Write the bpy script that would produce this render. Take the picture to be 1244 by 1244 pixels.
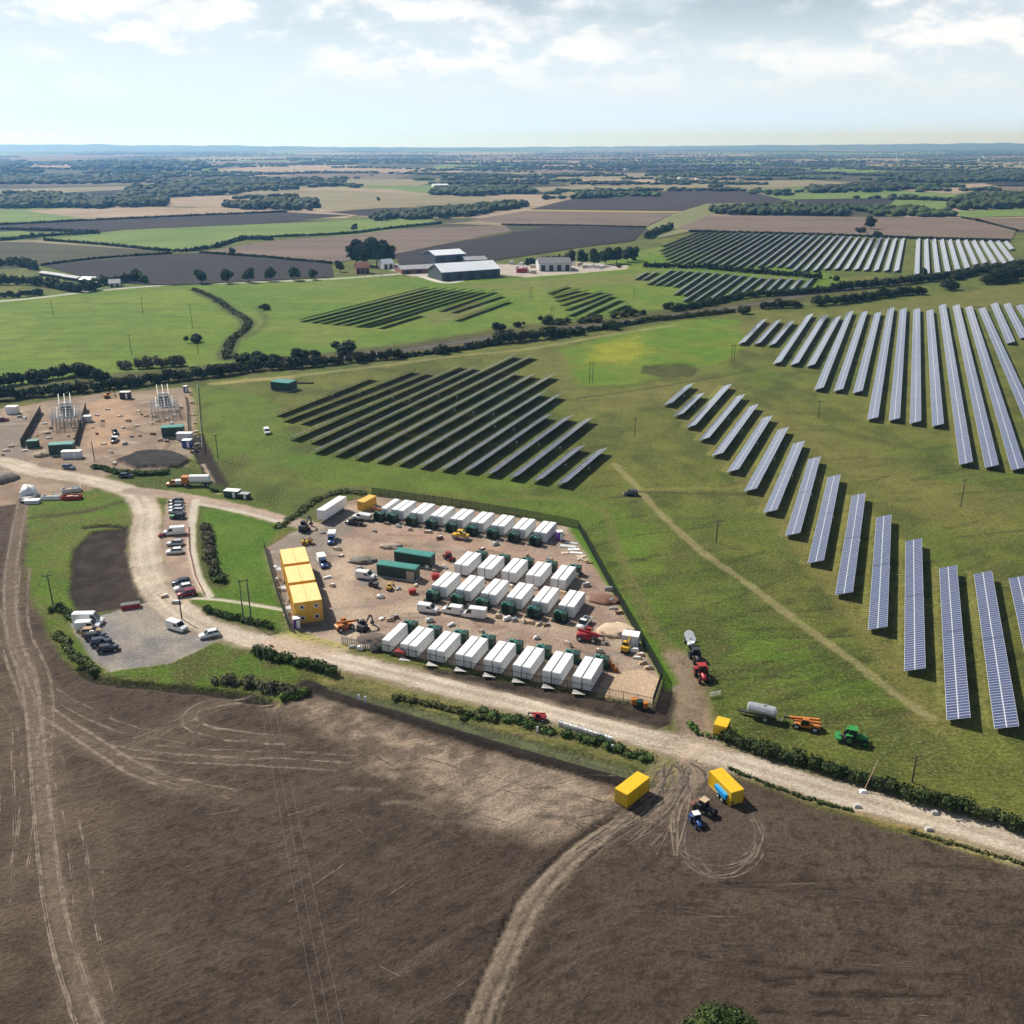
import bpy, math, random
import numpy as np
from mathutils import Vector, Matrix
random.seed(7); rng = np.random.default_rng(7)
scene = bpy.context.scene
COL = scene.collection
R = math.radians
for o in list(bpy.data.objects): bpy.data.objects.remove(o)

# ------------------------------------------------------------------ camera
CAM_H = 98.0; FPX = 1150.0; HORIZON = 174.0; SZ = 1244.0
PITCH = math.atan((SZ/2-HORIZON)/FPX)
cam = bpy.data.cameras.new('camera'); camo = bpy.data.objects.new('camera', cam); COL.objects.link(camo)
camo.location = (0, 0, CAM_H); camo.rotation_euler = (math.pi/2-PITCH, 0, 0)
cam.sensor_fit = 'HORIZONTAL'; cam.sensor_width = 36.0; cam.lens = 36.0*FPX/SZ
cam.clip_start = 1.0; cam.clip_end = 120000.0
scene.camera = camo

# ------------------------------------------------------------------ view transform
scene.view_settings.view_transform = 'Standard'; scene.view_settings.look = 'None'
scene.view_settings.exposure = 0.38; scene.view_settings.gamma = 1.0
scene.view_settings.use_curve_mapping = False
scene.render.engine = 'CYCLES'
scene.cycles.max_bounces = 6; scene.cycles.volume_bounces = 1
scene.cycles.transparent_max_bounces = 8

# ------------------------------------------------------------------ sun and sky
SUN_AZ = 133.0      # compass heading of the shadows, clockwise from +Y
SUN_EL = 43.0
sd = bpy.data.lights.new('sun', 'SUN'); sd.energy = 5.0; sd.angle = R(0.53); sd.color = (1.0, 0.95, 0.87)
so = bpy.data.objects.new('sun', sd); COL.objects.link(so)
shx, shy = math.sin(R(SUN_AZ)), math.cos(R(SUN_AZ))
dirv = Vector((shx*math.cos(R(SUN_EL)), shy*math.cos(R(SUN_EL)), -math.sin(R(SUN_EL))))
so.rotation_euler = dirv.to_track_quat('-Z', 'Y').to_euler(); so.location = (-300, 300, 400)

def N(nt, typ, **kw):
    n = nt.nodes.new(typ)
    for k, v in kw.items():
        if k in n.inputs.keys() if isinstance(k, str) else False: n.inputs[k].default_value = v
        else: setattr(n, k, v)
    return n
def L(nt, a, b): nt.links.new(a, b)
def mathn(nt, op, a, b=None, c=None, clamp=False):
    n = nt.nodes.new('ShaderNodeMath'); n.operation = op; n.use_clamp = clamp
    for i, x in enumerate((a, b, c)):
        if x is None: continue
        if isinstance(x, (int, float)): n.inputs[i].default_value = x
        else: nt.links.new(x, n.inputs[i])
    return n.outputs[0]
def mixc(nt, fac, a, b, blend='MIX'):
    n = nt.nodes.new('ShaderNodeMix'); n.data_type = 'RGBA'; n.blend_type = blend
    for s, x in ((n.inputs[0], fac), (n.inputs[6], a), (n.inputs[7], b)):
        if isinstance(x, (int, float)): s.default_value = x
        elif isinstance(x, tuple): s.default_value = (*x[:3], 1)
        else: nt.links.new(x, s)
    return n.outputs[2]
def maprange(nt, v, a, b, c=0.0, d=1.0, smooth=True):
    n = nt.nodes.new('ShaderNodeMapRange'); n.interpolation_type = 'SMOOTHSTEP' if smooth else 'LINEAR'
    nt.links.new(v, n.inputs[0])
    for i, x in enumerate((a, b, c, d)): n.inputs[i+1].default_value = x
    return n.outputs[0]

world = bpy.data.worlds.new('World'); scene.world = world; world.use_nodes = True
wt = world.node_tree; wt.nodes.clear()
sky = wt.nodes.new('ShaderNodeTexSky'); sky.sky_type = 'NISHITA'; sky.sun_disc = False
sky.sun_elevation = R(SUN_EL); sky.sun_rotation = math.atan2(-shx, -shy) % (2*math.pi)
sky.altitude = 100; sky.air_density = 1.0; sky.dust_density = 1.5; sky.ozone_density = 1.0
tc = wt.nodes.new('ShaderNodeTexCoord'); sp = wt.nodes.new('ShaderNodeSeparateXYZ'); L(wt, tc.outputs['Generated'], sp.inputs[0])
def cloudnoise(dz, sx, sz_, scale, detail, rough):
    cb = wt.nodes.new('ShaderNodeCombineXYZ')
    L(wt, mathn(wt, 'MULTIPLY', sp.outputs[0], sx), cb.inputs[0]); L(wt, mathn(wt, 'MULTIPLY', sp.outputs[1], sx), cb.inputs[1])
    L(wt, mathn(wt, 'MULTIPLY_ADD', sp.outputs[2], sz_, dz), cb.inputs[2])
    n = wt.nodes.new('ShaderNodeTexNoise'); n.inputs['Scale'].default_value = scale
    n.inputs['Detail'].default_value = detail; n.inputs['Roughness'].default_value = rough
    L(wt, cb.outputs[0], n.inputs['Vector']); return n.outputs['Fac']
CZ = 7.91
n1 = cloudnoise(CZ, 1.0, 2.3, 7.5, 9, 0.58); n2 = cloudnoise(CZ+0.035, 1.0, 2.3, 7.5, 9, 0.58)
big = cloudnoise(CZ+5.0, 1.0, 2.6, 2.6, 2, 0.5)
el = sp.outputs[2]
cov = mathn(wt, 'ADD', n1, mathn(wt, 'MULTIPLY', mathn(wt, 'SUBTRACT', big, 0.5), 0.55))
cmask = maprange(wt, cov, 0.40, 0.60)
cmask = mathn(wt, 'MULTIPLY', mathn(wt, 'MULTIPLY', cmask, maprange(wt, el, 0.03, 0.085)), maprange(wt, el, 0.13, 0.32, 1.0, 0.16))
lit = maprange(wt, mathn(wt, 'SUBTRACT', n1, n2), -0.045, 0.055)
ccol = mixc(wt, lit, (0.70, 0.79, 0.87), (0.99, 0.99, 0.99))
haze_fac = mathn(wt, 'SUBTRACT', 1.0, maprange(wt, el, 0.05, 0.18))
base = wt.nodes.new('ShaderNodeBackground'); L(wt, sky.outputs[0], base.inputs[0]); base.inputs[1].default_value = 0.05
hz = wt.nodes.new('ShaderNodeBackground'); L(wt, mixc(wt, maprange(wt, el, 0.0, 0.05), (0.62, 0.86, 1.34), (0.66, 0.77, 0.86)), hz.inputs[0]); hz.inputs[1].default_value = 1.0
mx = wt.nodes.new('ShaderNodeMixShader'); L(wt, mathn(wt, 'MULTIPLY', haze_fac, 0.88), mx.inputs[0]); L(wt, base.outputs[0], mx.inputs[1]); L(wt, hz.outputs[0], mx.inputs[2])
cl = wt.nodes.new('ShaderNodeBackground'); L(wt, ccol, cl.inputs[0]); cl.inputs[1].default_value = 0.86
mx2 = wt.nodes.new('ShaderNodeMixShader'); L(wt, mathn(wt, 'MULTIPLY', cmask, 0.80), mx2.inputs[0]); L(wt, mx.outputs[0], mx2.inputs[1]); L(wt, cl.outputs[0], mx2.inputs[2])
wo = wt.nodes.new('ShaderNodeOutputWorld'); L(wt, mx2.outputs[0], wo.inputs[0])
HAZE_DENSITY = 8.8e-5; HAZE_COLOR = (0.21, 0.50, 1.0)

# ------------------------------------------------------------------ survey: picture point -> point on the ground
def G(px, py, z=0.0):
    u = (px-SZ/2)/FPX; v = (SZ/2-py)/FPX
    dx, dy, dz = u, math.cos(PITCH)+v*math.sin(PITCH), -math.sin(PITCH)+v*math.cos(PITCH)
    t = (z-CAM_H)/dz
    return (dx*t, dy*t)
def head(p0, p1):
    a, b = G(*p0), G(*p1); return math.atan2(b[1]-a[1], b[0]-a[0])
def mid(p0, p1):
    a, b = G(*p0), G(*p1); return ((a[0]+b[0])/2, (a[1]+b[1])/2)

# ------------------------------------------------------------------ materials
MATS = {}
def mat(name, color, rough=0.7, metal=0.0, var=0.0, vscale=3.0, bump=0.0, bscale=8.0, spec=0.5, dirt=0.0):
    if name in MATS: return MATS[name]
    m = bpy.data.materials.new(name); m.use_nodes = True; nt = m.node_tree
    b = nt.nodes['Principled BSDF']; b.inputs['Roughness'].default_value = rough; b.inputs['Metallic'].default_value = metal
    b.inputs['Base Color'].default_value = (*color, 1); b.inputs['Specular IOR Level'].default_value = spec
    if var or bump or dirt:
        tcn = nt.nodes.new('ShaderNodeTexCoord'); src = tcn.outputs['Object']
        if var:
            nz = nt.nodes.new('ShaderNodeTexNoise'); nz.inputs['Scale'].default_value = vscale; nz.inputs['Detail'].default_value = 5
            L(nt, src, nz.inputs['Vector'])
            f = maprange(nt, nz.outputs['Fac'], 0.3, 0.7, 1-var, 1+var)
            hv = nt.nodes.new('ShaderNodeHueSaturation'); hv.inputs['Color'].default_value = (*color, 1); L(nt, f, hv.inputs['Value'])
            L(nt, hv.outputs[0], b.inputs['Base Color'])
            if dirt:
                n2_ = nt.nodes.new('ShaderNodeTexNoise'); n2_.inputs['Scale'].default_value = 1.3; n2_.inputs['Detail'].default_value = 8; n2_.inputs['Roughness'].default_value = .7
                L(nt, src, n2_.inputs['Vector'])
                L(nt, mixc(nt, maprange(nt, n2_.outputs['Fac'], .52, .75, 0, dirt), hv.outputs[0], (0.20, 0.15, 0.10)), b.inputs['Base Color'])
        if bump:
            nb = nt.nodes.new('ShaderNodeTexNoise'); nb.inputs['Scale'].default_value = bscale; nb.inputs['Detail'].default_value = 6
            L(nt, src, nb.inputs['Vector'])
            bp = nt.nodes.new('ShaderNodeBump'); bp.inputs['Strength'].default_value = bump; bp.inputs['Distance'].default_value = 0.1
            L(nt, nb.outputs['Fac'], bp.inputs['Height']); L(nt, bp.outputs[0], b.inputs['Normal'])
    MATS[name] = m; return m

WHITE = mat('white_paint', (0.84, 0.84, 0.83), 0.45, var=.05, vscale=1.5, dirt=.18)
WHITE2 = mat('white_door_paint', (0.74, 0.75, 0.75), 0.5, var=.06, vscale=2.0, dirt=.2)
SEAM = mat('seam_rubber', (0.10, 0.10, 0.11), 0.8)
DGREEN = mat('dark_green_paint', (0.012, 0.045, 0.028), 0.4, var=.2, vscale=2.5)
TEALROOF = mat('teal_roof_paint', (0.035, 0.21, 0.17), 0.45, var=.12, vscale=1.0, dirt=.2)
GKIOSK = mat('kiosk_green_paint', (0.012, 0.050, 0.036), 0.5, var=.15)
BEIGE = mat('beige_door_paint', (0.42, 0.36, 0.27), 0.6, var=.06)
YELLOW = mat('yellow_paint', (0.72, 0.44, 0.012), 0.42, var=.06, vscale=1.2, dirt=.12)
AMBER = mat('amber_cabin_paint', (0.70, 0.40, 0.05), 0.5, var=.05, vscale=1.0, dirt=.12)
AMBERROOF = mat('amber_roof_paint', (0.82, 0.58, 0.22), 0.5, var=.06, vscale=1.0, dirt=.15)
BLACK = mat('black_rubber', (0.015, 0.015, 0.016), 0.85)
DARK = mat('dark_steel', (0.035, 0.036, 0.04), 0.55, metal=.2)
GREY = mat('grey_steel', (0.30, 0.31, 0.32), 0.5, metal=.3, var=.1)
GALV = mat('galvanised_steel', (0.52, 0.53, 0.54), 0.42, metal=.6, var=.1)
LIGHTGREY = mat('light_grey_paint', (0.56, 0.57, 0.58), 0.5, var=.06)
CONC = mat('pale_concrete', (0.46, 0.44, 0.41), 0.9, var=.12, vscale=1.0, bump=.3)
GLASS = mat('vehicle_glass', (0.012, 0.016, 0.02), 0.08)
LAMPW = mat('headlamp_lens', (0.75, 0.75, 0.72), 0.15)
LAMPR = mat('tail_lamp_lens', (0.40, 0.01, 0.01), 0.2)
RED = mat('red_paint', (0.34, 0.018, 0.022), 0.45, var=.12, dirt=.6)
ORANGE = mat('orange_paint', (0.46, 0.15, 0.02), 0.5, var=.12, dirt=.6)
TRACTORGREEN = mat('bright_green_paint', (0.025, 0.23, 0.045), 0.45, var=.1, dirt=.5)
BLUE = mat('blue_paint', (0.02, 0.07, 0.26), 0.4, var=.08)
SKYBLUE = mat('sky_blue_paint', (0.01, 0.30, 0.68), 0.4, var=.08)
PURPLE = mat('violet_plastic', (0.09, 0.03, 0.26), 0.5)
WOODP = mat('weathered_pole_timber', (0.085, 0.070, 0.055), 0.9, var=.2, vscale=1.0)
TIMBER = mat('pale_timber', (0.45, 0.33, 0.21), 0.85, var=.2)
CERAMIC = mat('brown_ceramic', (0.12, 0.06, 0.045), 0.3)
PLANTY = mat('plant_yellow_paint', (0.55, 0.33, 0.02), 0.5, var=.12, dirt=.7)
SILVERT = mat('tanker_silver', (0.60, 0.61, 0.62), 0.34, metal=.6, var=.12, dirt=.4)
RUST = mat('rusty_steel', (0.16, 0.075, 0.045), 0.85, var=.25)
TAN = mat('sheet_tan', (0.55, 0.45, 0.34), 0.8, var=.12)
SHEETW = mat('white_sheet', (0.78, 0.78, 0.76), 0.6, var=.06)
ROOFWHITE = mat('pale_roof_sheeting', (0.72, 0.76, 0.80), 0.5, var=.05, vscale=.2)
ROOFGREY = mat('grey_roof_sheeting', (0.25, 0.25, 0.27), 0.7, var=.14, vscale=.25)
ROOFDARK = mat('dark_roof_sheeting', (0.13, 0.13, 0.14), 0.7, var=.14, vscale=.25)
WALLDARK = mat('dark_cladding', (0.06, 0.075, 0.09), 0.7, var=.1, vscale=.3)
WALLBRICK = mat('red_brick_wall', (0.24, 0.10, 0.07), 0.9, var=.15, vscale=.6)
ROOFRED = mat('red_tile_roof', (0.26, 0.10, 0.07), 0.85, var=.18, vscale=.6)
WIRE = mat('aluminium_wire', (0.26, 0.25, 0.24), 0.5, metal=.3)
FENCEG = mat('fence_dark_green', (0.014, 0.028, 0.020), 0.6)
ALU = mat('aluminium_frame', (0.66, 0.67, 0.69), 0.35, metal=.5)

def pvglass():
    m = bpy.data.materials.new('photovoltaic_glass'); m.use_nodes = True; nt = m.node_tree; b = nt.nodes['Principled BSDF']
    tcn = nt.nodes.new('ShaderNodeTexCoord'); oi = nt.nodes.new('ShaderNodeObjectInfo')
    nz = nt.nodes.new('ShaderNodeTexNoise'); nz.inputs['Scale'].default_value = .35; L(nt, tcn.outputs['Object'], nz.inputs['Vector'])
    f = mathn(nt, 'ADD', mathn(nt, 'MULTIPLY', nz.outputs['Fac'], .5), mathn(nt, 'MULTIPLY', oi.outputs['Random'], .35))
    L(nt, mixc(nt, f, (0.042, 0.055, 0.115), (0.075, 0.088, 0.165)), b.inputs['Base Color'])
    b.inputs['Roughness'].default_value = .16; b.inputs['Specular IOR Level'].default_value = .6
    b.inputs['Coat Weight'].default_value = .3; b.inputs['Coat Roughness'].default_value = .05
    return m
PV = pvglass()
PVBACK = mat('panel_backsheet', (0.022, 0.022, 0.025), .7)  # backsheet colour darkened to deepen the shade under the tables

def leafmat(name, c1, c2, scale=.5):
    m = bpy.data.materials.new(name); m.use_nodes = True; nt = m.node_tree; b = nt.nodes['Principled BSDF']
    geo = nt.nodes.new('ShaderNodeNewGeometry'); oi = nt.nodes.new('ShaderNodeObjectInfo')
    nz = nt.nodes.new('ShaderNodeTexNoise'); nz.inputs['Scale'].default_value = scale; nz.inputs['Detail'].default_value = 3
    L(nt, geo.outputs['Position'], nz.inputs['Vector'])
    f = mathn(nt, 'ADD', maprange(nt, nz.outputs['Fac'], .3, .7, 0, .55), mathn(nt, 'MULTIPLY', geo.outputs['Random Per Island'], .45), clamp=True)
    col = mixc(nt, f, c1, c2)
    hs = nt.nodes.new('ShaderNodeHueSaturation'); L(nt, col, hs.inputs['Color'])
    L(nt, maprange(nt, oi.outputs['Random'], 0, 1, .82, 1.2, False), hs.inputs['Value'])
    L(nt, maprange(nt, oi.outputs['Random'], 0, 1, .485, .515, False), hs.inputs['Hue'])
    L(nt, hs.outputs[0], b.inputs['Base Color']); b.inputs['Roughness'].default_value = .85; b.inputs['Specular IOR Level'].default_value = .2
    MATS[name] = m; return m
LEAF = leafmat('leaf_green', (0.022, 0.042, 0.012), (0.070, 0.105, 0.026))
LEAFD = leafmat('leaf_dark', (0.013, 0.024, 0.009), (0.062, 0.082, 0.026))
LEAFO = leafmat('leaf_olive', (0.050, 0.060, 0.020), (0.120, 0.130, 0.045))
LEAFB = leafmat('leaf_bright', (0.045, 0.085, 0.014), (0.105, 0.165, 0.030))
LEAFR = leafmat('dry_scrub', (0.045, 0.046, 0.024), (0.135, 0.120, 0.075))
BARK = mat('bark', (0.055, 0.042, 0.032), .9, var=.2)

# ------------------------------------------------------------------ mesh builder
class MB:
    def __init__(s): s.v = []; s.f = []; s.mi = []; s.mats = []
    def m(s, mt):
        if mt not in s.mats: s.mats.append(mt)
        return s.mats.index(mt)
    def add(s, vs, fs, mt):
        b = len(s.v); i = s.m(mt); s.v += [tuple(p) for p in vs]
        for f in fs: s.f.append([b+k for k in f]); s.mi.append(i)
        return s
    def box(s, c, size, mt, rz=0.0, taper=(1, 1), ry=0.0, top=None):
        hx, hy, hz = size[0]/2, size[1]/2, size[2]/2; vs = []
        for z in (-hz, hz):
            kx, ky = taper if z > 0 else (1, 1)
            for x, y in ((-hx, -hy), (hx, -hy), (hx, hy), (-hx, hy)): vs.append(Vector((x*kx, y*ky, z)))
        if ry: vs = [Matrix.Rotation(ry, 3, 'Y') @ p for p in vs]
        if rz: vs = [Matrix.Rotation(rz, 3, 'Z') @ p for p in vs]
        vs = [(p[0]+c[0], p[1]+c[1], p[2]+c[2]) for p in vs]
        s.add(vs, [(3, 2, 1, 0), (0, 1, 5, 4), (1, 2, 6, 5), (2, 3, 7, 6), (3, 0, 4, 7)], mt)
        b = len(s.v)-8; s.f.append([b+4, b+5, b+6, b+7]); s.mi.append(s.m(top or mt)); return s
    def cyl(s, p0, p1, r0, mt, r1=None, n=10, caps=True):
        r1 = r0 if r1 is None else r1; p0, p1 = Vector(p0), Vector(p1); d = (p1-p0).normalized()
        a = d.orthogonal().normalized(); b_ = d.cross(a); vs = []
        for p, r in ((p0, r0), (p1, r1)):
            for i in range(n):
                t = 2*math.pi*i/n; vs.append(p+a*(r*math.cos(t))+b_*(r*math.sin(t)))
        fs = [(i, (i+1) % n, n+(i+1) % n, n+i) for i in range(n)]
        if caps: fs += [tuple(range(n-1, -1, -1)), tuple(range(n, 2*n))]
        return s.add(vs, fs, mt)
    def prism(s, prof, y0, y1, mt, k0=1.0, k1=1.0):
        n = len(prof); vs = [(x, y0, z) for x, z in prof]+[(x, y1, z) for x, z in prof]
        fs = [(i, n+i, n+(i+1) % n, (i+1) % n) for i in range(n)]+[tuple(range(n)), tuple(range(2*n-1, n-1, -1))]
        return s.add(vs, fs, mt)
    def tube(s, pts, r, mt, n=5):
        for a, b in zip(pts[:-1], pts[1:]): s.cyl(a, b, r, mt, n=n)
        return s
    def mesh(s, name, smooth=False):
        me = bpy.data.meshes.new(name); me.from_pydata(s.v, [], s.f)
        for mt in s.mats: me.materials.append(mt)
        me.polygons.foreach_set('material_index', s.mi)
        if smooth: me.polygons.foreach_set('use_smooth', [True]*len(s.f))
        me.update(); return me
    def obj(s, name, parent=None, smooth=False): return link(name, s.mesh(name, smooth), parent)
def link(name, me, parent=None):
    o = bpy.data.objects.new(name, me); COL.objects.link(o)
    if parent: o.parent = parent
    return o
LABELS = {}
def tag(o, label=None, cat=None, group=None, kind=None):
    if label:
        o['label'] = label; LABELS.setdefault(label, []).append(group)
    if cat: o['category'] = cat
    if group: o['group'] = group
    if kind: o['kind'] = kind
    return o
def thing(name, label, cat, loc=(0, 0, 0), rz=0.0, group=None):
    o = bpy.data.objects.new(name, None); COL.objects.link(o); o.empty_display_size = .5
    o.location = (loc[0], loc[1], loc[2] if len(loc) > 2 else 0.0); o.rotation_euler = (0, 0, rz)
    return tag(o, label, cat, group)
KIDS = {}
def kid(o, parent):
    KIDS.setdefault(parent.name, []).append(o); return o
def part(mb, name, parent, smooth=False, label=None, kind=None):
    o = mb.obj(name, parent, smooth)
    if label: o['label'] = label
    if kind: o['kind'] = kind
    return kid(o, parent)
def partm(name, me, parent, loc=(0, 0, 0), rot=(0, 0, 0), kind=None):
    o = link(name, me, parent); o.location = loc; o.rotation_euler = rot
    if kind: o['kind'] = kind
    return kid(o, parent)
def clone(root, loc, rz, label, group=None, scale=None):
    def rec(o, parent):
        c = o.copy(); COL.objects.link(c)
        if parent: c.parent = parent; KIDS.setdefault(parent.name, []).append(c)
        for ch in KIDS.get(o.name, []): rec(ch, c)
        return c
    r = rec(root, None); r.location = (loc[0], loc[1], loc[2] if len(loc) > 2 else 0.0); r.rotation_euler = (0, 0, rz)
    if scale: r.scale = scale if isinstance(scale, tuple) else (scale,)*3
    if 'group' in r.keys(): del r['group']
    return tag(r, label, None, group)
ORD = ['first', 'second', 'third', 'fourth', 'fifth', 'sixth', 'seventh', 'eighth', 'ninth', 'tenth', 'eleventh', 'twelfth', 'thirteenth', 'fourteenth', 'fifteenth', 'sixteenth', 'seventeenth', 'eighteenth', 'nineteenth', 'twentieth']
def ordn(i):
    if i < 20: return ORD[i]
    t, u = divmod(i+1, 10); w = {2: 'twent', 3: 'thirt', 4: 'fort', 5: 'fift', 6: 'sixt', 7: 'sevent'}[t]
    return w+'ieth' if u == 0 else w+'y-'+ORD[u-1]
# ------------------------------------------------------------------ ground sheet
def axis_lines(start, segs):
    out = [start]; x = start
    for end, s0, s1 in segs:
        n0 = x
        while x < end-1e-6:
            t = (x-n0)/(end-n0); x += s0*(s1/s0)**t; out.append(min(x, end))
        x = end
    return np.unique(np.array(out))
half = axis_lines(0, [(98, .52, .52), (420, .52, 2.2), (1500, 2.2, 30), (16000, 30, 2500)])
XS = np.concatenate([-half[:0:-1], half])
YS = np.concatenate([np.arange(-300, 60, 30.0), axis_lines(60, [(205, .46, .46), (720, .46, 3.4), (1500, 3.4, 25), (26000, 25, 2500)])])
NX, NY = len(XS), len(YS)
TAB = rng.random((257, 257)); TAB[256] = TAB[0]; TAB[:, 256] = TAB[:, 0]
def vnoise(x, y):
    xi = np.floor(x).astype(int); yi = np.floor(y).astype(int); fx = x-xi; fy = y-yi
    fx = fx*fx*(3-2*fx); fy = fy*fy*(3-2*fy); xi &= 255; yi &= 255
    return (TAB[yi, xi]*(1-fx)+TAB[yi, xi+1]*fx)*(1-fy)+(TAB[yi+1, xi]*(1-fx)+TAB[yi+1, xi+1]*fx)*fy
def fbm(x, y, oct=4, rough=.55):
    t = 0; a = 1; n = 0
    for i in range(oct): t = t+a*vnoise(x*2**i+17.3*i, y*2**i+9.1*i); n += a; a *= rough
    return t/n
GX, GY = np.meshgrid(XS, YS)
Z = np.zeros((NY, NX)); COLR = np.zeros((NY, NX, 3)); REG = np.zeros((NY, NX), np.int16)
GR = np.ones((NY, NX)); RG = np.ones((NY, NX))*.5      # grass weight, roughness weight of the relief
REGN = ['ground']
def reg(name):
    if name not in REGN: REGN.append(name)
    return REGN.index(name)
EDGE = None
def edge_noise(sl, scale=4.0): return fbm(GX[sl]/scale, GY[sl]/scale, 4)-.5
def clip_slice(pts, pad):
    p = np.array(pts); x0, y0 = p.min(0)-pad; x1, y1 = p.max(0)+pad
    i0, i1 = np.searchsorted(XS, [x0, x1]); j0, j1 = np.searchsorted(YS, [y0, y1])
    return (slice(max(0, j0-1), min(NY, j1+1)), slice(max(0, i0-1), min(NX, i1+1)))
def segdist(X, Y, pts, closed=False):
    d = np.full(X.shape, 1e9); tt = np.zeros(X.shape); acc = 0.0
    seq = list(zip(pts[:-1], pts[1:]))+([(pts[-1], pts[0])] if closed else [])
    for (ax, ay), (bx, by) in seq:
        vx, vy = bx-ax, by-ay; l2 = vx*vx+vy*vy+1e-9
        t = np.clip(((X-ax)*vx+(Y-ay)*vy)/l2, 0, 1)
        q = np.hypot(X-ax-t*vx, Y-ay-t*vy); k = q < d
        d = np.where(k, q, d); tt = np.where(k, acc+t*math.sqrt(l2), tt); acc += math.sqrt(l2)
    return d, tt
def smooth(x): x = np.clip(x, 0, 1); return x*x*(3-2*x)
def W(px): return [G(*p) for p in px]
def poly_sd(pts, soft, amp, scale=4.0):
    sl = clip_slice(pts, soft+amp+2); X, Y = GX[sl], GY[sl]; ins = np.zeros(X.shape, bool)
    for (ax, ay), (bx, by) in zip(pts, pts[1:]+pts[:1]):
        c = (ay > Y) != (by > Y)
        ins ^= c & (X < (bx-ax)*(Y-ay)/(by-ay+1e-12)+ax)
    d, _ = segdist(X, Y, pts, True); s = np.where(ins, d, -d)
    if amp: s = s+edge_noise(sl, scale)*2*amp
    return sl, s
def paint(sl, m, color, region=None, grass=None, rough=None, dz=None):
    m3 = m[..., None]; COLR[sl] = COLR[sl]*(1-m3)+np.array(color)*m3 if not isinstance(color, np.ndarray) else COLR[sl]*(1-m3)+color*m3
    if region is not None: REG[sl] = np.where(m > .5, reg(region), REG[sl])
    if grass is not None: GR[sl] = GR[sl]*(1-m)+grass*m
    if rough is not None: RG[sl] = RG[sl]*(1-m)+rough*m
    if dz is not None: Z[sl] = Z[sl]*(1-m)+(dz if np.isscalar(dz) else dz)*m
def poly(px, color, region=None, soft=.8, amp=.8, scale=4.0, grass=None, rough=None, dz=None, alpha=1.0, var=None, world=False):
    sl, s = poly_sd(px if world else W(px), soft, amp, scale); m = smooth(s/(2*soft)+.5)*alpha
    c = color
    if var is not None:
        c2, vs = var; f = smooth((fbm(GX[sl]/vs, GY[sl]/vs, 4)-.34)/.32)[..., None]
        c = np.array(color)*(1-f)+np.array(c2)*f
    paint(sl, m, c, region, grass, rough, dz)
def resample(pts, step=3.0):
    p = np.array(pts, float); out = []          # smooth Catmull-Rom line
    for i in range(len(p)-1):
        p0, p1, p2, p3 = p[max(i-1, 0)], p[i], p[i+1], p[min(i+2, len(p)-1)]
        n = max(2, int(np.hypot(*(p2-p1))/step))
        for k in range(n):
            t = k/n; out.append(tuple(.5*((2*p1)+(-p0+p2)*t+(2*p0-5*p1+4*p2-p3)*t*t+(-p0+3*p1-3*p2+p3)*t**3)))
    return out+[tuple(p[-1])]
def stroke(px, width, color, region=None, soft=.5, amp=.3, scale=3.0, grass=None, rough=None, dz=None, alpha=1.0, var=None, world=False, ruts=None):
    pts = resample(px if world else W(px)); hw = width/2
    sl = clip_slice(pts, hw+soft+amp+2); d, t = segdist(GX[sl], GY[sl], pts)
    s = hw-d
    if amp: s = s+edge_noise(sl, scale)*2*amp
    m = smooth(s/(2*soft)+.5)*alpha
    c = np.broadcast_to(np.array(color), m.shape+(3,))
    if var is not None:
        c2, vs = var; f = smooth((fbm(t/(vs*4), d/vs*2, 4)*.5+fbm(GX[sl]/vs, GY[sl]/vs, 4)*.5-.34)/.32)[..., None]
        c = c*(1-f)+np.array(c2)*f
    if ruts is not None:
        off, rc, rw, ra = ruts; f = (smooth(1-np.abs(d-off)/rw)*ra*(.6+.8*fbm(t/9, d*0+3, 3)))[..., None]
        c = c*(1-f)+np.array(rc)*f
    paint(sl, m, c, region, grass, rough, None)
    if dz is not None: Z[sl] += m*dz

GRASS = (0.122, 0.168, 0.036); OLIVE = (0.178, 0.175, 0.058); LUSH = (0.075, 0.140, 0.022); STRAW = (0.26, 0.215, 0.125)
SOIL = (0.146, 0.105, 0.075); SOILD = (0.103, 0.076, 0.057); SOILL = (0.205, 0.160, 0.118)
ROAD = (0.52, 0.44, 0.345); ROADD = (0.40, 0.325, 0.245); HARD = (0.35, 0.265, 0.19); HARDP = (0.375, 0.295, 0.22); GREYG = (0.235, 0.22, 0.21)
# base cover: rough grass, olive and green in patches
f = smooth((fbm(GX/38, GY/38, 4)-.30)/.28); f2 = smooth((fbm(GX/9+40, GY/14, 4)-.42)/.25); f3 = smooth((fbm(GX/3.1+9, GY/3.7, 3)-.42)/.22)
COLR[:] = np.array(GRASS)
COLR += (np.array(OLIVE)-COLR)*(f*.9)[..., None]
COLR += (np.array((0.065, 0.085, 0.026))-COLR)*(f2*.55)[..., None]
COLR += (np.array((0.155, 0.150, 0.068))-COLR)*(f3*.35)[..., None]
Z += (fbm(GX/6, GY/6, 3)-.5)*.10*(np.hypot(GX, GY-250) < 700)
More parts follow.
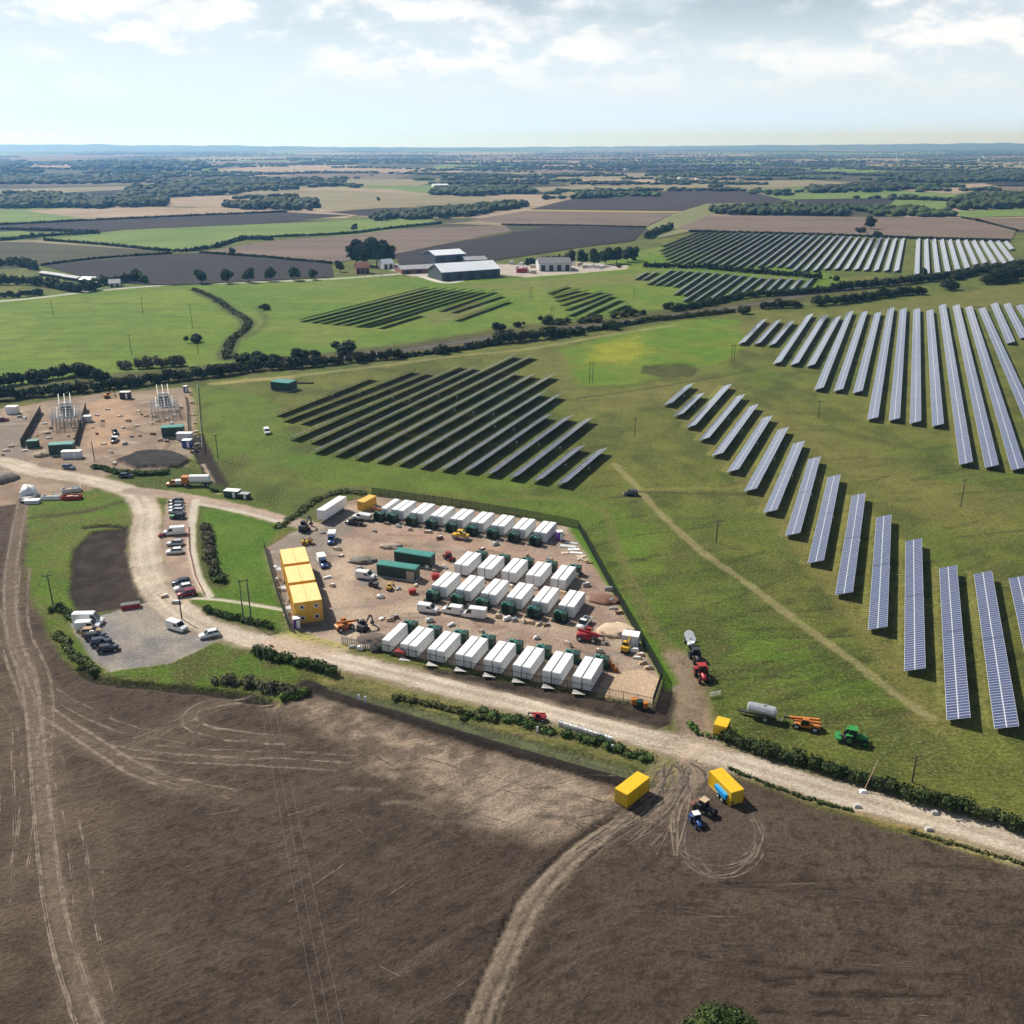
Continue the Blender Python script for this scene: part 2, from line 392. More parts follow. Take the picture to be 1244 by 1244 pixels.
# pasture left of the railway and the meadow round the small solar fields: brighter, smoother
poly([(-250, 350), (-60, 366), (0, 362), (160, 350), (400, 336), (640, 338), (800, 300), (1000, 330), (1060, 350), (880, 368), (760, 380), (600, 398), (430, 432), (280, 440), (140, 456), (0, 470), (-250, 500)],
     (0.125, 0.220, 0.020), 'meadow', soft=3, amp=2, scale=20, grass=1.0, rough=.3, var=((0.175, 0.225, 0.048), 34))
poly([(-250, 355), (0, 364), (235, 352), (300, 392), (272, 440), (140, 452), (0, 466), (-250, 495)], (0.140, 0.225, 0.020), 'pasture', soft=2, amp=1.5, grass=1.0, rough=.25, var=((0.185, 0.245, 0.036), 26))
for k in range(26):      # faint mowing and grazing lines across the pasture
    y = 366+k*4.2+random.uniform(-1, 1); x0 = random.uniform(-60, 60); x1 = random.uniform(120, 270)
    stroke([(x0, y+2), ((x0+x1)/2, y+random.uniform(-2, 2)), (x1, y-1)], random.uniform(1.5, 4), (0.080, 0.105, 0.022) if k % 2 else (0.19, 0.20, 0.07), soft=1.4, amp=1.0, alpha=.35)
poly([(540, 348), (640, 340), (800, 330), (845, 300), (780, 345), (640, 352)], (0.20, 0.185, 0.085), soft=5, amp=4, alpha=.75)
poly([(515, 383), (560, 368), (600, 366), (575, 384), (530, 394)], (0.19, 0.17, 0.085), soft=3, amp=3, alpha=.8)
# bright green square field with a yellow patch (centre) and the dark hollow
poly([(682, 425), (740, 408), (830, 388), (900, 388), (905, 420), (880, 440), (760, 468), (700, 470)], (0.120, 0.225, 0.020), 'meadow', soft=2, amp=1.5, grass=1, rough=.3, var=((0.165, 0.220, 0.030), 14))
poly([(720, 420), (775, 408), (790, 428), (765, 442), (715, 440)], (0.36, 0.31, 0.03), soft=6, amp=5, alpha=.6)
poly([(782, 444), (830, 441), (852, 447), (842, 457), (805, 458), (780, 453)], (0.075, 0.070, 0.035), soft=1.5, amp=1.5, alpha=.85, dz=-.6)
# straw-coloured drier grass round the big solar fields
for px_ in ([(560, 420), (660, 405), (690, 440), (705, 480), (660, 470), (640, 435)], [(690, 478), (800, 468), (900, 455), (880, 480), (760, 500), (700, 500)], [(880, 395), (960, 380), (1244, 345), (1244, 368), (1000, 385), (910, 410)],
            [(860, 480), (940, 500), (1040, 540), (1150, 590), (1140, 620), (1000, 560), (900, 520)], [(1000, 560), (1120, 580), (1244, 600), (1244, 650), (1150, 640), (1060, 610)]):
    poly(px_, (0.205, 0.175, 0.085), soft=6, amp=6, scale=14, alpha=.62)
for px_ in ([(560, 600), (700, 600), (790, 640), (800, 700), (740, 650), (620, 618)], [(720, 640), (760, 640), (850, 790), (830, 830)], [(300, 545), (560, 575), (700, 590), (560, 600), (380, 590)],
            [(900, 740), (1000, 800), (1120, 860), (1000, 850), (900, 800)], [(240, 470), (330, 480), (350, 540), (260, 560)]):
    poly(px_, (0.125, 0.230, 0.022), soft=5, amp=6, scale=8, alpha=.6)
for k in range(420):     # tussocks and worn streaks in the rough grass
    px_, py_ = random.uniform(560, 1240), random.uniform(470, 900); x, y = G(px_, py_)
    a = random.gauss(.35, .25); l = random.uniform(3, 13)
    stroke([(x-l*math.cos(a), y-l*math.sin(a)), (x, y+random.uniform(-.6, .6)), (x+l*math.cos(a), y+l*math.sin(a))], random.uniform(.6, 2.0), random.choice([(0.055, 0.060, 0.022), (0.17, 0.155, 0.08), (0.065, 0.095, 0.022), (0.12, 0.095, 0.05)]), soft=.6, amp=.8, alpha=random.uniform(.25, .6), world=True)
# worn strips between panel rows
for a_, b_, c_, d_ in [(832.6, 519.3, 878.8, 468.9), (848.4, 534.7, 894.1, 481.4), (864.3, 553.4, 909.6, 493.7), (882.6, 573.3, 926.4, 507.5), (903.5, 596.7, 945, 522), (927, 622.8, 963.7, 538.5), (953.8, 650.7, 982.3, 557.5), (981, 684.1, 1005.5, 579.5), (1014.5, 722.5, 1034.8, 602), (1054.4, 764.8, 1064.6, 628.4), (1098.4, 814.9, 1100, 657.3), (1150, 874.4, 1141, 690), (1208, 884.9, 1183, 696.9)]:
    (x0, y0), (x1, y1) = G(a_, b_), G(c_, d_); l_ = math.hypot(x1-x0, y1-y0); nx_, ny_ = (y1-y0)/l_, -(x1-x0)/l_
    for of_, w_, al_ in ((-1.0, 1.7, .75), (1.8, 3.0, .4)): stroke([(x0+nx_*of_, y0+ny_*of_), ((x0+x1)/2+nx_*of_, (y0+y1)/2+ny_*of_), (x1+nx_*of_, y1+ny_*of_)], w_, (0.27, 0.235, 0.115), soft=.6, amp=.7, scale=2, alpha=al_, world=True)
for a_, b_ in (((900, 420), (880, 395)), ((940, 445), (1000, 380)), ((990, 476), (1045, 376)), ((1052, 512), (1075, 375)), ((1080, 514), (1092, 376)), ((1105, 518), (1108, 376)), ((1130, 522), (1125, 376)), ((1163, 566), (1143, 372)), ((1194, 570), (1158, 372)), ((1226, 574), (1174, 373))):
    stroke([a_, ((a_[0]+b_[0])/2, (a_[1]+b_[1])/2), b_], 2.2, (0.24, 0.21, 0.10), soft=1, amp=.8, alpha=.5)
for a, b in (((905, 560), (1130, 880)), ((800, 470), (905, 585)), ((905, 585), (1000, 700)), ((1000, 700), (1150, 885))):
    stroke([a, b], 4.5, (0.21, 0.175, 0.09), soft=1.8, amp=1.6, alpha=.7)
# grass track diagonal across the field, and the one to the solar rows
TRK = [(640, 560), (715, 545), (745, 563), (772, 590), (800, 622), (850, 668), (905, 707), (965, 752), (1040, 806), (1090, 845), (1130, 872)]
stroke(TRK[2:], 2.3, (0.30, 0.245, 0.155), 'grass_track', soft=.6, amp=.6, alpha=.75, grass=.4, ruts=(.9, (0.34, 0.28, 0.18), .5, .7))
stroke([(772, 597), (800, 598), (850, 600), (905, 601)], 1.8, (0.10, 0.085, 0.055), 'grass_track', soft=.6, amp=.4, alpha=.9)
stroke([(785, 595), (840, 593), (880, 594), (900, 590)], 3.0, (0.25, 0.21, 0.11), soft=1.2, amp=.8, alpha=.7)
stroke([(700, 484), (760, 476), (850, 462), (915, 450)], 1.4, (0.07, 0.075, 0.03), soft=.5, amp=.3, alpha=.8)
stroke([(600, 608), (650, 605), (715, 612), (740, 632), (748, 660), (770, 710), (800, 770), (822, 800), (838, 850)], 2.6, (0.20, 0.165, 0.10), soft=1.0, amp=.8, alpha=.65)
stroke([(820, 800), (836, 835), (842, 870), (850, 900)], 7.5, (0.235, 0.165, 0.115), 'dirt_track', soft=1.5, amp=1.2, grass=.1, var=((0.30, 0.225, 0.16), 2))
# railway line: ballast bed on its low bank
RAIL = [(-200, 515), (0, 482), (130, 464), (230, 455), (330, 444), (430, 432), (500, 424), (580, 412), (660, 402), (740, 393), (830, 381), (900, 372), (980, 358), (1060, 346), (1150, 331), (1244, 316), (1400, 290)]
stroke(RAIL, 30, (0.105, 0.105, 0.05), 'railway_bank', soft=4, amp=3, var=((0.145, 0.125, 0.070), 6), rough=.9)
stroke(RAIL, 9, (0.165, 0.140, 0.115), 'railway_bed', soft=.8, amp=.4, grass=0, var=((0.12, 0.105, 0.09), 2))
stroke(RAIL[1:-1], 1.4, (0.21, 0.185, 0.16), 'railway_bed', soft=.4, amp=0, alpha=.8)
stroke([(280, 465), (345, 458), (450, 446), (560, 432), (640, 424), (740, 407), (820, 395)], 4.5, (0.27, 0.235, 0.185), 'farm_path', soft=1.2, amp=1.0, alpha=.8)
stroke([(262, 466), (300, 462), (350, 459)], 6, (0.33, 0.25, 0.19), soft=2, amp=1.5)
# stream and its bank through the pasture
STREAM = [(236, 352), (262, 364), (282, 378), (301, 391), (296, 402), (283, 413), (277, 425), (275, 436)]
stroke(STREAM, 9, (0.080, 0.095, 0.035), soft=2, amp=1.5)
stroke([(308, 372), (322, 385), (318, 398), (300, 410)], 4, (0.095, 0.12, 0.03), soft=2, amp=1, alpha=.7)
# country road and farm yards beyond the pasture
stroke([(-150, 378), (0, 366), (60, 360), (130, 352), (210, 346), (300, 343), (400, 339), (470, 334)], 6, (0.42, 0.41, 0.38), 'country_road', soft=1, amp=.3, grass=0)
stroke([(470, 334), (500, 333), (538, 343), (560, 341)], 6, (0.55, 0.52, 0.47), 'country_road', soft=1, amp=.3, grass=0)
poly([(455, 322), (520, 318), (640, 322), (700, 318), (762, 322), (762, 327), (640, 337), (606, 333), (500, 336)], (0.40, 0.35, 0.30), 'farmyard', soft=2, amp=2, grass=0, rough=.2)

# ------------- building site on the left (substations)
poly([(-120, 500), (-20, 500), (60, 487), (120, 478), (180, 474), (232, 470), (239, 505), (236, 545), (226, 566), (190, 572), (130, 576), (110, 596), (60, 600), (40, 612), (-30, 616), (-150, 640)],
     HARD, 'site_ground', soft=1.5, amp=1.8, grass=0, rough=.6, var=((0.30, 0.215, 0.155), 7))
poly([(105, 490), (150, 480), (165, 500), (150, 540), (110, 545), (100, 520)], (0.44, 0.29, 0.19), 'site_ground', soft=3, amp=3, alpha=.8)
poly([(-60, 520), (40, 505), (30, 560), (-40, 590)], (0.26, 0.225, 0.185), soft=4, amp=4, alpha=.8)
for k in range(60):
    px_, py_ = random.uniform(0, 235), random.uniform(485, 590); x, y = G(px_, py_); a = random.uniform(0, 3.14); l = random.uniform(2, 9)
    if REG[min(NY-1, np.searchsorted(YS, y)), min(NX-1, np.searchsorted(XS, x))] == reg('site_ground'):
        stroke([(x-l*math.cos(a), y-l*math.sin(a)), (x+l*math.cos(a), y+l*math.sin(a))], random.uniform(.6, 1.8), random.choice([(0.19, 0.14, 0.10), (0.45, 0.36, 0.28), (0.28, 0.25, 0.22)]), soft=.6, amp=.8, alpha=.6, world=True)
poly([(143, 560), (165, 551), (195, 548), (222, 553), (232, 560), (215, 568), (165, 570)], (0.072, 0.070, 0.070), 'dark_soil_heap', soft=.8, amp=1.8, rough=1, var=((0.105, 0.095, 0.088), 2), dz=1.1)
stroke([(238, 530), (250, 556), (262, 580), (268, 594)], 5.5, (0.075, 0.055, 0.042), 'open_trench', soft=.8, amp=.8, rough=1, grass=0, dz=-1.1)
stroke([(246, 560), (258, 582), (266, 600)], 1.1, (0.40, 0.32, 0.24), soft=.4, amp=.3)
poly([(112, 566), (160, 571), (232, 569), (300, 600), (240, 592), (170, 585)], (0.080, 0.125, 0.025), 'grass_verge', soft=1, amp=1)
# grass round the cleared plot on the left
poly([(28, 618), (70, 606), (130, 596), (160, 606), (163, 640), (150, 642), (110, 648), (92, 664), (86, 700), (92, 745), (86, 760), (108, 802), (132, 816), (110, 822), (78, 800), (58, 765), (34, 720), (30, 660)],
     (0.115, 0.205, 0.020), 'grass_verge', soft=1, amp=1, var=((0.150, 0.165, 0.05), 5))
stroke([(40, 628), (100, 622), (160, 606)], 3, (0.085, 0.072, 0.045), soft=1, amp=1, alpha=.8)
# ploughed field: near and lower part of the picture
FIELD = [(-400, 640), (-30, 618), (26, 612), (34, 640), (30, 690), (40, 735), (58, 768), (76, 800), (104, 822), (140, 829), (215, 834), (290, 842), (340, 856), (382, 838), (470, 871), (580, 904), (690, 934), (770, 956), (795, 940), (830, 906), (862, 930), (920, 953), (1000, 984), (1100, 1015), (1180, 1038), (1244, 1054), (1500, 1120), (1700, 1700), (-700, 1700)]
sl, s = poly_sd(W(FIELD), .9, .9, 4); m = smooth(s/1.8+.5)
X, Y = GX[sl], GY[sl]
u = X*math.cos(.55)+Y*math.sin(.55); v = -X*math.sin(.55)+Y*math.cos(.55)
u2 = X*math.cos(-.25)+Y*math.sin(-.25); v2 = -X*math.sin(-.25)+Y*math.cos(-.25)
big_ = smooth((fbm(X/34, Y/26, 4)-.36)/.28); st = smooth((fbm(u/9, v/.9, 4)-.40)/.24); st2 = smooth((fbm(u2/12, v2/1.1+30, 4)-.42)/.22); gr_ = fbm(X/1.1, Y/1.1, 3)
right = smooth((X-8-(Y-100)*.1)/14)
st = st*(1-right)+st2*right
c = np.array(SOIL)*(1-big_[..., None]*.55)+np.array(SOILD)*(big_[..., None]*.55)
mid_ = smooth((fbm(X/7+3, Y/6, 4)-.42)/.2); c = c+(np.array((0.185, 0.137, 0.100))-c)*(st*.20+mid_*.28)[..., None]
c = c+(np.array((0.070, 0.052, 0.040))-c)*(smooth((gr_-.57)/.12)*.50)[..., None]  # dark specks: small clod shadows painted into the soil colour
paint(sl, m, c, 'ploughed_field', grass=0, rough=1.0)
Z[sl] += m*((gr_-.5)*.30+(st-.5)*.06)
# lighter, driven-over earth
poly([(320, 848), (420, 862), (560, 905), (690, 942), (770, 965), (745, 1010), (690, 1030), (640, 1010), (560, 1000), (470, 940), (400, 900)], (0.42, 0.32, 0.23), soft=4, amp=6, scale=7, alpha=.8, var=((0.235, 0.175, 0.125), 2.5))
poly([(540, 940), (640, 930), (740, 975), (720, 1020), (650, 1020), (580, 1000)], (0.40, 0.31, 0.23), soft=4, amp=5, scale=5, alpha=.6)
poly([(-60, 760), (40, 780), (110, 880), (130, 960), (170, 1130), (200, 1244), (240, 1300), (-200, 1300)], (0.205, 0.150, 0.102), soft=6, amp=7, scale=10, alpha=.65, var=((0.135, 0.100, 0.075), 5))
poly([(100, 940), (118, 950), (150, 1090), (165, 1160), (140, 1160), (110, 1040)], (0.205, 0.152, 0.108), soft=3, amp=3, alpha=.6)
poly([(790, 930), (860, 935), (915, 960), (935, 1010), (900, 1055), (840, 1050), (800, 1010), (770, 1010)], (0.170, 0.132, 0.100), soft=4, amp=4, alpha=.6)
LT = (0.235, 0.178, 0.130)
RIB = {'light': [], 'dark': [], 'faint': []}
def rib(pts, w, tone='light', world=False, gap=.12):
    p = np.array(resample(pts if world else W(pts), .6)); 
    if len(p) < 3: return
    d = np.gradient(p, axis=0); d /= np.hypot(*d.T)[:, None]+1e-9; n = np.stack([-d[:, 1], d[:, 0]], 1)
    k = np.arange(len(p)); ww = w*(.35+1.1*vnoise(k*.33+random.uniform(0, 200), k*0+random.uniform(0, 200))); ww = np.where(vnoise(k*.21+random.uniform(0, 200), k*0+7.0) < gap*1.6, ww*.18, ww); ww[0] = ww[-1] = .02
    RIB[tone].append((p-n*ww[:, None]/2, p+n*ww[:, None]/2))
def track2(px, w=2.2, rw=.55, alpha=.7, color=LT, body=.25):
    stroke(px, w+rw*2, color, soft=.8, amp=.4, alpha=body)
    pts = resample(W(px)); p = np.array(pts); d = np.gradient(p, axis=0); d /= np.hypot(*d.T)[:, None]+1e-9; n = np.stack([-d[:, 1], d[:, 0]], 1)
    for sgn in (-1, 1):
        for off_ in (-.16, .16): rib([tuple(q) for q in p+n*(sgn*w/2+off_)][::2], rw*.42, world=True, gap=max(.1, .75-alpha))
LTRK = [(30, 600), (20, 650), (12, 710), (16, 770), (32, 820), (40, 860), (44, 900), (50, 970), (60, 1060), (72, 1130), (92, 1200), (112, 1260), (125, 1310)]
stroke(LTRK, 3.6, (0.180, 0.135, 0.098), 'dirt_track', soft=.45, amp=.3, alpha=.85, grass=0, rough=.5)
track2(LTRK, 2.4, .7, .8, (0.29, 0.22, 0.16)); stroke([(x-12, y) for x, y in LTRK[5:]], .7, SOILD, soft=.4, amp=.3, alpha=.7)
track2([(-30, 690), (0, 760), (20, 815), (38, 860)], alpha=.6); track2([(30, 690), (28, 760), (52, 820), (56, 870), (52, 930)], alpha=.55)
track2([(55, 865), (110, 900), (170, 938), (230, 955)], 2.6, .8, .65, body=.5); track2([(55, 880), (120, 912), (220, 950), (300, 968)], alpha=.35)
track2([(130, 910), (230, 922), (330, 926), (430, 934)], alpha=.45); track2([(150, 905), (240, 915), (340, 918), (430, 922)], alpha=.35)
track2([(60, 840), (110, 868), (150, 885), (190, 893), (230, 900)], alpha=.35); track2([(130, 905), (170, 900), (230, 872), (300, 850)], alpha=.25)
track2([(340, 848), (270, 852), (232, 866), (238, 884), (280, 893), (350, 900)], 2.6, .9, .4, body=.35)
track2([(0, 850), (30, 880), (36, 960), (20, 1080)], alpha=.25); track2([(5, 870), (8, 1000), (2, 1120)], alpha=.3); track2([(60, 900), (90, 1010), (105, 1120), (130, 1240)], alpha=.25)
# haul track from the junction to the bottom edge
HT = [(835, 903), (820, 912), (806, 945), (792, 972), (762, 995), (718, 1022), (680, 1056), (646, 1094), (624, 1140), (606, 1180), (588, 1222), (568, 1275), (545, 1330)]
poly([(792, 918), (815, 903), (862, 912), (872, 932), (850, 955), (838, 990), (800, 1000), (770, 1000), (800, 960)], (0.36, 0.275, 0.20), soft=3, amp=3, scale=5, alpha=.85, var=((0.20, 0.15, 0.11), 2.5), grass=0)
stroke(HT, 5.6, (0.150, 0.110, 0.080), soft=1.2, amp=1.2, alpha=.7)
stroke(HT, 4.4, (0.285, 0.222, 0.162), 'haul_track', soft=.35, amp=.5, grass=0, rough=.7, var=((0.225, 0.170, 0.122), 1.4), ruts=(1.1, (0.33, 0.262, 0.195), .5, .7), dz=-.12)
stroke([(x+3, y) for x, y in HT[3:]], .4, (0.13, 0.10, 0.075), soft=.25, amp=.2, alpha=.8)
for sgn, w_ in ((-1, .55), (1, .45)):
    stroke([(x+sgn*(18 if i > 3 else 12), y+sgn*2) for i, (x, y) in enumerate(HT)][4:], w_, (0.05, 0.038, 0.03), soft=.25, amp=.4, alpha=.8, dz=-.2)
for k in range(26):
    x0, y0 = random.uniform(20, 330), random.uniform(900, 1200); a_ = random.uniform(-.4, .6); l = random.uniform(60, 200)
    rib([(x0, y0), (x0+l*.5, y0+l*.5*a_+random.uniform(-6, 6)), (x0+l, y0+l*a_)], random.uniform(.10, .22), random.choice(['faint', 'faint', 'dark']), gap=.5)
for k in range(36):
    x0, y0 = random.uniform(400, 760), random.uniform(880, 1020); a_ = random.uniform(.05, .55); l = random.uniform(25, 90)
    rib([(x0, y0), (x0+l*.5, y0+l*.5*a_+random.uniform(-4, 4)), (x0+l, y0+l*a_)], random.uniform(.14, .3), random.choice(['faint', 'faint', 'dark']), gap=.45)
for k in range(12):
    x0, y0 = random.uniform(430, 600), random.uniform(1010, 1240); l = random.uniform(60, 170)
    rib([(x0, y0), (x0-l*.5, y0+l*.34+random.uniform(-3, 3)), (x0-l, y0+l*.7)], random.uniform(.12, .25), random.choice(['faint', 'faint', 'dark']), gap=.5)
# wheel marks round the junction
for k in range(26):
    a0 = random.uniform(-.6, .6); x0, y0 = random.uniform(800, 840), random.uniform(925, 945); x1, y1 = random.uniform(690, 800), random.uniform(985, 1040)
    rib([(x0, y0), ((x0+x1)/2+random.uniform(5, 22), (y0+y1)/2+random.uniform(-6, 12)), (x1, y1)], random.uniform(.2, .42), random.choice(['light', 'faint', 'faint', 'dark']))
for k in range(9):
    x0 = random.uniform(812, 850); rib([(x0, random.uniform(922, 932)), (x0+random.uniform(5, 20), 945), (random.uniform(815, 850), 985), (random.uniform(800, 850), 1040)], random.uniform(.22, .4), random.choice(['light', 'light', 'dark']))
for k in range(9):      # turning loops behind the yellow box
    cx, cy = 873+random.uniform(-8, 8), 1018+random.uniform(-6, 6); rx, ry = random.uniform(38, 58), random.uniform(32, 50)
    rib([(cx+rx*math.cos(t), cy+ry*math.sin(t)) for t in np.linspace(-.6, random.uniform(2.2, 3.6), 12)], .26, 'faint', gap=.3)
for k in range(34):     # long faint harrow and tyre lines, right-hand field
    x0, y0 = random.uniform(760, 1150), random.uniform(1030, 1240); l = random.uniform(60, 220); sl_ = random.uniform(-.05, .16)
    stroke([(x0, y0), (x0+l/2, y0+l*sl_/2+random.uniform(-2, 2)), (x0+l, y0+l*sl_)], random.uniform(.25, .7), random.choice([(0.050, 0.038, 0.03), (0.155, 0.118, 0.088), (0.06, 0.045, 0.035)]), soft=.3, amp=.3, alpha=random.uniform(.25, .6), dz=-.08)
    rib([(x0, y0+3), (x0+l/2, y0+3+l*sl_/2), (x0+l, y0+3+l*sl_)], random.uniform(.10, .22), random.choice(['faint', 'dark', 'dark']), gap=.5)
for a, b in (((930, 1192), (988, 1186)), ((1005, 1183), (1060, 1181)), ((940, 1198), (965, 1194)), ((985, 1208), (1145, 1211)), ((925, 1228), (955, 1231)), ((990, 1232), (1030, 1232))):
    stroke([a, ((a[0]+b[0])/2, (a[1]+b[1])/2-1.5), b], .55, (0.025, 0.02, 0.016), soft=.2, amp=.2, alpha=.6, dz=-.12)
for k in range(46):     # light plough lines, left-hand field
    x0, y0 = random.uniform(240, 640), random.uniform(900, 1230); l = random.uniform(40, 130); s_ = random.uniform(-.75, -.45) if x0 > 430 or random.random() < .4 else random.uniform(.2, .5)
    stroke([(x0, y0), (x0+l/2, y0+l*s_/2+random.uniform(-3, 3)), (x0+l, y0+l*s_)], random.uniform(.3, 1.2), random.choice([(0.165, 0.125, 0.094), (0.062, 0.048, 0.037), (0.19, 0.145, 0.108)]), soft=.5, amp=.5, alpha=random.uniform(.2, .5))
for k in range(60):     # churned lighter streaks below the bund
    x0, y0 = random.uniform(400, 740), random.uniform(880, 1000); l = random.uniform(15, 60); s_ = random.uniform(-.1, .45)
    stroke([(x0, y0), (x0+l, y0+l*s_)], random.uniform(.4, 1.1), random.choice([(0.29, 0.228, 0.17), (0.10, 0.076, 0.057), (0.24, 0.185, 0.135)]), soft=.4, amp=.5, alpha=.5)

# cleared dark plot, grassed mound and car park
poly([(112, 645), (158, 641), (154, 668), (162, 702), (180, 730), (150, 738), (96, 746), (84, 720), (88, 668)], (0.066, 0.050, 0.040), 'bare_soil_plot', soft=.6, amp=.7, grass=0, rough=1, var=((0.098, 0.073, 0.056), 3), dz=-.5)
stroke([(105, 641), (130, 638), (150, 641)], 2.2, (0.03, 0.026, 0.02), soft=.5, amp=.5, dz=-.5)
for k in range(14): stroke([(100+k*5, 655), (97+k*5, 738)], .35, (0.135, 0.10, 0.075), soft=.3, amp=.2, alpha=.4)
poly([(126, 816), (205, 806), (250, 785), (275, 776), (330, 790), (392, 806), (378, 838), (345, 852), (285, 840), (215, 832), (140, 826)], (0.105, 0.185, 0.022), 'grass_verge', soft=.8, amp=1.0, var=((0.12, 0.12, 0.045), 4), grass=1)
stroke([(100, 812), (122, 826), (160, 831), (215, 836), (270, 842), (330, 854)], 2.2, (0.040, 0.033, 0.026), 'ditch', soft=.6, amp=.6, dz=-.9, grass=.3)
poly([(84, 758), (120, 748), (182, 730), (215, 742), (262, 764), (282, 772), (258, 782), (206, 806), (132, 816), (112, 802)], GREYG, 'car_park', soft=.5, amp=.4, grass=0, rough=.35, var=((0.31, 0.275, 0.235), 5))
poly([(140, 742), (182, 732), (215, 745), (225, 765), (190, 775), (160, 765)], (0.36, 0.315, 0.245), soft=3, amp=3, alpha=.6)
# grass plot with the footpaths (right of the car row)
poly([(246, 618), (300, 620), (345, 636), (320, 668), (346, 764), (300, 756), (236, 730), (262, 725), (243, 690)], (0.100, 0.205, 0.016), 'grass_verge', soft=.8, amp=.6, grass=.7, var=((0.13, 0.22, 0.03), 6))
poly([(238, 640), (256, 636), (262, 690), (278, 700), (272, 718), (252, 712), (240, 690)], (0.105, 0.10, 0.055), soft=1, amp=1, alpha=.8)
# ditch and spoil bund between field and road
BUND = [(372, 832), (420, 850), (480, 868), (560, 893), (640, 917), (700, 934), (760, 951)]
stroke([(420, 828), (500, 848), (600, 876), (700, 905), (790, 932)], 11, (0.125, 0.135, 0.055), 'grass_verge', soft=.8, amp=1.0, var=((0.25, 0.20, 0.12), 2.5), grass=.9)
stroke([(395, 838), (440, 849), (520, 870), (620, 899), (700, 922), (775, 942)], 3.2, (0.150, 0.165, 0.100), 'ditch', soft=.7, amp=.4, dz=-.5, grass=.4, var=((0.11, 0.115, 0.075), 2))
stroke(BUND, 3.4, (0.046, 0.036, 0.029), 'soil_bund', soft=.3, amp=.35, grass=0, rough=1, var=((0.075, 0.058, 0.045), 1.5))
stroke(BUND, 2.2, (0.07, 0.053, 0.041), soft=.9, amp=.4, dz=1.1, alpha=.5)
# verge on the far side of the field road, right
stroke([(862, 925), (910, 945), (1000, 975), (1100, 1006), (1244, 1048)], 3.0, (0.14, 0.125, 0.06), 'grass_verge', soft=.8, amp=1.2, alpha=.9)
stroke([(1030, 978), (1080, 995), (1130, 1010), (1175, 1022)], 3.4, (0.33, 0.20, 0.115), soft=1, amp=1, alpha=.85)
stroke([(1130, 1012), (1190, 1030), (1260, 1050)], 3.0, (0.46, 0.36, 0.26), soft=1, amp=1, alpha=.8)
# ------------- compound of white battery containers
YARD = [(322, 666), (352, 648), (392, 632), (418, 610), (452, 601), (560, 618), (640, 630), (701, 642), (745, 722), (803, 824), (792, 857), (740, 846), (640, 826), (540, 806), (458, 789), (400, 778), (352, 764), (338, 720)]
poly(YARD, HARDP, 'construction_yard', soft=.4, amp=.35, grass=0, rough=.5, var=((0.33, 0.235, 0.18), 5))
poly([(325, 668), (350, 652), (420, 612), (440, 640), (400, 660), (410, 710), (440, 770), (352, 764)], (0.27, 0.235, 0.20), soft=2, amp=2, alpha=.8)
poly([(440, 650), (520, 650), (560, 670), (540, 700), (480, 730), (430, 720)], (0.42, 0.295, 0.205), soft=4, amp=4, alpha=.6, var=((0.30, 0.22, 0.165), 3))
stroke([(408, 690), (415, 720), (425, 750), (440, 775)], 7, (0.47, 0.365, 0.27), soft=1.5, amp=1.2, alpha=.8)
stroke([(430, 665), (415, 690), (412, 720), (440, 745), (510, 740), (620, 755), (700, 768)], 5, (0.46, 0.35, 0.255), soft=1.5, amp=1.5, alpha=.6)
stroke([(440, 640), (520, 652), (600, 668), (700, 690)], 5, (0.42, 0.27, 0.20), soft=1.5, amp=1.2, alpha=.6)
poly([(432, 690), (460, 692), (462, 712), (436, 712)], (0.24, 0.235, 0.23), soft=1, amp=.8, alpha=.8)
for k in range(150):
    px_, py_ = random.uniform(340, 790), random.uniform(615, 850); x, y = G(px_, py_); a = random.gauss(-.33, .5); l = random.uniform(1, 7)
    if REG[np.searchsorted(YS, y), np.searchsorted(XS, x)] == reg('construction_yard'):
        stroke([(x-l*math.cos(a), y-l*math.sin(a)), (x+l*math.cos(a), y+l*math.sin(a))], random.uniform(.3, 1.4), random.choice([(0.20, 0.145, 0.11), (0.50, 0.39, 0.29), (0.24, 0.22, 0.205), (0.36, 0.23, 0.16)]), soft=.5, amp=.6, alpha=.5, world=True)
poly([(722, 848), (738, 818), (776, 812), (803, 824), (795, 852)], (0.47, 0.345, 0.235), 'sand_pad', soft=.4, amp=.3, rough=.4)
stroke([(720, 850), (760, 856), (792, 858)], 3, (0.20, 0.17, 0.145), soft=.6, amp=.6)
# dark spoil slope below the compound
poly([(512, 808), (600, 822), (700, 842), (792, 860), (806, 828), (822, 842), (818, 880), (796, 886), (720, 868), (620, 842), (530, 820)], (0.080, 0.060, 0.047), 'soil_slope', soft=.7, amp=.8, grass=0, rough=1, var=((0.12, 0.09, 0.068), 2), dz=-.5)
poly([(690, 640), (704, 641), (770, 745), (824, 830), (812, 836), (745, 722)], (0.10, 0.22, 0.016), 'grass_verge', soft=1, amp=.8, grass=.7)
poly([(356, 615), (415, 590), (452, 590), (420, 608), (392, 632), (350, 645)], (0.115, 0.112, 0.075), 'grass_verge', soft=1.5, amp=1.5, alpha=.8)
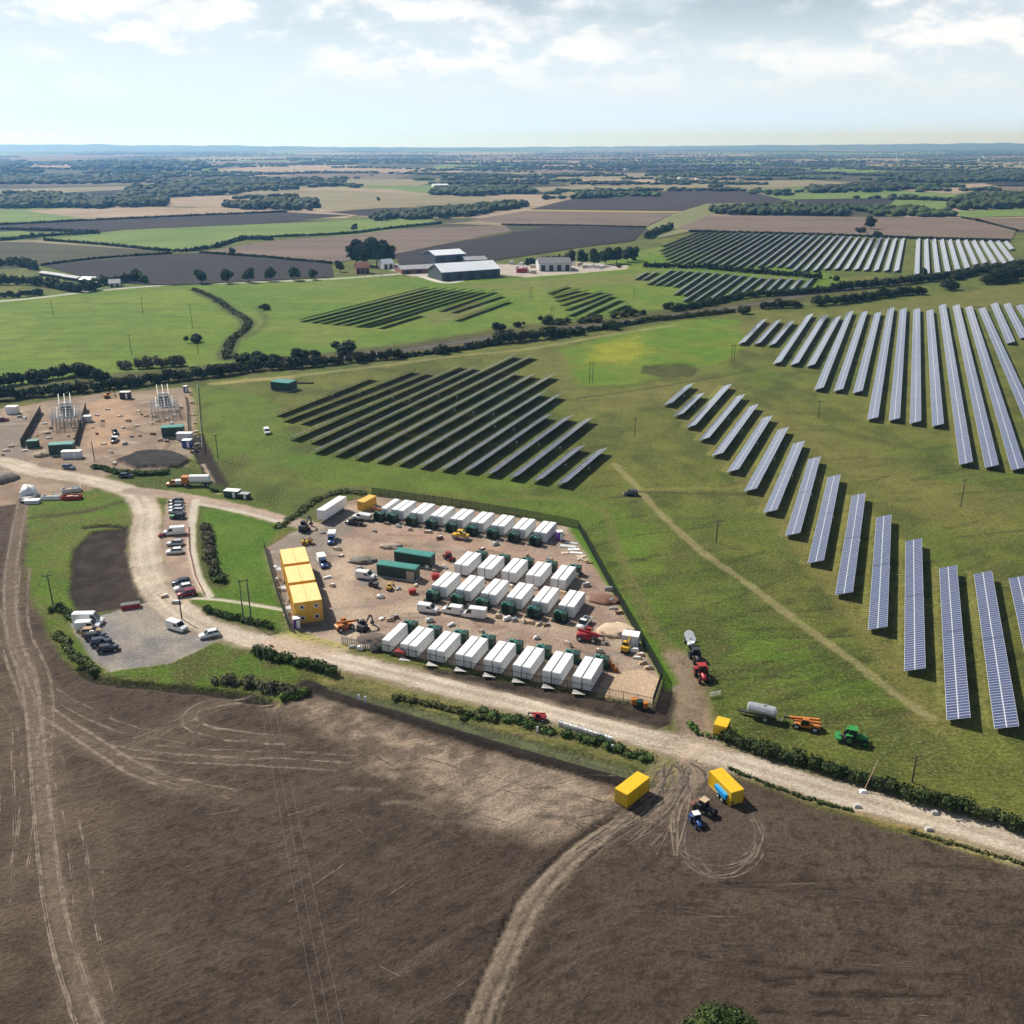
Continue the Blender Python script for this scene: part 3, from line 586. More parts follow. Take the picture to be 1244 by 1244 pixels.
# ------------- the unpaved site road
MAIN = [(-60, 560), (0, 560), (42, 572), (98, 581), (140, 591), (166, 602), (178, 622), (176, 655), (180, 690), (195, 722), (222, 746), (262, 764), (330, 783), (400, 799), (480, 818), (560, 838), (640, 857), (720, 878), (790, 897), (860, 915), (940, 940), (1020, 964), (1100, 985), (1180, 1007), (1244, 1027), (1340, 1060)]
stroke(MAIN, 8.2, (0.30, 0.235, 0.175), soft=.8, amp=1.0, alpha=.85, grass=.1, region='road_edge')
stroke(MAIN[:11], 7.4, ROAD, 'dirt_road', soft=.45, amp=.8, scale=2, grass=0, rough=.35, var=(ROADD, 3), ruts=(1.4, (0.60, 0.52, 0.42), .9, .5))
stroke(MAIN[9:], 5.6, ROAD, 'dirt_road', soft=.4, amp=.6, scale=2, grass=0, rough=.35, var=(ROADD, 2.5), ruts=(1.2, (0.62, 0.54, 0.44), .7, .6))
stroke(MAIN[12:], .9, (0.40, 0.32, 0.24), soft=.5, amp=.4, alpha=.6)
stroke([(160, 596), (200, 600), (240, 607), (300, 620), (350, 633), (385, 640)], 6.0, (0.42, 0.33, 0.255), 'dirt_road', soft=.8, amp=.7, grass=0, rough=.4, var=((0.35, 0.265, 0.205), 2.5))
stroke([(345, 783), (375, 785), (410, 780), (432, 768)], 9, (0.47, 0.365, 0.27), soft=1.5, amp=1.2)
poly([(202, 606), (232, 606), (236, 660), (246, 716), (222, 732), (200, 705), (194, 660)], (0.40, 0.295, 0.215), 'parking_strip', soft=.8, amp=.8, grass=0, rough=.4, var=((0.33, 0.25, 0.19), 3))
for pl, w_ in (([(237, 608), (233, 640), (233, 668), (240, 700), (254, 724)], 2.2), ([(222, 726), (262, 728), (300, 733), (345, 741)], 1.3), ([(238, 612), (290, 621), (345, 636)], 1.5)):
    stroke(pl, w_, (0.50, 0.44, 0.36), 'footpath', soft=.35, amp=.2, grass=0, rough=.2)
poly([(798, 895), (850, 885), (885, 908), (862, 930), (838, 955), (795, 945)], (0.37, 0.285, 0.21), soft=3, amp=3, alpha=.6, grass=0)

lum = COLR.mean(-1, keepdims=True)
COLR *= (.90+.17*GR[..., None])*np.clip((lum/.30), .05, 1)**.40; COLR[..., 1] *= 1+.06*GR
COLR[..., 2] *= 1-.45*GR; COLR[..., 0] *= 1-.03*GR
# build the sheet: one object per kind of cover, all cut from the same grid
flat = np.stack([GX, GY, Z], -1).reshape(-1, 3); colf = np.concatenate([COLR.reshape(-1, 3), np.ones((NX*NY, 1))], 1); grf = np.stack([GR.ravel(), RG.ravel(), smooth((GX-8-(GY-100)*.1)/14).ravel(), np.ones(NX*NY)], 1)
idx = (np.arange(NY-1)[:, None]*NX+np.arange(NX-1)[None, :]).ravel()
quads = np.stack([idx, idx+1, idx+NX+1, idx+NX], 1); freg = REG[:-1, :-1].ravel()
gm = bpy.data.materials.new('ground_cover'); gm.use_nodes = True; nt = gm.node_tree; bs = nt.nodes['Principled BSDF']
ac = nt.nodes.new('ShaderNodeVertexColor'); ac.layer_name = 'cover'; ak = nt.nodes.new('ShaderNodeVertexColor'); ak.layer_name = 'kind'
sk = nt.nodes.new('ShaderNodeSeparateColor'); L(nt, ak.outputs[0], sk.inputs[0])
gp = nt.nodes.new('ShaderNodeNewGeometry')
def gnoise(scale, detail=6, rough=.6, stretch=None):
    n = nt.nodes.new('ShaderNodeTexNoise'); n.inputs['Scale'].default_value = scale; n.inputs['Detail'].default_value = detail; n.inputs['Roughness'].default_value = rough
    src = gp.outputs['Position']
    if stretch:
        mp = nt.nodes.new('ShaderNodeMapping'); mp.inputs['Scale'].default_value = stretch; mp.inputs['Rotation'].default_value = (0, 0, .5); L(nt, src, mp.inputs[0]); src = mp.outputs[0]
    L(nt, src, n.inputs['Vector']); return n.outputs['Fac']
fine = gnoise(1.6, 8, .7); tuft = gnoise(.55, 7, .68, (1, 1.9, 1)); cloud_ = gnoise(.09, 5, .6)
col = mixc(nt, mathn(nt, 'MULTIPLY', sk.outputs[0], maprange(nt, tuft, .42, .66, 0, .55)), ac.outputs[0], (0.046, 0.060, 0.020))
col = mixc(nt, mathn(nt, 'MULTIPLY', sk.outputs[0], maprange(nt, fine, .48, .68, 0, .62)), col, (0.20, 0.185, 0.085))
hsv = nt.nodes.new('ShaderNodeHueSaturation'); L(nt, col, hsv.inputs['Color'])
grit = gnoise(3.6, 6, .75)
def lines(rot, sx, sy):
    mp = nt.nodes.new('ShaderNodeMapping'); mp.inputs['Rotation'].default_value = (0, 0, rot); L(nt, gp.outputs['Position'], mp.inputs[0])
    mp.inputs[0].links and nt.links.remove(mp.inputs[0].links[0]); L(nt, WARP, mp.inputs[0]); m2_ = nt.nodes.new('ShaderNodeMapping'); m2_.inputs['Scale'].default_value = (sx, sy, 1); L(nt, mp.outputs[0], m2_.inputs[0])
    n = nt.nodes.new('ShaderNodeTexNoise'); n.inputs['Scale'].default_value = 1; n.inputs['Detail'].default_value = 5; n.inputs['Roughness'].default_value = .65; n.inputs['Distortion'].default_value = .35; L(nt, m2_.outputs[0], n.inputs['Vector']); return n.outputs['Fac']
soilw = mathn(nt, 'MULTIPLY', mathn(nt, 'SUBTRACT', 1.0, sk.outputs[0]), sk.outputs[1])
wv = nt.nodes.new('ShaderNodeTexNoise'); wv.inputs['Scale'].default_value = .018; wv.inputs['Detail'].default_value = 2; L(nt, gp.outputs['Position'], wv.inputs['Vector'])
wm = nt.nodes.new('ShaderNodeVectorMath'); wm.operation = 'MULTIPLY_ADD'; L(nt, wv.outputs['Color'], wm.inputs[0]); wm.inputs[1].default_value = (15, 15, 0); L(nt, gp.outputs['Position'], wm.inputs[2]); WARP = wm.outputs[0]
la = lines(-.55, .16, 1.7); lb = lines(.25, .13, 1.9)
ln_ = mathn(nt, 'ADD', mathn(nt, 'MULTIPLY', la, mathn(nt, 'SUBTRACT', 1.0, sk.outputs[2])), mathn(nt, 'MULTIPLY', lb, sk.outputs[2]))
vv = mathn(nt, 'ADD', mathn(nt, 'ADD', maprange(nt, fine, .3, .7, -.36, .36, False), maprange(nt, grit, .3, .7, -.26, .26, False)), mathn(nt, 'ADD', maprange(nt, cloud_, .3, .7, .86, 1.12), mathn(nt, 'MULTIPLY', mathn(nt, 'MULTIPLY', soilw, maprange(nt, cloud_, .35, .65, .35, 1.0)), maprange(nt, ln_, .34, .66, -.13, .13, False))))
L(nt, vv, hsv.inputs['Value']); L(nt, hsv.outputs[0], bs.inputs['Base Color'])
bs.inputs['Roughness'].default_value = .95; bs.inputs['Specular IOR Level'].default_value = .15
bh = mathn(nt, 'ADD', mathn(nt, 'MULTIPLY', mathn(nt, 'ADD', fine, mathn(nt, 'ADD', mathn(nt, 'MULTIPLY', grit, .5), mathn(nt, 'MULTIPLY', ln_, .5))), sk.outputs[1]), mathn(nt, 'MULTIPLY', tuft, sk.outputs[0]))
bp = nt.nodes.new('ShaderNodeBump'); bp.inputs['Strength'].default_value = .9; bp.inputs['Distance'].default_value = .6; L(nt, bh, bp.inputs['Height']); L(nt, bp.outputs[0], bs.inputs['Normal'])
for ri, rn in enumerate(REGN):
    qs = quads[freg == ri]
    if not len(qs): continue
    used, inv = np.unique(qs, return_inverse=True); inv = inv.reshape(qs.shape)
    me = bpy.data.meshes.new(rn); nv, nf = len(used), len(qs)
    me.vertices.add(nv); me.vertices.foreach_set('co', flat[used].ravel().astype(np.float32))
    me.loops.add(nf*4); me.loops.foreach_set('vertex_index', inv.ravel().astype(np.int32))
    me.polygons.add(nf); me.polygons.foreach_set('loop_start', (np.arange(nf)*4).astype(np.int32)); me.polygons.foreach_set('loop_total', np.full(nf, 4, np.int32))
    me.update(calc_edges=True)
    for ln, arr in (('cover', colf), ('kind', grf)):
        at = me.color_attributes.new(ln, 'FLOAT_COLOR', 'POINT'); at.data.foreach_set('color', arr[used].ravel().astype(np.float32))
    me.polygons.foreach_set('use_smooth', np.ones(nf, bool)); me.materials.append(gm)
    o = link(rn, me); o['kind'] = 'structure'
def drape(P):
    i = np.clip(np.searchsorted(XS, P[:, 0])-1, 0, NX-2); j = np.clip(np.searchsorted(YS, P[:, 1])-1, 0, NY-2)
    fx = (P[:, 0]-XS[i])/(XS[i+1]-XS[i]); fy = (P[:, 1]-YS[j])/(YS[j+1]-YS[j])
    return (Z[j, i]*(1-fx)+Z[j, i+1]*fx)*(1-fy)+(Z[j+1, i]*(1-fx)+Z[j+1, i+1]*fx)*fy
for tone, c_ in (('light', (0.155, 0.118, 0.087)), ('dark', (0.060, 0.045, 0.035)), ('faint', (0.112, 0.084, 0.063))):
    V, F, n0 = [], [], 0
    for a, b in RIB[tone]:
        n = len(a); V.append(np.stack([np.column_stack([a, drape(a)+.035]), np.column_stack([b, drape(b)+.035])], 1).reshape(-1, 3)); k = np.arange(n-1)*2+n0; F.append(np.stack([k, k+2, k+3, k+1], 1)); n0 += 2*n
    V = np.concatenate(V); F = np.concatenate(F); me = bpy.data.meshes.new('tyre_marks'); me.from_pydata(V.tolist(), [], F.tolist()); me.materials.append(mat('tyre_mark_'+tone, c_, .95, var=.35, vscale=.8)); me.update()
    link('tyre_marks', me)['kind'] = 'structure'
def ground_z(x, y):
    i = min(NX-1, max(0, np.searchsorted(XS, x))); j = min(NY-1, max(0, np.searchsorted(YS, y))); return float(Z[j, i])
# ------------------------------------------------------------------ numpy mesh helper and foliage
def np_mesh(name, V, F4=None, F3=None, mats=(), mi=None, smooth_=False):
    me = bpy.data.meshes.new(name); me.vertices.add(len(V)); me.vertices.foreach_set('co', np.asarray(V, np.float32).ravel())
    F4 = np.zeros((0, 4), int) if F4 is None else F4; F3 = np.zeros((0, 3), int) if F3 is None else F3
    n4, n3 = len(F4), len(F3); me.loops.add(n4*4+n3*3); me.loops.foreach_set('vertex_index', np.concatenate([F4.ravel(), F3.ravel()]).astype(np.int32))
    me.polygons.add(n4+n3)
    st_ = np.concatenate([np.arange(n4)*4, n4*4+np.arange(n3)*3]).astype(np.int32)
    me.polygons.foreach_set('loop_start', st_); me.polygons.foreach_set('loop_total', np.concatenate([np.full(n4, 4), np.full(n3, 3)]).astype(np.int32))
    for m_ in mats: me.materials.append(m_)
    if mi is not None: me.polygons.foreach_set('material_index', np.asarray(mi, np.int32))
    if smooth_: me.polygons.foreach_set('use_smooth', np.ones(n4+n3, bool))
    me.update(calc_edges=True); return me
def ico(sub):
    t = (1+5**.5)/2
    v = [(-1, t, 0), (1, t, 0), (-1, -t, 0), (1, -t, 0), (0, -1, t), (0, 1, t), (0, -1, -t), (0, 1, -t), (t, 0, -1), (t, 0, 1), (-t, 0, -1), (-t, 0, 1)]
    f = [(0, 11, 5), (0, 5, 1), (0, 1, 7), (0, 7, 10), (0, 10, 11), (1, 5, 9), (5, 11, 4), (11, 10, 2), (10, 7, 6), (7, 1, 8), (3, 9, 4), (3, 4, 2), (3, 2, 6), (3, 6, 8), (3, 8, 9), (4, 9, 5), (2, 4, 11), (6, 2, 10), (8, 6, 7), (9, 8, 1)]
    v = [np.array(p)/np.linalg.norm(p) for p in v]
    for _ in range(sub):
        c = {}; nf = []
        def md(a, b):
            k = (min(a, b), max(a, b))
            if k not in c: p = v[a]+v[b]; v.append(p/np.linalg.norm(p)); c[k] = len(v)-1
            return c[k]
        for a, b, d in f: x, y, z = md(a, b), md(b, d), md(d, a); nf += [(a, x, z), (b, y, x), (d, z, y), (x, y, z)]
        f = nf
    return np.array(v), np.array(f)
ICO0, ICO1, ICO2 = ico(0), ico(1), ico(2)
def leaves(blobs, size, per_m2, squash=.9):
    """leaf clumps: small tilted quads scattered through the shell of every blob"""
    V = []
    for (x, y, z, rx, rz) in blobs:
        n = max(6, int(4*math.pi*rx*(rx+rz)/2*per_m2)); d = rng.normal(size=(n, 3)); d /= np.linalg.norm(d, axis=1)[:, None]
        d[:, 2] = np.where(d[:, 2] < -.5, -d[:, 2], d[:, 2])
        r = (.60+.58*rng.random(n)**.8)[:, None]
        p = np.array((x, y, z))+d*r*np.array((rx, rx, rz))
        nn = d+rng.normal(size=(n, 3))*.55; nn /= np.linalg.norm(nn, axis=1)[:, None]
        a = np.cross(nn, rng.normal(size=(n, 3))); a /= np.linalg.norm(a, axis=1)[:, None]; b = np.cross(nn, a)
        s_ = (size*(.55+.9*rng.random(n)))[:, None]
        V.append(np.stack([p-a*s_-b*s_*squash, p+a*s_-b*s_*.5, p+a*s_*.6+b*s_, p-a*s_+b*s_*squash*.6], 1))
    V = np.concatenate(V).reshape(-1, 3); return V, np.arange(len(V)).reshape(-1, 4)
def cores(blobs, k=.86, base=ICO1, jit=.13):
    V, F = [], []; n = 0
    for (x, y, z, rx, rz) in blobs:
        v = base[0]*(1+rng.normal(size=(len(base[0]), 1))*jit)*np.array((rx, rx, rz))*k+np.array((x, y, z)); V.append(v); F.append(base[1]+n); n += len(v)
    return np.concatenate(V), np.concatenate(F)
def foliage_mesh(name, blobs, size, per_m2, mt, core=True, k=.74, base=ICO1):
    V, F4 = leaves(blobs, size, per_m2)
    if core: V2, F3 = cores(blobs, k, base); return np_mesh(name, np.concatenate([V, V2]), F4, F3+len(V), (mt,))
    return np_mesh(name, V, F4, None, (mt,))
def crown_blobs(h, w, n=14, low=.3):
    out = []
    for i in range(n):
        a = random.uniform(0, 6.28); t = random.uniform(0, 1); rr = (w/2)*(1-abs(t-.38)**1.5*.95)*random.uniform(.25, .72); r = w*random.uniform(.15, .26)
        out.append((rr*math.cos(a), rr*math.sin(a), h*(low+(1-low)*t*.82), r, r*random.uniform(.75, .95)))
    return out
def make_tree(name, label, h, w, mt, loc, group=None, low=.3, per=3.2, size=.36):
    t = thing(name, label, 'tree' if h > 4.5 else 'bush', loc, random.uniform(0, 6), group)
    mb = MB(); mb.cyl((0, 0, -.2), (0, 0, h*.42), h*.028, BARK, r1=h*.018, n=7)
    for k in range(5):
        a = k*1.26+random.random(); mb.cyl((0, 0, h*(.24+.04*k)), (math.cos(a)*w*.3, math.sin(a)*w*.3, h*(.52+.05*k)), h*.013, BARK, r1=h*.005, n=5)
    part(mb, 'trunk', t)
    kid(link('crown', foliage_mesh('crown', crown_blobs(h, w, 16, low), size, per, mt), t), t)
    return t
def make_bush(name, label, h, w, mt, loc, group=None, per=3.5, size=.26):
    t = thing(name, label, 'bush', loc, random.uniform(0, 6), group)
    mb = MB()
    for k in range(5):
        a = k*1.3; mb.cyl((0, 0, -.1), (math.cos(a)*w*.22, math.sin(a)*w*.22, h*.6), .06, BARK, r1=.02, n=5)
    part(mb, 'stems', t)
    bl = [(random.gauss(0, w*.2), random.gauss(0, w*.2), h*random.uniform(.25, .62), w*random.uniform(.2, .32), h*random.uniform(.26, .36)) for _ in range(9)]
    kid(link('crown', foliage_mesh('crown', bl, size, per, mt), t), t); return t
def hedge(name, label, px, h, w, mt, per=2.2, size=.32, cat='hedge', jit=.3, group=None, step=None, hv=.25):
    pts = resample(W(px), step or w*.36); bl = []
    for x, y in pts:
        hh = h*random.uniform(1-hv, 1+hv)
        bl.append((x+random.gauss(0, w*jit*.4), y+random.gauss(0, w*jit*.4), hh*random.uniform(.34, .5), w*random.uniform(.30, .56), hh*random.uniform(.38, .58)))
    c = pts[len(pts)//2]; bl = [(x-c[0], y-c[1], z, a, b) for x, y, z, a, b in bl]
    o = link(name, foliage_mesh(name, bl, size, per, mt, k=.66)); o.location = (c[0], c[1], 0)
    return tag(o, label, cat, group)

# ------------------------------------------------------------------ far country: fields, hedges, woods, hills
fieldmats = {}
def fieldmat(c, c2, stripe=0.0, ang=0.0):
    c, c2 = [tuple(min(1, (sum(q)/3/.30))**.38*v for v in q) for q in (c, c2)]; k = (c, c2, stripe, ang)
    if k in fieldmats: return fieldmats[k]
    m = bpy.data.materials.new('field_cover'); m.use_nodes = True; nt = m.node_tree; b = nt.nodes['Principled BSDF']; geo = nt.nodes.new('ShaderNodeNewGeometry')
    nz = nt.nodes.new('ShaderNodeTexNoise'); nz.inputs['Scale'].default_value = .012; nz.inputs['Detail'].default_value = 7; nz.inputs['Roughness'].default_value = .65; L(nt, geo.outputs['Position'], nz.inputs['Vector'])
    f = maprange(nt, nz.outputs['Fac'], .32, .68)
    if stripe:
        mp = nt.nodes.new('ShaderNodeMapping'); mp.inputs['Rotation'].default_value = (0, 0, ang); mp.inputs['Scale'].default_value = (.004, .06, 1); L(nt, geo.outputs['Position'], mp.inputs[0])
        ns = nt.nodes.new('ShaderNodeTexNoise'); ns.inputs['Scale'].default_value = 1; ns.inputs['Detail'].default_value = 3; L(nt, mp.outputs[0], ns.inputs['Vector'])
        f = mathn(nt, 'ADD', mathn(nt, 'MULTIPLY', f, 1-stripe), mathn(nt, 'MULTIPLY', maprange(nt, ns.outputs['Fac'], .38, .62), stripe))
    L(nt, mixc(nt, f, c, c2), b.inputs['Base Color']); b.inputs['Roughness'].default_value = .95; b.inputs['Specular IOR Level'].default_value = .1
    fieldmats[k] = m; return m
TANF = ((0.27, 0.205, 0.14), (0.34, 0.265, 0.185)); BROWN = ((0.165, 0.125, 0.098), (0.215, 0.165, 0.128)); PLOUGH = ((0.050, 0.043, 0.042), (0.072, 0.060, 0.056))
GREENF = ((0.135, 0.205, 0.045), (0.185, 0.250, 0.070)); PALE = ((0.21, 0.185, 0.105), (0.27, 0.235, 0.14)); OLIVEF = ((0.082, 0.085, 0.045), (0.115, 0.108, 0.062))
fz = [0.25]
def field(px, cc, stripe=.4, ang=.4, name='far_field'):
    p = W(px); fz[0] += .02; me = bpy.data.meshes.new(name); me.from_pydata([(x, y, fz[0]) for x, y in p], [], [list(range(len(p)))]); me.materials.append(fieldmat(*cc, stripe, ang))
    me.update()
    if me.polygons[0].normal.z < 0: me.flip_normals()
    o = link(name, me); o['kind'] = 'structure'; return o
# mosaic of small fields toward the horizon
V, F, MI = [], [], []; mos = [fieldmat(*c_, .3, a_) for c_, a_ in ((TANF, .2), (BROWN, .9), (PLOUGH, .4), (GREENF, .3), (PALE, 1.2), (OLIVEF, .7), (GREENF, 1.4))]
yy = 1150.0
while yy < 24000:
    dy = yy*.16+random.uniform(40, 160); xw = 230+yy*.05; x = -yy*.68-400
    while x < yy*.68+400:
        dx = xw*random.uniform(.6, 1.9); sk_ = random.uniform(-.12, .12)*dx; b = len(V)
        V += [(x, yy+sk_, .2), (x+dx, yy-sk_, .2), (x+dx+30, yy+dy-sk_, .2), (x+30, yy+dy+sk_, .2)]; F.append((b, b+1, b+2, b+3)); MI.append(random.choices(range(7), (1.1, 2.6, 2.6, .8, 1.2, 4, .5))[0]); x += dx+random.uniform(0, 14)
    yy += dy
me = bpy.data.meshes.new('distant_fields'); me.from_pydata(V, [], F)
for m_ in mos: me.materials.append(m_)
me.polygons.foreach_set('material_index', MI); me.update(); link('distant_fields', me)['kind'] = 'structure'
for px_, cc, s_, a_ in [
    ([(0, 206), (60, 203), (160, 204), (260, 208), (180, 215), (60, 213), (0, 213)], OLIVEF, .2, 0),
    ([(180, 214), (256, 207), (330, 201), (425, 199), (460, 206), (335, 214)], TANF, .3, .3),
    ([(0, 230), (162, 226), (160, 230), (0, 238)], PALE, .3, .1), ([(203, 240), (300, 237), (306, 243), (270, 252), (203, 251)], TANF, .3, .2),
    ([(0, 258), (84, 267), (0, 272)], GREENF, .2, .3), ([(28, 256), (142, 251), (304, 254), (350, 258), (118, 268)], TANF, .3, .9),
    ([(0, 273), (118, 268), (348, 258), (425, 262), (304, 273), (148, 280), (0, 282)], PLOUGH, .3, .2),
    ([(0, 282), (25, 281), (74, 286), (0, 293)], GREENF, .2, .1),
    ([(-60, 298), (40, 294), (205, 306), (209, 309), (51, 323), (-60, 331)], OLIVEF, .5, 1.2),
    ([(54, 292), (148, 280), (420, 268), (520, 265), (536, 272), (420, 287), (294, 291), (236, 305), (209, 304)], GREENF, .2, .5),
    ([(-20, 294), (54, 292), (150, 300), (208, 304), (205, 306), (40, 295)], PALE, .2, .5),
    ([(243, 307), (331, 293), (430, 286), (480, 279), (612, 274), (622, 281), (480, 309), (405, 320)], BROWN, .55, .35),
    ([(51, 323), (209, 309), (243, 308), (402, 321), (406, 337), (210, 347), (160, 345), (100, 336)], PLOUGH, .4, 1.1),
    ([(479, 309), (623, 283), (670, 275), (785, 277), (770, 293), (704, 301), (582, 320), (485, 322)], PLOUGH, .4, .7),
    ([(340, 241), (370, 232), (400, 229), (525, 236), (640, 243), (460, 254), (400, 256), (370, 249)], PALE, .4, .2),
    ([(330, 232), (400, 228), (470, 230), (525, 236), (400, 231)], TANF, .4, .2),
    ([(400, 258), (465, 253), (530, 252), (450, 263)], PLOUGH, .3, .2), ([(536, 272), (600, 268), (630, 273), (612, 275)], PALE, .3, .2),
    ([(569, 268), (643, 256), (822, 258), (782, 277), (670, 275), (630, 274)], BROWN, .55, .3), ([(640, 255), (822, 257.3), (821, 259), (641, 256.6)], ((0.30, 0.25, 0.09), (0.34, 0.29, 0.11)), .1, 0),
    ([(643, 255), (690, 243), (770, 233), (900, 231), (962, 245), (900, 250), (850, 257)], ((0.070, 0.056, 0.056), (0.09, 0.07, 0.068)), .4, .2),
    ([(784, 277), (822, 259), (858, 248), (908, 247), (862, 262), (838, 282), (800, 290)], ((0.17, 0.20, 0.075), (0.22, 0.215, 0.10)), .2, .2),
    ([(862, 262), (1030, 264), (1172, 265), (1234, 281), (1230, 291), (1000, 285), (838, 280.5), (822, 278)], BROWN, .6, 1.25),
    ([(1162, 257), (1260, 254), (1260, 263), (1168, 265)], GREENF, .2, .2), ([(1187, 266), (1260, 265), (1260, 280), (1236, 280)], BROWN, .5, .2),
    ([(1080, 231), (1114, 226), (1195, 223), (1216, 228), (1162, 236)], TANF, .3, .2), ([(942, 235), (1162, 236), (1162, 240), (950, 243)], GREENF, .3, .3),
    ([(1090, 241), (1150, 245), (1150, 256), (1080, 250)], GREENF, .3, .3), ([(790, 222), (980, 219), (1060, 223), (960, 228), (800, 229)], PALE, .3, .3), ([(1050, 200), (1200, 195), (1260, 196), (1260, 205), (1080, 206)], PALE, .3, .3),
    ([(620, 218), (690, 218), (680, 222), (610, 221)], GREENF, .3, .3), ([(640, 228), (720, 226), (760, 231), (680, 240)], PALE, .3, .1)]:
    field(px_, cc, s_, a_)
def wood(name, label, polys, h, dens, mt, cap=420, base=ICO1, cat='woodland'):
    bl = []
    for px_ in polys:
        p = np.array(W(px_)); x0, y0 = p.min(0); x1, y1 = p.max(0); n = 0; tries = 0
        A = .5*abs(np.dot(p[:, 0], np.roll(p[:, 1], 1))-np.dot(p[:, 1], np.roll(p[:, 0], 1))); want = int(min(cap, max(8, A*dens))); rr = min(max(h*.34, math.sqrt(A/want)*.62), h*1.1)
        while n < want and tries < want*12:
            tries += 1; x, y = random.uniform(x0, x1), random.uniform(y0, y1); c = False
            for i in range(len(p)):
                (ax, ay), (bx, by) = p[i-1], p[i]
                if (ay > y) != (by > y) and x < (bx-ax)*(y-ay)/(by-ay)+ax: c = not c
            if not c: continue
            hh = h*random.uniform(.65, 1.15); r = rr*random.uniform(.7, 1.15); bl.append((x, y, hh*.52, r, hh*.5)); n += 1
    V, F3 = cores(bl, 1.0, base, .16); o = link(name, np_mesh(name, V, None, F3, (mt,))); return tag(o, label, cat, None, 'stuff')
wood('woodland', 'dark green wood filling the left middle distance beyond the tan field', [[(-20, 243), (60, 238), (137, 246), (137, 254), (60, 253), (-20, 254)], [(137, 247), (200, 243), (205, 250), (150, 253)]], 11, 1/110, LEAFD)
wood('woodland', 'long band of trees below the pale stubble strip, left distance', [[(160, 227), (260, 220), (420, 217), (418, 226), (290, 236), (200, 241), (140, 244)]], 10, 1/300, LEAFD)
wood('woodland', 'compact dark wood right of the tan field in the left distance', [[(270, 252), (330, 247), (386, 247), (385, 256), (300, 255)]], 11, 1/110, LEAFD)
wood('woodland', 'blue hazy forest block near the left horizon', [[(80, 199), (140, 196), (250, 197), (262, 209), (180, 208), (90, 206)], [(-20, 196), (30, 196), (52, 211), (-20, 215)]], 16, 1/5000, LEAFD, 380)
wood('woodland', 'thin tree belt across the left distance above the stubble strip', [[(-20, 217), (90, 215), (200, 216), (205, 222), (90, 224), (-20, 225)]], 10, 1/900, LEAFD)
wood('woodland', 'wood behind the pale field, centre distance', [[(525, 232), (640, 230), (650, 236), (560, 239), (525, 237)]], 11, 1/260, LEAFD)
wood('woodland', 'slanting tree belt between green and brown fields above the farm', [[(445, 266), (520, 258), (630, 248), (643, 251), (560, 265), (460, 269)]], 9, 1/90, LEAFD)
wood('woodland', 'clump of trees at the left edge of the dark ploughed hill', [[(700, 237), (740, 233), (742, 241), (705, 242)]], 10, 1/150, LEAFD)
wood('woodland', 'dark straight plantation along the top of the far solar field stubble', [[(864, 257), (950, 252), (1030, 256), (1030, 263), (866, 261)]], 10, 1/80, LEAFD)
wood('woodland', 'looser trees continuing right of the dark plantation', [[(1032, 254), (1100, 254), (1150, 259), (1160, 264), (1060, 263)]], 8, 1/170, LEAF)
wood('woodland', 'large dark wood at the right edge above the green strip', [[(1150, 252), (1185, 241), (1275, 237), (1275, 252), (1165, 256)]], 13, 1/150, LEAFD)
wood('woodland', 'dark copse right of centre between pale fields', [[(982, 229), (1100, 226), (1105, 231), (1040, 235), (985, 235)]], 10, 1/340, LEAFD)
wood('woodland', 'broad hazy wood below the town at right', [[(1064, 213), (1270, 208), (1270, 221), (1110, 222)]], 11, 1/800, LEAFD)
strips = []
for k in range(300):
    y = 178.6+(random.random()**1.35)*64; x0 = random.uniform(-60, 1200); ln = random.uniform(25, 190)*(1.4 if y < 208 else .6); s_ = random.uniform(-.03, .03); th = .35+.016*(y-178)*random.uniform(.7, 1.5)
    if 225 < y and (x0 < 640 and random.random() < .75): continue
    strips.append([(x0, y), (x0+ln, y+ln*s_), (x0+ln, y+ln*s_+th), (x0, y+th)])
wood('distant_trees', 'hedgerow trees and copses dotted over the hazy plain to the horizon', strips[:150], 8, 1/300, LEAFD, 70, ICO0, 'trees')
wood('distant_trees', 'further hedgerows and tree lines across the far plain', strips[150:], 8, 1/300, LEAF, 70, ICO0, 'trees')
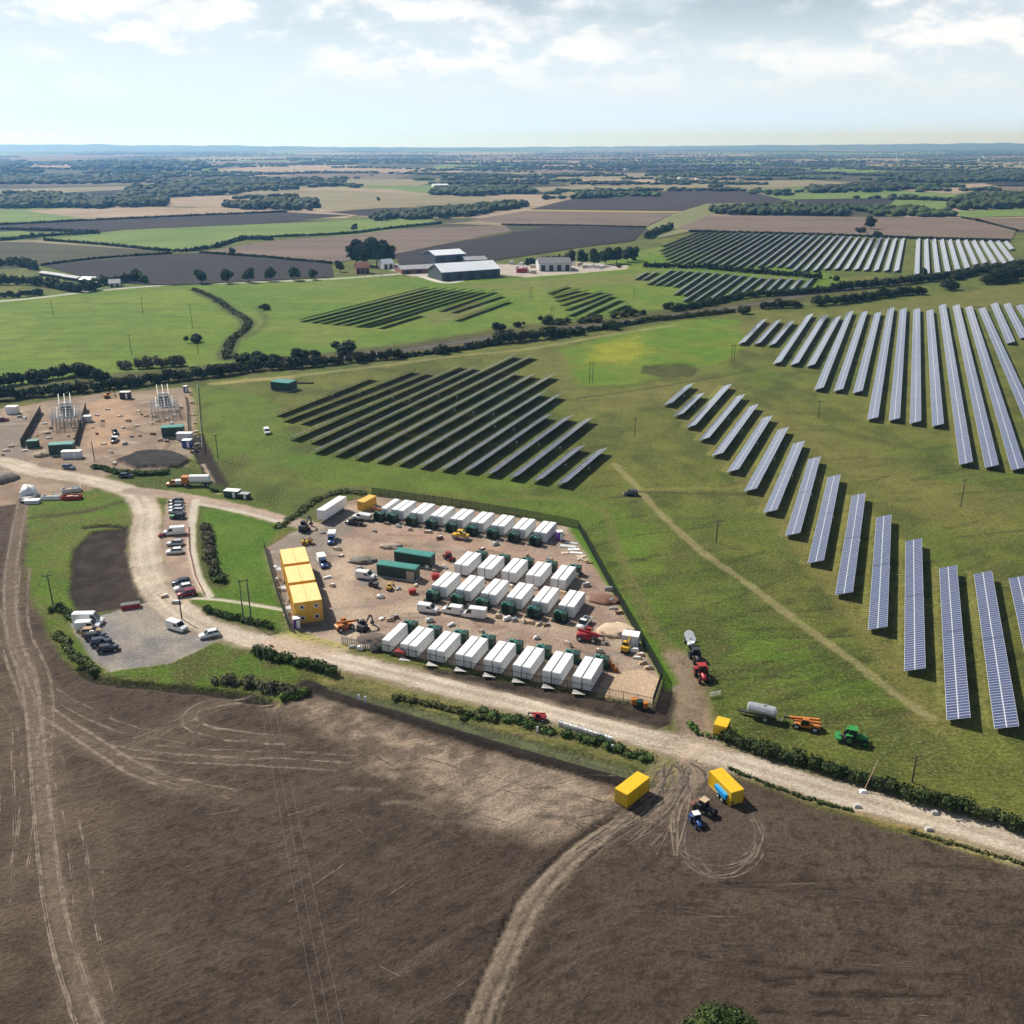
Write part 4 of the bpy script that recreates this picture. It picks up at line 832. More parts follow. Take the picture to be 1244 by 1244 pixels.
for i, (px_, h_, lab) in enumerate([
    ([(54, 293), (120, 298), (205, 306), (236, 305)], 3, 'thin hedge along the lower edge of the long green field'), ([(51, 323), (130, 314), (209, 309)], 2, 'thin hedge between olive field and dark plough, left'),
    ([(236, 305), (262, 301), (294, 292), (330, 292)], 3.5, 'bushy hedge round the corner of the long green field'), ([(290, 290), (330, 289), (420, 285), (470, 279), (536, 272)], 3, 'hedge along the top of the brown field above the farm'),
    ([(243, 308), (320, 313), (402, 321)], 2, 'low hedge along the dark ploughed field left of the farm trees'), ([(0, 274), (60, 271), (118, 268), (230, 263), (348, 258)], 3, 'dark hedge on the upper edge of the left ploughed strip'),
    ([(-20, 279), (60, 281), (120, 284), (60, 287), (0, 293)], 3.5, 'hedges round the small green field at far left'), ([(610, 274), (700, 275), (785, 277)], 2, 'thin hedge above the dark plough behind the farm'),
    ([(838, 282), (990, 286), (1100, 290), (1226, 294)], 2.6, 'straight dark hedge along the far edge of the big solar field'), ([(785, 290), (800, 284), (815, 279)], 7, 'bushy hedge climbing beside the far solar field'),
    ([(783, 325), (830, 326), (872, 328), (900, 331), (950, 335), (997, 339)], 4, 'dark clipped hedge between the two far solar fields'), ([(1168, 265), (1200, 272), (1236, 281)], 2, 'hedge down the lane at far right'),
    ([(-20, 325), (20, 323), (44, 328)], 7, 'dark tree hedge by the farm track at left edge'), ([(-10, 346), (30, 346), (60, 349), (96, 355), (120, 352)], 6, 'overgrown hedge beside the country road, left'), ([(-10, 362), (25, 361), (50, 358)], 4, 'lower hedge at the left edge by the road'),
    ([(100, 350), (135, 345), (165, 342), (176, 344)], 6, 'hedge and bushes behind the roadside buildings, left'), ([(640, 322), (670, 318), (692, 319)], 5, 'dark bushes behind the barns')]):
    hedge('hedge', lab, px_, h_, h_*.85, LEAFD if i % 3 else LEAF, per=.5, size=.8)
# low hills on the skyline
for nm, pts_, lab in (('hills', [(560, -98), (700, -70), (800, -50), (900, -20), (960, 0), (1020, 10), (1060, 42), (1110, 66), (1150, 58), (1200, 30), (1300, 36), (1400, -20)], 0), ('hills', [(-200, 20), (0, 14), (60, 30), (110, 38), (150, 30), (220, 4), (290, -10), (380, -40), (500, -80), (620, -98)], 1)):
    Yd = 20000 if not lab else 17000; xs = np.linspace(pts_[0][0], pts_[-1][0], 420); hs = np.interp(xs, [p[0] for p in pts_], [p[1]*.45+66 for p in pts_])*(.75+.5*fbm(xs/26, xs*0+3, 4))+26*(fbm(xs/9, xs*0+8, 3)-.5)+9*(fbm(xs/2.2, xs*0+5, 2)-.5); hs = np.maximum(hs, 0)
    V = []; xw = (xs-622)/FPX*Yd*1.06
    for k, (dy, kz) in enumerate(((-2600, 0), (-1700, .35), (-800, .8), (0, 1), (900, .8), (2600, 0))): V += [(x*(1+dy/Yd*.3), Yd+dy, z*kz*(.9+.2*random.random() if 0 < kz < 1 else 1)-.5*(kz == 0)) for x, z in zip(xw, hs)]
    n = len(xs); F4 = np.array([(r*n+i, r*n+i+1, (r+1)*n+i+1, (r+1)*n+i) for r in range(5) for i in range(n-1)])
    link('hills', np_mesh('hills', V, F4, None, (fieldmat((0.05, 0.065, 0.03), (0.12, 0.12, 0.07), .3, .2),), None, True))['kind'] = 'structure'

# ------------------------------------------------------------------ nearer trees, bushes and hedges
PT = {'broad': make_tree('broadleaf_tree', 'round dark tree standing alone on the far brown field below the plantation', 15, 14, LEAFD, G(1057, 279)), }
def tree_at(key, px, h, label, group=None):
    src = PT[key]; loc = G(*px); base = {'broad': 15, 'mid': 9, 'shrub': 4, 'scrub': 3.2}[key]
    return clone(src, loc, random.uniform(0, 6), label, group, (h/base*random.uniform(.92, 1.1), h/base*random.uniform(.92, 1.1), h/base))
PT['mid'] = make_tree('broadleaf_tree', 'round tree before the farmhouse, left of the farm wood', 9, 8.5, LEAF, G(413, 330), low=.22)
PT['shrub'] = make_bush('bush', 'rounded bush alone in the pasture near the small solar field', 4, 6.5, LEAFD, G(322, 376.5))
PT['scrub'] = make_bush('bush', 'olive thorn scrub on the bank above the small solar field', 3.2, 5.0, LEAFO, G(720, 389), size=.3)
for i, (x, y, h) in enumerate([(433, 322, 17), (446, 323, 18), (458, 323, 19), (470, 322, 17)]): tree_at('broad', (x, y), h*1.15, ORD[i]+' big tree from the left in the dense farm clump', 'farm clump trees')
for i, (x, y) in enumerate([(245, 344.5), (277, 344), (303, 343), (330, 341.5), (357, 340.5), (381, 339.5)]): tree_at('mid', (x, y), 10.5 if i < 5 else 8, ORD[i]+' roadside tree from the left along the pale country road', 'trees along the country road')
for i, (x, y, h) in enumerate([(692, 321, 11), (708, 322, 12), (722, 323, 13), (736, 321, 13), (749, 320, 13), (762, 318, 12), (770, 316, 11)]): tree_at('broad', (x, y), h, ORD[i]+' tree from the left in the row right of the dark barn', 'trees right of the barns')
for x, y, h, lab, k in [(167, 341, 9, 'tree at the end of the roadside buildings, left', 'mid'), (152, 343, 6, 'smaller tree beside the roadside buildings, left', 'mid'), (431, 281, 9, 'single tree on the hedge of the far green field', 'mid'), (265, 301, 6, 'small tree on the hedge corner of the long green field', 'mid'), (283, 310, 7, 'small tree on the low hedge above the dark plough', 'mid'), (460, 245, 8, 'tiny lone tree in the pale far field', 'mid'), (40, 290, 7, 'bushy tree by the small green field at far left', 'mid'),
    (1122, 336, 7, 'tree standing in front of the far solar rows at right', 'mid'), (236, 416, 4.5, 'small tree by the stream bank in the pasture', 'shrub'), (418, 429, 6.5, 'round dark bush above the railway, centre left', 'shrub'), (366, 436, 5.5, 'upright bush beside the railway left of the round bush', 'shrub'), (383, 433, 3.2, 'small low bush beside the railway', 'shrub'),
    (294, 441, 5, 'bush where the stream meets the railway', 'shrub'), (310, 441, 5.5, 'wider bush right of the stream mouth', 'shrub'), (322, 441, 5, 'dark bush in the railway clump right of the stream', 'shrub'), (335, 440, 4, 'last bush of the railway clump right of the stream', 'shrub'),
    (535, 429, 4.5, 'dark bush on the near side of the railway above the solar block', 'shrub'), (553, 427, 3, 'low bush right of the dark bush by the railway', 'shrub'), (607, 402, 5, 'wide dark bush north of the railway, centre', 'shrub'), (630, 397, 3.4, 'small bush between wide bush and the poles', 'shrub'), (663, 393, 5, 'round bush below the eight short solar rows', 'shrub'),
    (685, 408, 5, 'dark bush on the railway near the green square field', 'shrub'), (700, 406, 4.5, 'second dark bush on the railway near the green square field', 'shrub'), (743, 400, 5.2, 'round bush on the railway above the green square field', 'shrub'), (766, 383, 5.2, 'dark round bush right of the short solar rows', 'shrub'), (812, 375, 4.6, 'bush north of the railway below the far solar field', 'shrub'), (780, 382, 3, 'little bush behind the dark round bush', 'shrub'),
    (903, 381, 5, 'bush at the left end of the hedge by the right railway', 'shrub'), (1014, 341, 3.8, 'low bush in the gap below the far solar field', 'shrub'), (990, 341, 3.2, 'smaller low bush below the far solar field', 'shrub'), (1153, 352, 8, 'tall dark bush over the railway at right', 'shrub'), (1045, 283, 7, 'bush beside the lone round tree on the brown field', 'shrub'), (1066, 287, 6, 'pale bush below the lone round tree', 'shrub'), (770, 316, 3, 'tiny bush on the slope by the barn trees', 'scrub'), (752, 325, 2.5, 'little shrub in the meadow near the barn trees', 'scrub')]:
    tree_at(k, (x, y), h, lab)
for i in range(16):
    x = 700+random.uniform(-30, 60); tree_at('scrub', (x, 392-(x-690)*.09+random.uniform(-3, 3)), random.uniform(2, 4), ORD[i]+' thorn bush on the scrubby bank by the short solar rows', 'scrub on the railway bank')
RH = [('dark overgrown hedge along the near side of the railway, far left', [(-30, 491), (0, 486), (60, 480), (130, 473), (200, 464), (262, 457)], 4.6, 5, LEAFD), ('dark bushes north of the railway at the left edge', [(-20, 473), (20, 467), (60, 461), (95, 456), (130, 462)], 5, 6, LEAFD),
      ('low dark hedge along the railway above the green kiosk', [(262, 457), (300, 452), (318, 449)], 5, 5, LEAFD), ('long dark hedge on the railway above the big solar block', [(328, 449), (380, 445), (430, 440), (484, 435)], 4.5, 5, LEAFD), ('scrub hedge by the stream mouth on the railway', [(148, 448), (180, 447), (222, 444)], 4.5, 5, LEAFR),
      ('thick dark hedge block on the railway, centre', [(606, 417), (640, 414), (672, 410)], 6, 7, LEAFD), ('low scrub on the near side of the railway, centre', [(565, 424), (590, 420), (606, 418)], 3.0, 4, LEAFD), ('reddish hedge hump by the railway, left', [(345, 441), (352, 441)], 3.5, 5, LEAFR),
      ('broad dark hedge on the near side of the right railway', [(990, 371), (1030, 368), (1060, 363), (1090, 359), (1122, 357)], 5.5, 7, LEAFD), ('dark hedge on the far side of the right railway', [(1013, 353), (1060, 349), (1100, 345), (1135, 341)], 5.5, 6, LEAFD), ('clumped bushes left of the broad railway hedge', [(925, 375), (945, 374), (972, 374)], 4.5, 6, LEAFD),
      ('scrub hedge below the second far solar field', [(818, 378), (860, 371), (905, 362), (960, 358), (1010, 354)], 4, 5, LEAF), ('low hedge along the railway bank between the two thick hedges', [(484, 435), (530, 429), (570, 424), (606, 418)], 2.0, 3.5, LEAFD), ('low hedge on the railway right of the thick centre block', [(672, 410), (720, 402), (780, 392)], 2.4, 3.5, LEAFD), ('railway hedge between bushes and the hedge hump', [(780, 391), (830, 386), (890, 379)], 2.5, 3.5, LEAFO), ('large dark thicket at the right edge on the railway', [(1200, 345), (1225, 341), (1260, 336)], 10, 13, LEAFD), ('dark thicket beside the railway left of the edge thicket', [(1160, 340), (1180, 335), (1205, 330)], 5, 6, LEAFD), ('bushes below the far right solar rows', [(1135, 340), (1170, 333), (1200, 329), (1244, 322)], 4.5, 5, LEAF),
      ('overgrown brown bank hedge along the stream', STREAM, 1.5, 3.6, LEAFO)]
for lab, px_, h_, w_, mt_ in RH: hedge('hedge', lab, px_, h_, w_, mt_, per=1.5, size=.42)
# hedge and verges near the road
hedge('hedge', 'long dark clipped hedge beside the site road, lower right', [(880, 898), (925, 914), (985, 932), (1050, 953), (1120, 973), (1190, 993), (1290, 1026)], 2.3, 2.9, LEAFD, per=6, size=.17, hv=.16)
hedge('hedge', 'green bushy hedge strip between ditch and site road, centre', [(570, 868), (610, 872), (650, 883), (700, 896), (752, 913), (785, 925)], .9, 2.6, LEAF, per=7, size=.13, hv=.5, jit=.6)
hedge('bank_shrubs', 'dark shrubs beside the site road below the yellow cabins', [(312, 795), (345, 802), (380, 812), (405, 820)], 1.9, 2.6, LEAF, per=6, size=.17, cat='shrubs')
hedge('bank_shrubs', 'brown-green scrub on the field edge under the overhead wires', [(262, 828), (300, 834), (345, 842), (365, 845)], 1.6, 2.4, LEAFR, per=6, size=.16, cat='shrubs', hv=.5, jit=.6)
hedge('bank_shrubs', 'bright green weeds at the head of the soil bund', [(345, 850), (358, 848), (372, 843)], 1.3, 1.8, LEAFB, per=6, size=.14, cat='shrubs')
hedge('bank_shrubs', 'olive weeds along the left edge of the car park', [(70, 772), (85, 790), (102, 806), (118, 814)], 1.0, 2.6, LEAFO, per=5, size=.14, cat='shrubs')
hedge('bank_shrubs', 'rank weeds round the pole left of the dark plot', [(62, 742), (72, 738), (84, 745), (88, 752)], 1.2, 2.6, LEAF, per=5, size=.15, cat='shrubs')
hedge('bank_shrubs', 'grey-green scrub mound beside the footpath', [(250, 640), (254, 660), (258, 685), (262, 702), (270, 703)], 1.5, 3.2, LEAFR, per=4, size=.18, cat='shrubs')
hedge('bank_shrubs', 'green bramble bush by the footpath bend', [(258, 700), (268, 706)], 1.8, 3.2, LEAF, per=5, size=.17, cat='shrubs')
hedge('bank_shrubs', 'low hedge on the verge between footpath and site road', [(250, 742), (285, 752), (330, 762)], 1.1, 2.2, LEAF, per=5, size=.16, cat='shrubs')
hedge('bank_shrubs', 'grass and brambles behind the white trailer', [(340, 640), (365, 622), (390, 606), (415, 598), (440, 600)], .8, 3.2, LEAFO, per=6, size=.15, cat='shrubs')
hedge('bank_shrubs', 'weedy edge of the dark field along the lower road verge', [(888, 935), (930, 952), (985, 972), (1035, 985)], .4, 1.0, LEAF, per=9, size=.10, cat='shrubs', step=.35)
hedge('bank_shrubs', 'second weedy edge further right along the dark field', [(1105, 1010), (1160, 1026), (1244, 1050)], .4, 1.0, LEAFO, per=9, size=.10, cat='shrubs', step=.35)
hedge('bank_shrubs', 'weeds growing round the dark soil heap on the left', [(115, 568), (150, 576), (180, 577), (205, 575)], 1.3, 2.6, LEAF, per=4, size=.2, cat='shrubs')
hedge('bank_shrubs', 'bushes at the corner of the small yellow container', [(838, 882), (852, 893), (872, 897)], .9, 1.6, LEAFB, per=7, size=.14, cat='shrubs', step=.8)
hedge('bank_shrubs', 'dry tufts along the ditch south of the road', [(480, 848), (520, 856), (560, 866), (600, 876)], .8, 1.6, LEAFO, per=6, size=.13, cat='shrubs', step=.35)
t = make_tree('broadleaf_tree', 'bright green treetop poking into the bottom edge of the picture', 6.0, 11, LEAF, G(876, 1297, 0), low=.25, per=13, size=.13)
# ------------------------------------------------------------------ solar rows
TILT = R(22); MW, ML = 1.0, 1.95; LOW = .80; ct, sn = math.cos(TILT), math.sin(TILT)
def module_geo(ox, tier, mb):
    """one framed module lying on the tilted table; local X along the row, -Y uphill"""
    s0 = tier*(ML+.10); x0, x1 = ox+.012, ox+MW-.012
    def P(x, s, h=0.0): return (x, -(s*ct)-h*sn*-1*0-h*sn*(-1)*-1, LOW+s*sn+h*ct)
    o = [P(x0, s0, .04), P(x1, s0, .04), P(x1, s0+ML, .04), P(x0, s0+ML, .04)]; e = .05
    i_ = [P(x0+e, s0+e, .043), P(x1-e, s0+e, .043), P(x1-e, s0+ML-e, .043), P(x0+e, s0+ML-e, .043)]
    b = [P(x0, s0), P(x1, s0), P(x1, s0+ML), P(x0, s0+ML)]
    mb.add(o+i_, [(1, 0, 4, 5), (2, 1, 5, 6), (3, 2, 6, 7), (0, 3, 7, 4)], ALU); mb.add(i_, [(3, 2, 1, 0)], PV)
    mb.add(o+b, [(0, 1, 5, 4), (1, 2, 6, 5), (2, 3, 7, 6), (3, 0, 4, 7)], ALU); mb.add(b, [(0, 1, 2, 3)], PVBACK)
NM = 35; TL = NM*MW
mb = MB(); module_geo(0, 0, mb); PANEL_LO = mb.mesh('panel'); mb = MB(); module_geo(0, 1, mb); PANEL_HI = mb.mesh('panel')
mb = MB()
for i in range(NM): module_geo(i, 0, mb); module_geo(i, 1, mb)
ARRAY = mb.mesh('panel_array')
mb = MB(); smax = 2*ML+.10
for s_ in (.5, 1.5, 2.55, 3.5): mb.box((TL/2, -(s_*ct), LOW+s_*sn-.09), (TL-.2, .07, .10), DARK)
mb.add([(0.05, -(s_*ct)+.02*0, LOW+s_*sn+.055) for s_ in (ML+.0, ML+.10)]+[(TL-.05, -(s_*ct), LOW+s_*sn+.055) for s_ in (ML+.10, ML+.0)], [(3, 2, 1, 0)], ALU)
for i in range(8):
    x = 1.2+i*(TL-2.4)/7
    for s_ in (.85, 3.1): mb.cyl((x, -(s_*ct), -.2), (x, -(s_*ct), LOW+s_*sn-.15), .05, DARK, n=6)  # galvanised legs coloured dark, so shade under the panels is partly painted in
    mb.cyl((x, -.3*ct, LOW+.3*sn-.15), (x, -3.75*ct, LOW+3.75*sn-.15), .05, DARK, n=4)
FRAME = mb.mesh('support_frame')
INV = MB().box((0, 0, .9), (.7, .25, .6), LIGHTGREY).box((0, 0, .35), (.08, .08, .7), GALV).mesh('inverter_box')
def solar_row(p0, p1, label, group, single=False, inv=False):
    dx, dy = p1[0]-p0[0], p1[1]-p0[1]; ln = math.hypot(dx, dy); ang = math.atan2(dy, dx); n = max(1, round(ln/35.6)); gap = .25; k = (ln-gap*(n-1))/(n*TL)
    t = thing('solar_panel_row', label, 'solar panels', (p0[0], p0[1], 0), ang, group)
    for i in range(n):
        x = i*(TL*k+gap); fr = partm('support_frame', FRAME, t, (x, 0, 0)); fr.scale = (k, 1, 1)
        if single:
            for j in range(NM):
                for me in (PANEL_LO, PANEL_HI): q = partm('panel', me, t, (x+j*MW*k, 0, random.uniform(-.006, .006))); q.scale = (k, 1, 1)
        else: q = partm('panel_array', ARRAY, t, (x, 0, 0), kind='stuff'); q.scale = (k, 1, 1)
    if inv: partm('inverter_box', INV, t, (ln*.5, -3.9, 0), (0, 0, 0))
    return t
A = [(805.7, 491.8, 833.1, 468), (818.2, 505.3, 845.3, 479.7), (832.6, 519.3, 878.8, 468.9), (848.4, 534.7, 894.1, 481.4), (864.3, 553.4, 909.6, 493.7), (882.6, 573.3, 926.4, 507.5), (903.5, 596.7, 945, 522), (927, 622.8, 963.7, 538.5), (953.8, 650.7, 982.3, 557.5), (981, 684.1, 1005.5, 579.5), (1014.5, 722.5, 1034.8, 602), (1054.4, 764.8, 1064.6, 628.4), (1098.4, 814.9, 1100, 657.3), (1150, 874.4, 1141, 690), (1208, 884.9, 1183, 696.9)]
A = [(G(a, b, .9), G(c, d, .9)) for a, b, c, d in A]
(ax, ay), (bx, by) = A[-1]; A.append(((ax+7.2, ay-2.6), (bx+7.2, by-2.6)))
for i, (a, b) in enumerate(A):
    k = len(A)-1-i; lab = 'blue solar row cut by the right edge, nearest of its block' if k == 0 else 'blue solar row, %s from the right-edge one in the near right block' % ORD[k-1]
    solar_row(a, b, lab, 'near right solar rows', single=(i >= 9), inv=True)
def conv(l, off, s): return [(G(off[0]+a/s, off[1]+b/s, .9), G(off[0]+c/s, off[1]+d/s, 1.1)) for a, b, c, d in l]
B = conv([(95, 398, 258, 228), (205, 402, 360, 232), (308, 410, 455, 240), (345, 540, 590, 190), (468, 548, 690, 200), (585, 558, 785, 208), (640, 725, 875, 170), (778, 735, 975, 172), (915, 748, 1070, 178), (1018, 938, 1165, 145)], (880, 350), 5.868)+conv([(280, 945, 360, 150), (430, 965, 455, 152), (590, 985, 548, 160)], (1032, 350), 5.868)
B += [(G(1060+715/6.76, 500+435/6.76, .9), G(1032+638/5.868, 350+122/5.868, 1.1)), (G(1060+925/6.76, 500+460/6.76, .9), G(1032+735/5.868, 350+125/5.868, 1.1)), (G(1060+1140/6.76, 500+480/6.76, .9), G(1032+825/5.868, 350+135/5.868, 1.1)), (G(1272, 576, .9), G(1032+918/5.868, 350+145/5.868, 1.1))]+conv([(1120, 395, 1005, 112), (1215, 358, 1095, 115), (1320, 330, 1185, 125)], (1032, 350), 5.868)
for i, (a, b) in enumerate(B): solar_row(a, b, 'pale solar row, %s from the left in the block below the right railway hedge' % ORD[i], 'upper right solar rows')
C = conv([(75, 525, 720, 270), (120, 562, 1010, 222), (240, 580, 1110, 235), (172, 690, 1337, 190), (305, 712, 1432, 200), (330, 780, 1707, 120), (472, 800, 1817, 125), (615, 825, 1717, 240), (765, 845, 1827, 255), (910, 865, 1957, 260), (1060, 885, 1887, 380), (1210, 905, 1997, 395), (1367, 915, 1922, 535), (1519, 940, 2067, 545), (1677, 965, 2202, 560), (1842, 985, 2142, 750), (2007, 1010, 2292, 770)], (320, 410), 5.655)
for i, (a, b) in enumerate(C): solar_row(a, b, 'dark solar row, %s from the railway in the block above the container compound' % ORD[i], 'centre solar rows', inv=True)
E_ = conv([(45, 368, 120, 322), (95, 370, 175, 322), (122, 398, 270, 310), (170, 402, 325, 312), (225, 405, 378, 315), (280, 412, 430, 320), (282, 460, 485, 322), (335, 465, 540, 328), (335, 500, 600, 330), (400, 505, 650, 338), (485, 498, 702, 342), (580, 485, 760, 350), (635, 490, 815, 355), (770, 448, 870, 358), (825, 455, 930, 358), (890, 455, 985, 362), (960, 455, 1045, 365), (1030, 455, 1110, 368)], (760, 265), 4.976)
for i, (a, b) in enumerate(E_): solar_row(a, b, 'far solar row, %s from the left in the smaller field below the dark clipped hedge' % ORD[i], 'smaller far solar field rows')
FA = conv([(55, 262, 740, 85), (110, 268, 790, 90), (165, 272, 840, 92), (225, 278, 890, 95), (285, 282, 940, 98), (350, 290, 990, 100), (400, 292, 1045, 102), (475, 298, 700, 228), (805, 207, 1105, 102), (870, 214, 1140, 125), (890, 258, 1178, 155)], (350, 330), 4.443)
for i, (a, b) in enumerate(FA): solar_row(a, b, 'dark solar row, %s from the barn side in the meadow field below the big barn' % ORD[i], 'barn meadow solar rows')
FB = conv([(175, 200, 370, 130), (220, 230, 470, 165), (250, 268, 550, 180), (300, 305, 680, 180), (340, 352, 760, 195), (370, 408, 790, 220), (545, 400, 860, 255), (750, 375, 925, 300)], (640, 330), 7.775)
for i, (a, b) in enumerate(FB): solar_row(a, b, 'short solar row, %s from the top in the small group of eight' % ORD[i], 'eight short solar rows')
DP = W([(838, 282.5), (990, 286.5), (1075, 290.5), (1220, 294.5), (1231, 312), (1224, 322), (1186, 321.5), (1174, 327), (1153, 333), (1104, 336), (1086, 331.5), (1000, 328.5), (985, 331), (959, 331), (951, 325.5), (880, 326), (809, 319.5), (800, 307), (797, 302.5)])
az = R(22.0); dv = (math.sin(az), math.cos(az)); nv = (math.cos(az), -math.sin(az)); ri = 0
for k in range(44):
    c_ = -240+k*7.75; ts = [t_ for t_ in np.arange(600, 1300, 2.0) if (lambda x, y: sum(((DP[i-1][1] > y) != (DP[i][1] > y)) and (x < (DP[i][0]-DP[i-1][0])*(y-DP[i-1][1])/(DP[i][1]-DP[i-1][1])+DP[i-1][0]) for i in range(len(DP))) % 2)(nv[0]*c_+dv[0]*t_, nv[1]*c_+dv[1]*t_)]
    if len(ts) < 10 or k in (31,): continue
    q = lambda t_: (nv[0]*c_+dv[0]*t_, nv[1]*c_+dv[1]*t_)
    solar_row(q(ts[0]), q(ts[-1]), 'far solar row, %s from the left in the largest field under the straight hedge' % ordn(ri), 'largest far solar field rows'); ri += 1
# ------------------------------------------------------------------ battery containers and their transformer skids
CW, CLN, CH = 1.72, 8.1, 2.55
def proto_container():
    t = thing('battery_container', 'x', 'battery container', (0, 0, 0))
    part(MB().box((CLN/2, 0, .12), (CLN, CW-.1, .24), DARK), 'base_frame', t)
    mb = MB().box((CLN/2, 0, .24+CH/2), (CLN, CW, CH), WHITE)
    for y in (-CW/2-.004, CW/2+.004): mb.box((CLN/2, y, .24+CH/2), (CLN-.3, .02, CH-.35), GREY)
    for x in (.05, CLN-.05):
        for y in (-CW/2+.05, CW/2-.05): mb.box((x, y, .24+CH/2), (.14, .14, CH+.02), WHITE2)
    for z in (.30, CH+.16): mb.box((CLN/2, -CW/2-.004, z), (CLN-.3, .03, .10), WHITE2).box((CLN/2, CW/2+.004, z), (CLN-.3, .03, .10), WHITE2)
    part(mb, 'body', t)
    part(MB().box((CLN/2, 0, .24+CH+.03), (CLN-.14, CW-.14, .06), WHITE).box((CLN/2, -CW/2+.05, .24+CH+.05), (CLN, .05, .05), GREY), 'roof', t)
    vb = MB()
    for i in range(8): vb.box((.7+i*.96, .22*(-1)**i, .24+CH+.075), (.22, .16, .03), LIGHTGREY)
    part(vb, 'roof_vents', t, kind='stuff')
    nd = 6; dw = (CLN-.5)/nd; db = MB().box((0, 0, 0), (dw-.10, .035, CH-.5), WHITE2).box((0, -.022, CH*.2), (dw*.55, .02, .5), LIGHTGREY).box((dw*.38, -.03, 0), (.04, .03, .5), GREY)
    me = db.mesh('door'); me_e = MB().box((0, 0, 0), (.035, CW*.46, CH-.45), WHITE2).box((-.02, .3, 0), (.03, .04, 1.6), LIGHTGREY).mesh('end_door')
    for i in range(nd):
        partm('door', me, t, (.25+dw*(i+.5), -CW/2-.018, .24+CH/2)); partm('door', me, t, (.25+dw*(i+.5), CW/2+.018, .24+CH/2), (0, 0, math.pi))
    for y in (-CW*.235, CW*.235): partm('end_door', me_e, t, (-.015, y, .24+CH/2))
    return t
def proto_skid():
    t = thing('transformer_skid', 'x', 'transformer', (0, 0, 0))
    part(MB().box((0, 0, .12), (3.6, 2.3, .24), DARK).box((0, 0, .30), (3.3, 2.0, .12), DGREEN), 'base_frame', t)
    part(MB().box((-.55, .05, 1.25), (1.5, 1.35, 1.75), DGREEN).box((-.55, .05, 2.17), (1.6, 1.45, .10), TEALROOF), 'tank', t)
    for s in (-1, 1):
        rb = MB()
        for i in range(7): rb.box((-1.1+i*.19, s*.92, 1.25), (.05, .38, 1.4), DGREEN)
        part(rb, 'radiator', t)
    part(MB().box((.95, .1, 1.25), (1.15, 1.7, 1.75), DGREEN).box((.95, .1, 2.16), (1.3, 1.85, .09), DGREEN), 'switch_cabinet', t)
    part(MB().cyl((-.95, -.5, 2.45), (-.15, -.5, 2.45), .2, DGREEN, n=10), 'oil_conservator', t)
    for y in (-.2, .25, .6): part(MB().cyl((-.2, y, 2.2), (-.2, y, 2.6), .06, CERAMIC, n=6), 'bushing', t)
    return t
c0 = proto_container(); s0 = proto_skid(); first = [True, True]
def place(src, k, loc, rz, label, group=None, scale=None):
    if first[k]:
        first[k] = False; src.location = (loc[0], loc[1], 0); src.rotation_euler = (0, 0, rz); del src['label']; tag(src, label, None, group); LABELS.pop('x', None); return src
    return clone(src, loc, rz, label, group, scale)
CAZ = R(90-21.5); cdx, cdy = math.cos(CAZ), math.sin(CAZ); pxn, pyn = math.sin(CAZ), -math.cos(CAZ)
def fit_line(pts):
    p = np.array([G(a, b, 2.85) for a, b in pts]); d = (p[-1]-p[0])/(len(p)-1); return [p[0]+d*i for i in range(len(p))]
RN = {1: 'back row', 2: 'second row from back', 3: 'row behind the white vans', 4: 'row by the site road'}
r1a, r1b = np.array(G(523.2, 623.0, 2.85)), np.array(G(671.0, 647.5, 2.85))
n_r1 = 9
rows_c = {4: fit_line([(496, 783.5), (529, 789.5), (564, 796.5), (598, 802), (632, 808), (670, 815), (707, 823)]), 3: fit_line([(533, 712), (563, 716), (593, 721), (625, 726), (656, 730.5), (688, 736)]), 2: fit_line([(560, 686), (589, 690), (618, 694), (647, 698.5), (678, 703.5)]), 1: fit_line([(482.5, 619.5), (507, 622.5), (531.5, 626.2), (556, 630), (580.5, 634), (605.5, 638), (630.5, 642.3), (656, 646.5)][:8])}
BOXES = []
for rI, pts in rows_c.items():
    for i, p in enumerate(pts):
        for sgn, wl in ((-1, 'left'), (1, 'right')):
            loc = (p[0]+pxn*sgn*(CW/2+.13), p[1]+pyn*sgn*(CW/2+.13))
            place(c0, 0, loc, CAZ, 'white battery container, %s of %s pair from left, %s' % (wl, ORD[i], RN[rI]), 'white battery containers')
        if rI in (2, 4): sl_ = (p[0]+cdx*(CLN+1.9)+pxn*.9, p[1]+cdy*(CLN+1.9)+pyn*.9)
        else: sl_ = (p[0]-cdx*2.0-pxn*.7, p[1]-cdy*2.0-pyn*.7)
        place(s0, 1, sl_, CAZ-math.pi/2, 'dark green transformer skid ending the %s container pair, %s' % (ORD[i], RN[rI]), 'dark green transformer skids')
p = rows_c[4][0]; q = G(468.3, 777.8, 2.85)
place(c0, 0, q, CAZ, 'single white battery container at the left end of the front row by the site road', 'white battery containers')
place(s0, 1, (q[0]+cdx*(CLN+1.9)+pxn*.4, q[1]+cdy*(CLN+1.9)+pyn*.4), CAZ-math.pi/2, 'dark green transformer skid behind the single front-row container', 'dark green transformer skids')
q = G(466, 617.5, 2.85)
place(c0, 0, q, CAZ, 'single white battery container at the left end of the back row along the green field', 'white battery containers')
place(s0, 1, (q[0]-cdx*2.0-pxn*.5, q[1]-cdy*2.0-pyn*.5), CAZ-math.pi/2, 'dark green transformer skid before the single back-row container', 'dark green transformer skids')
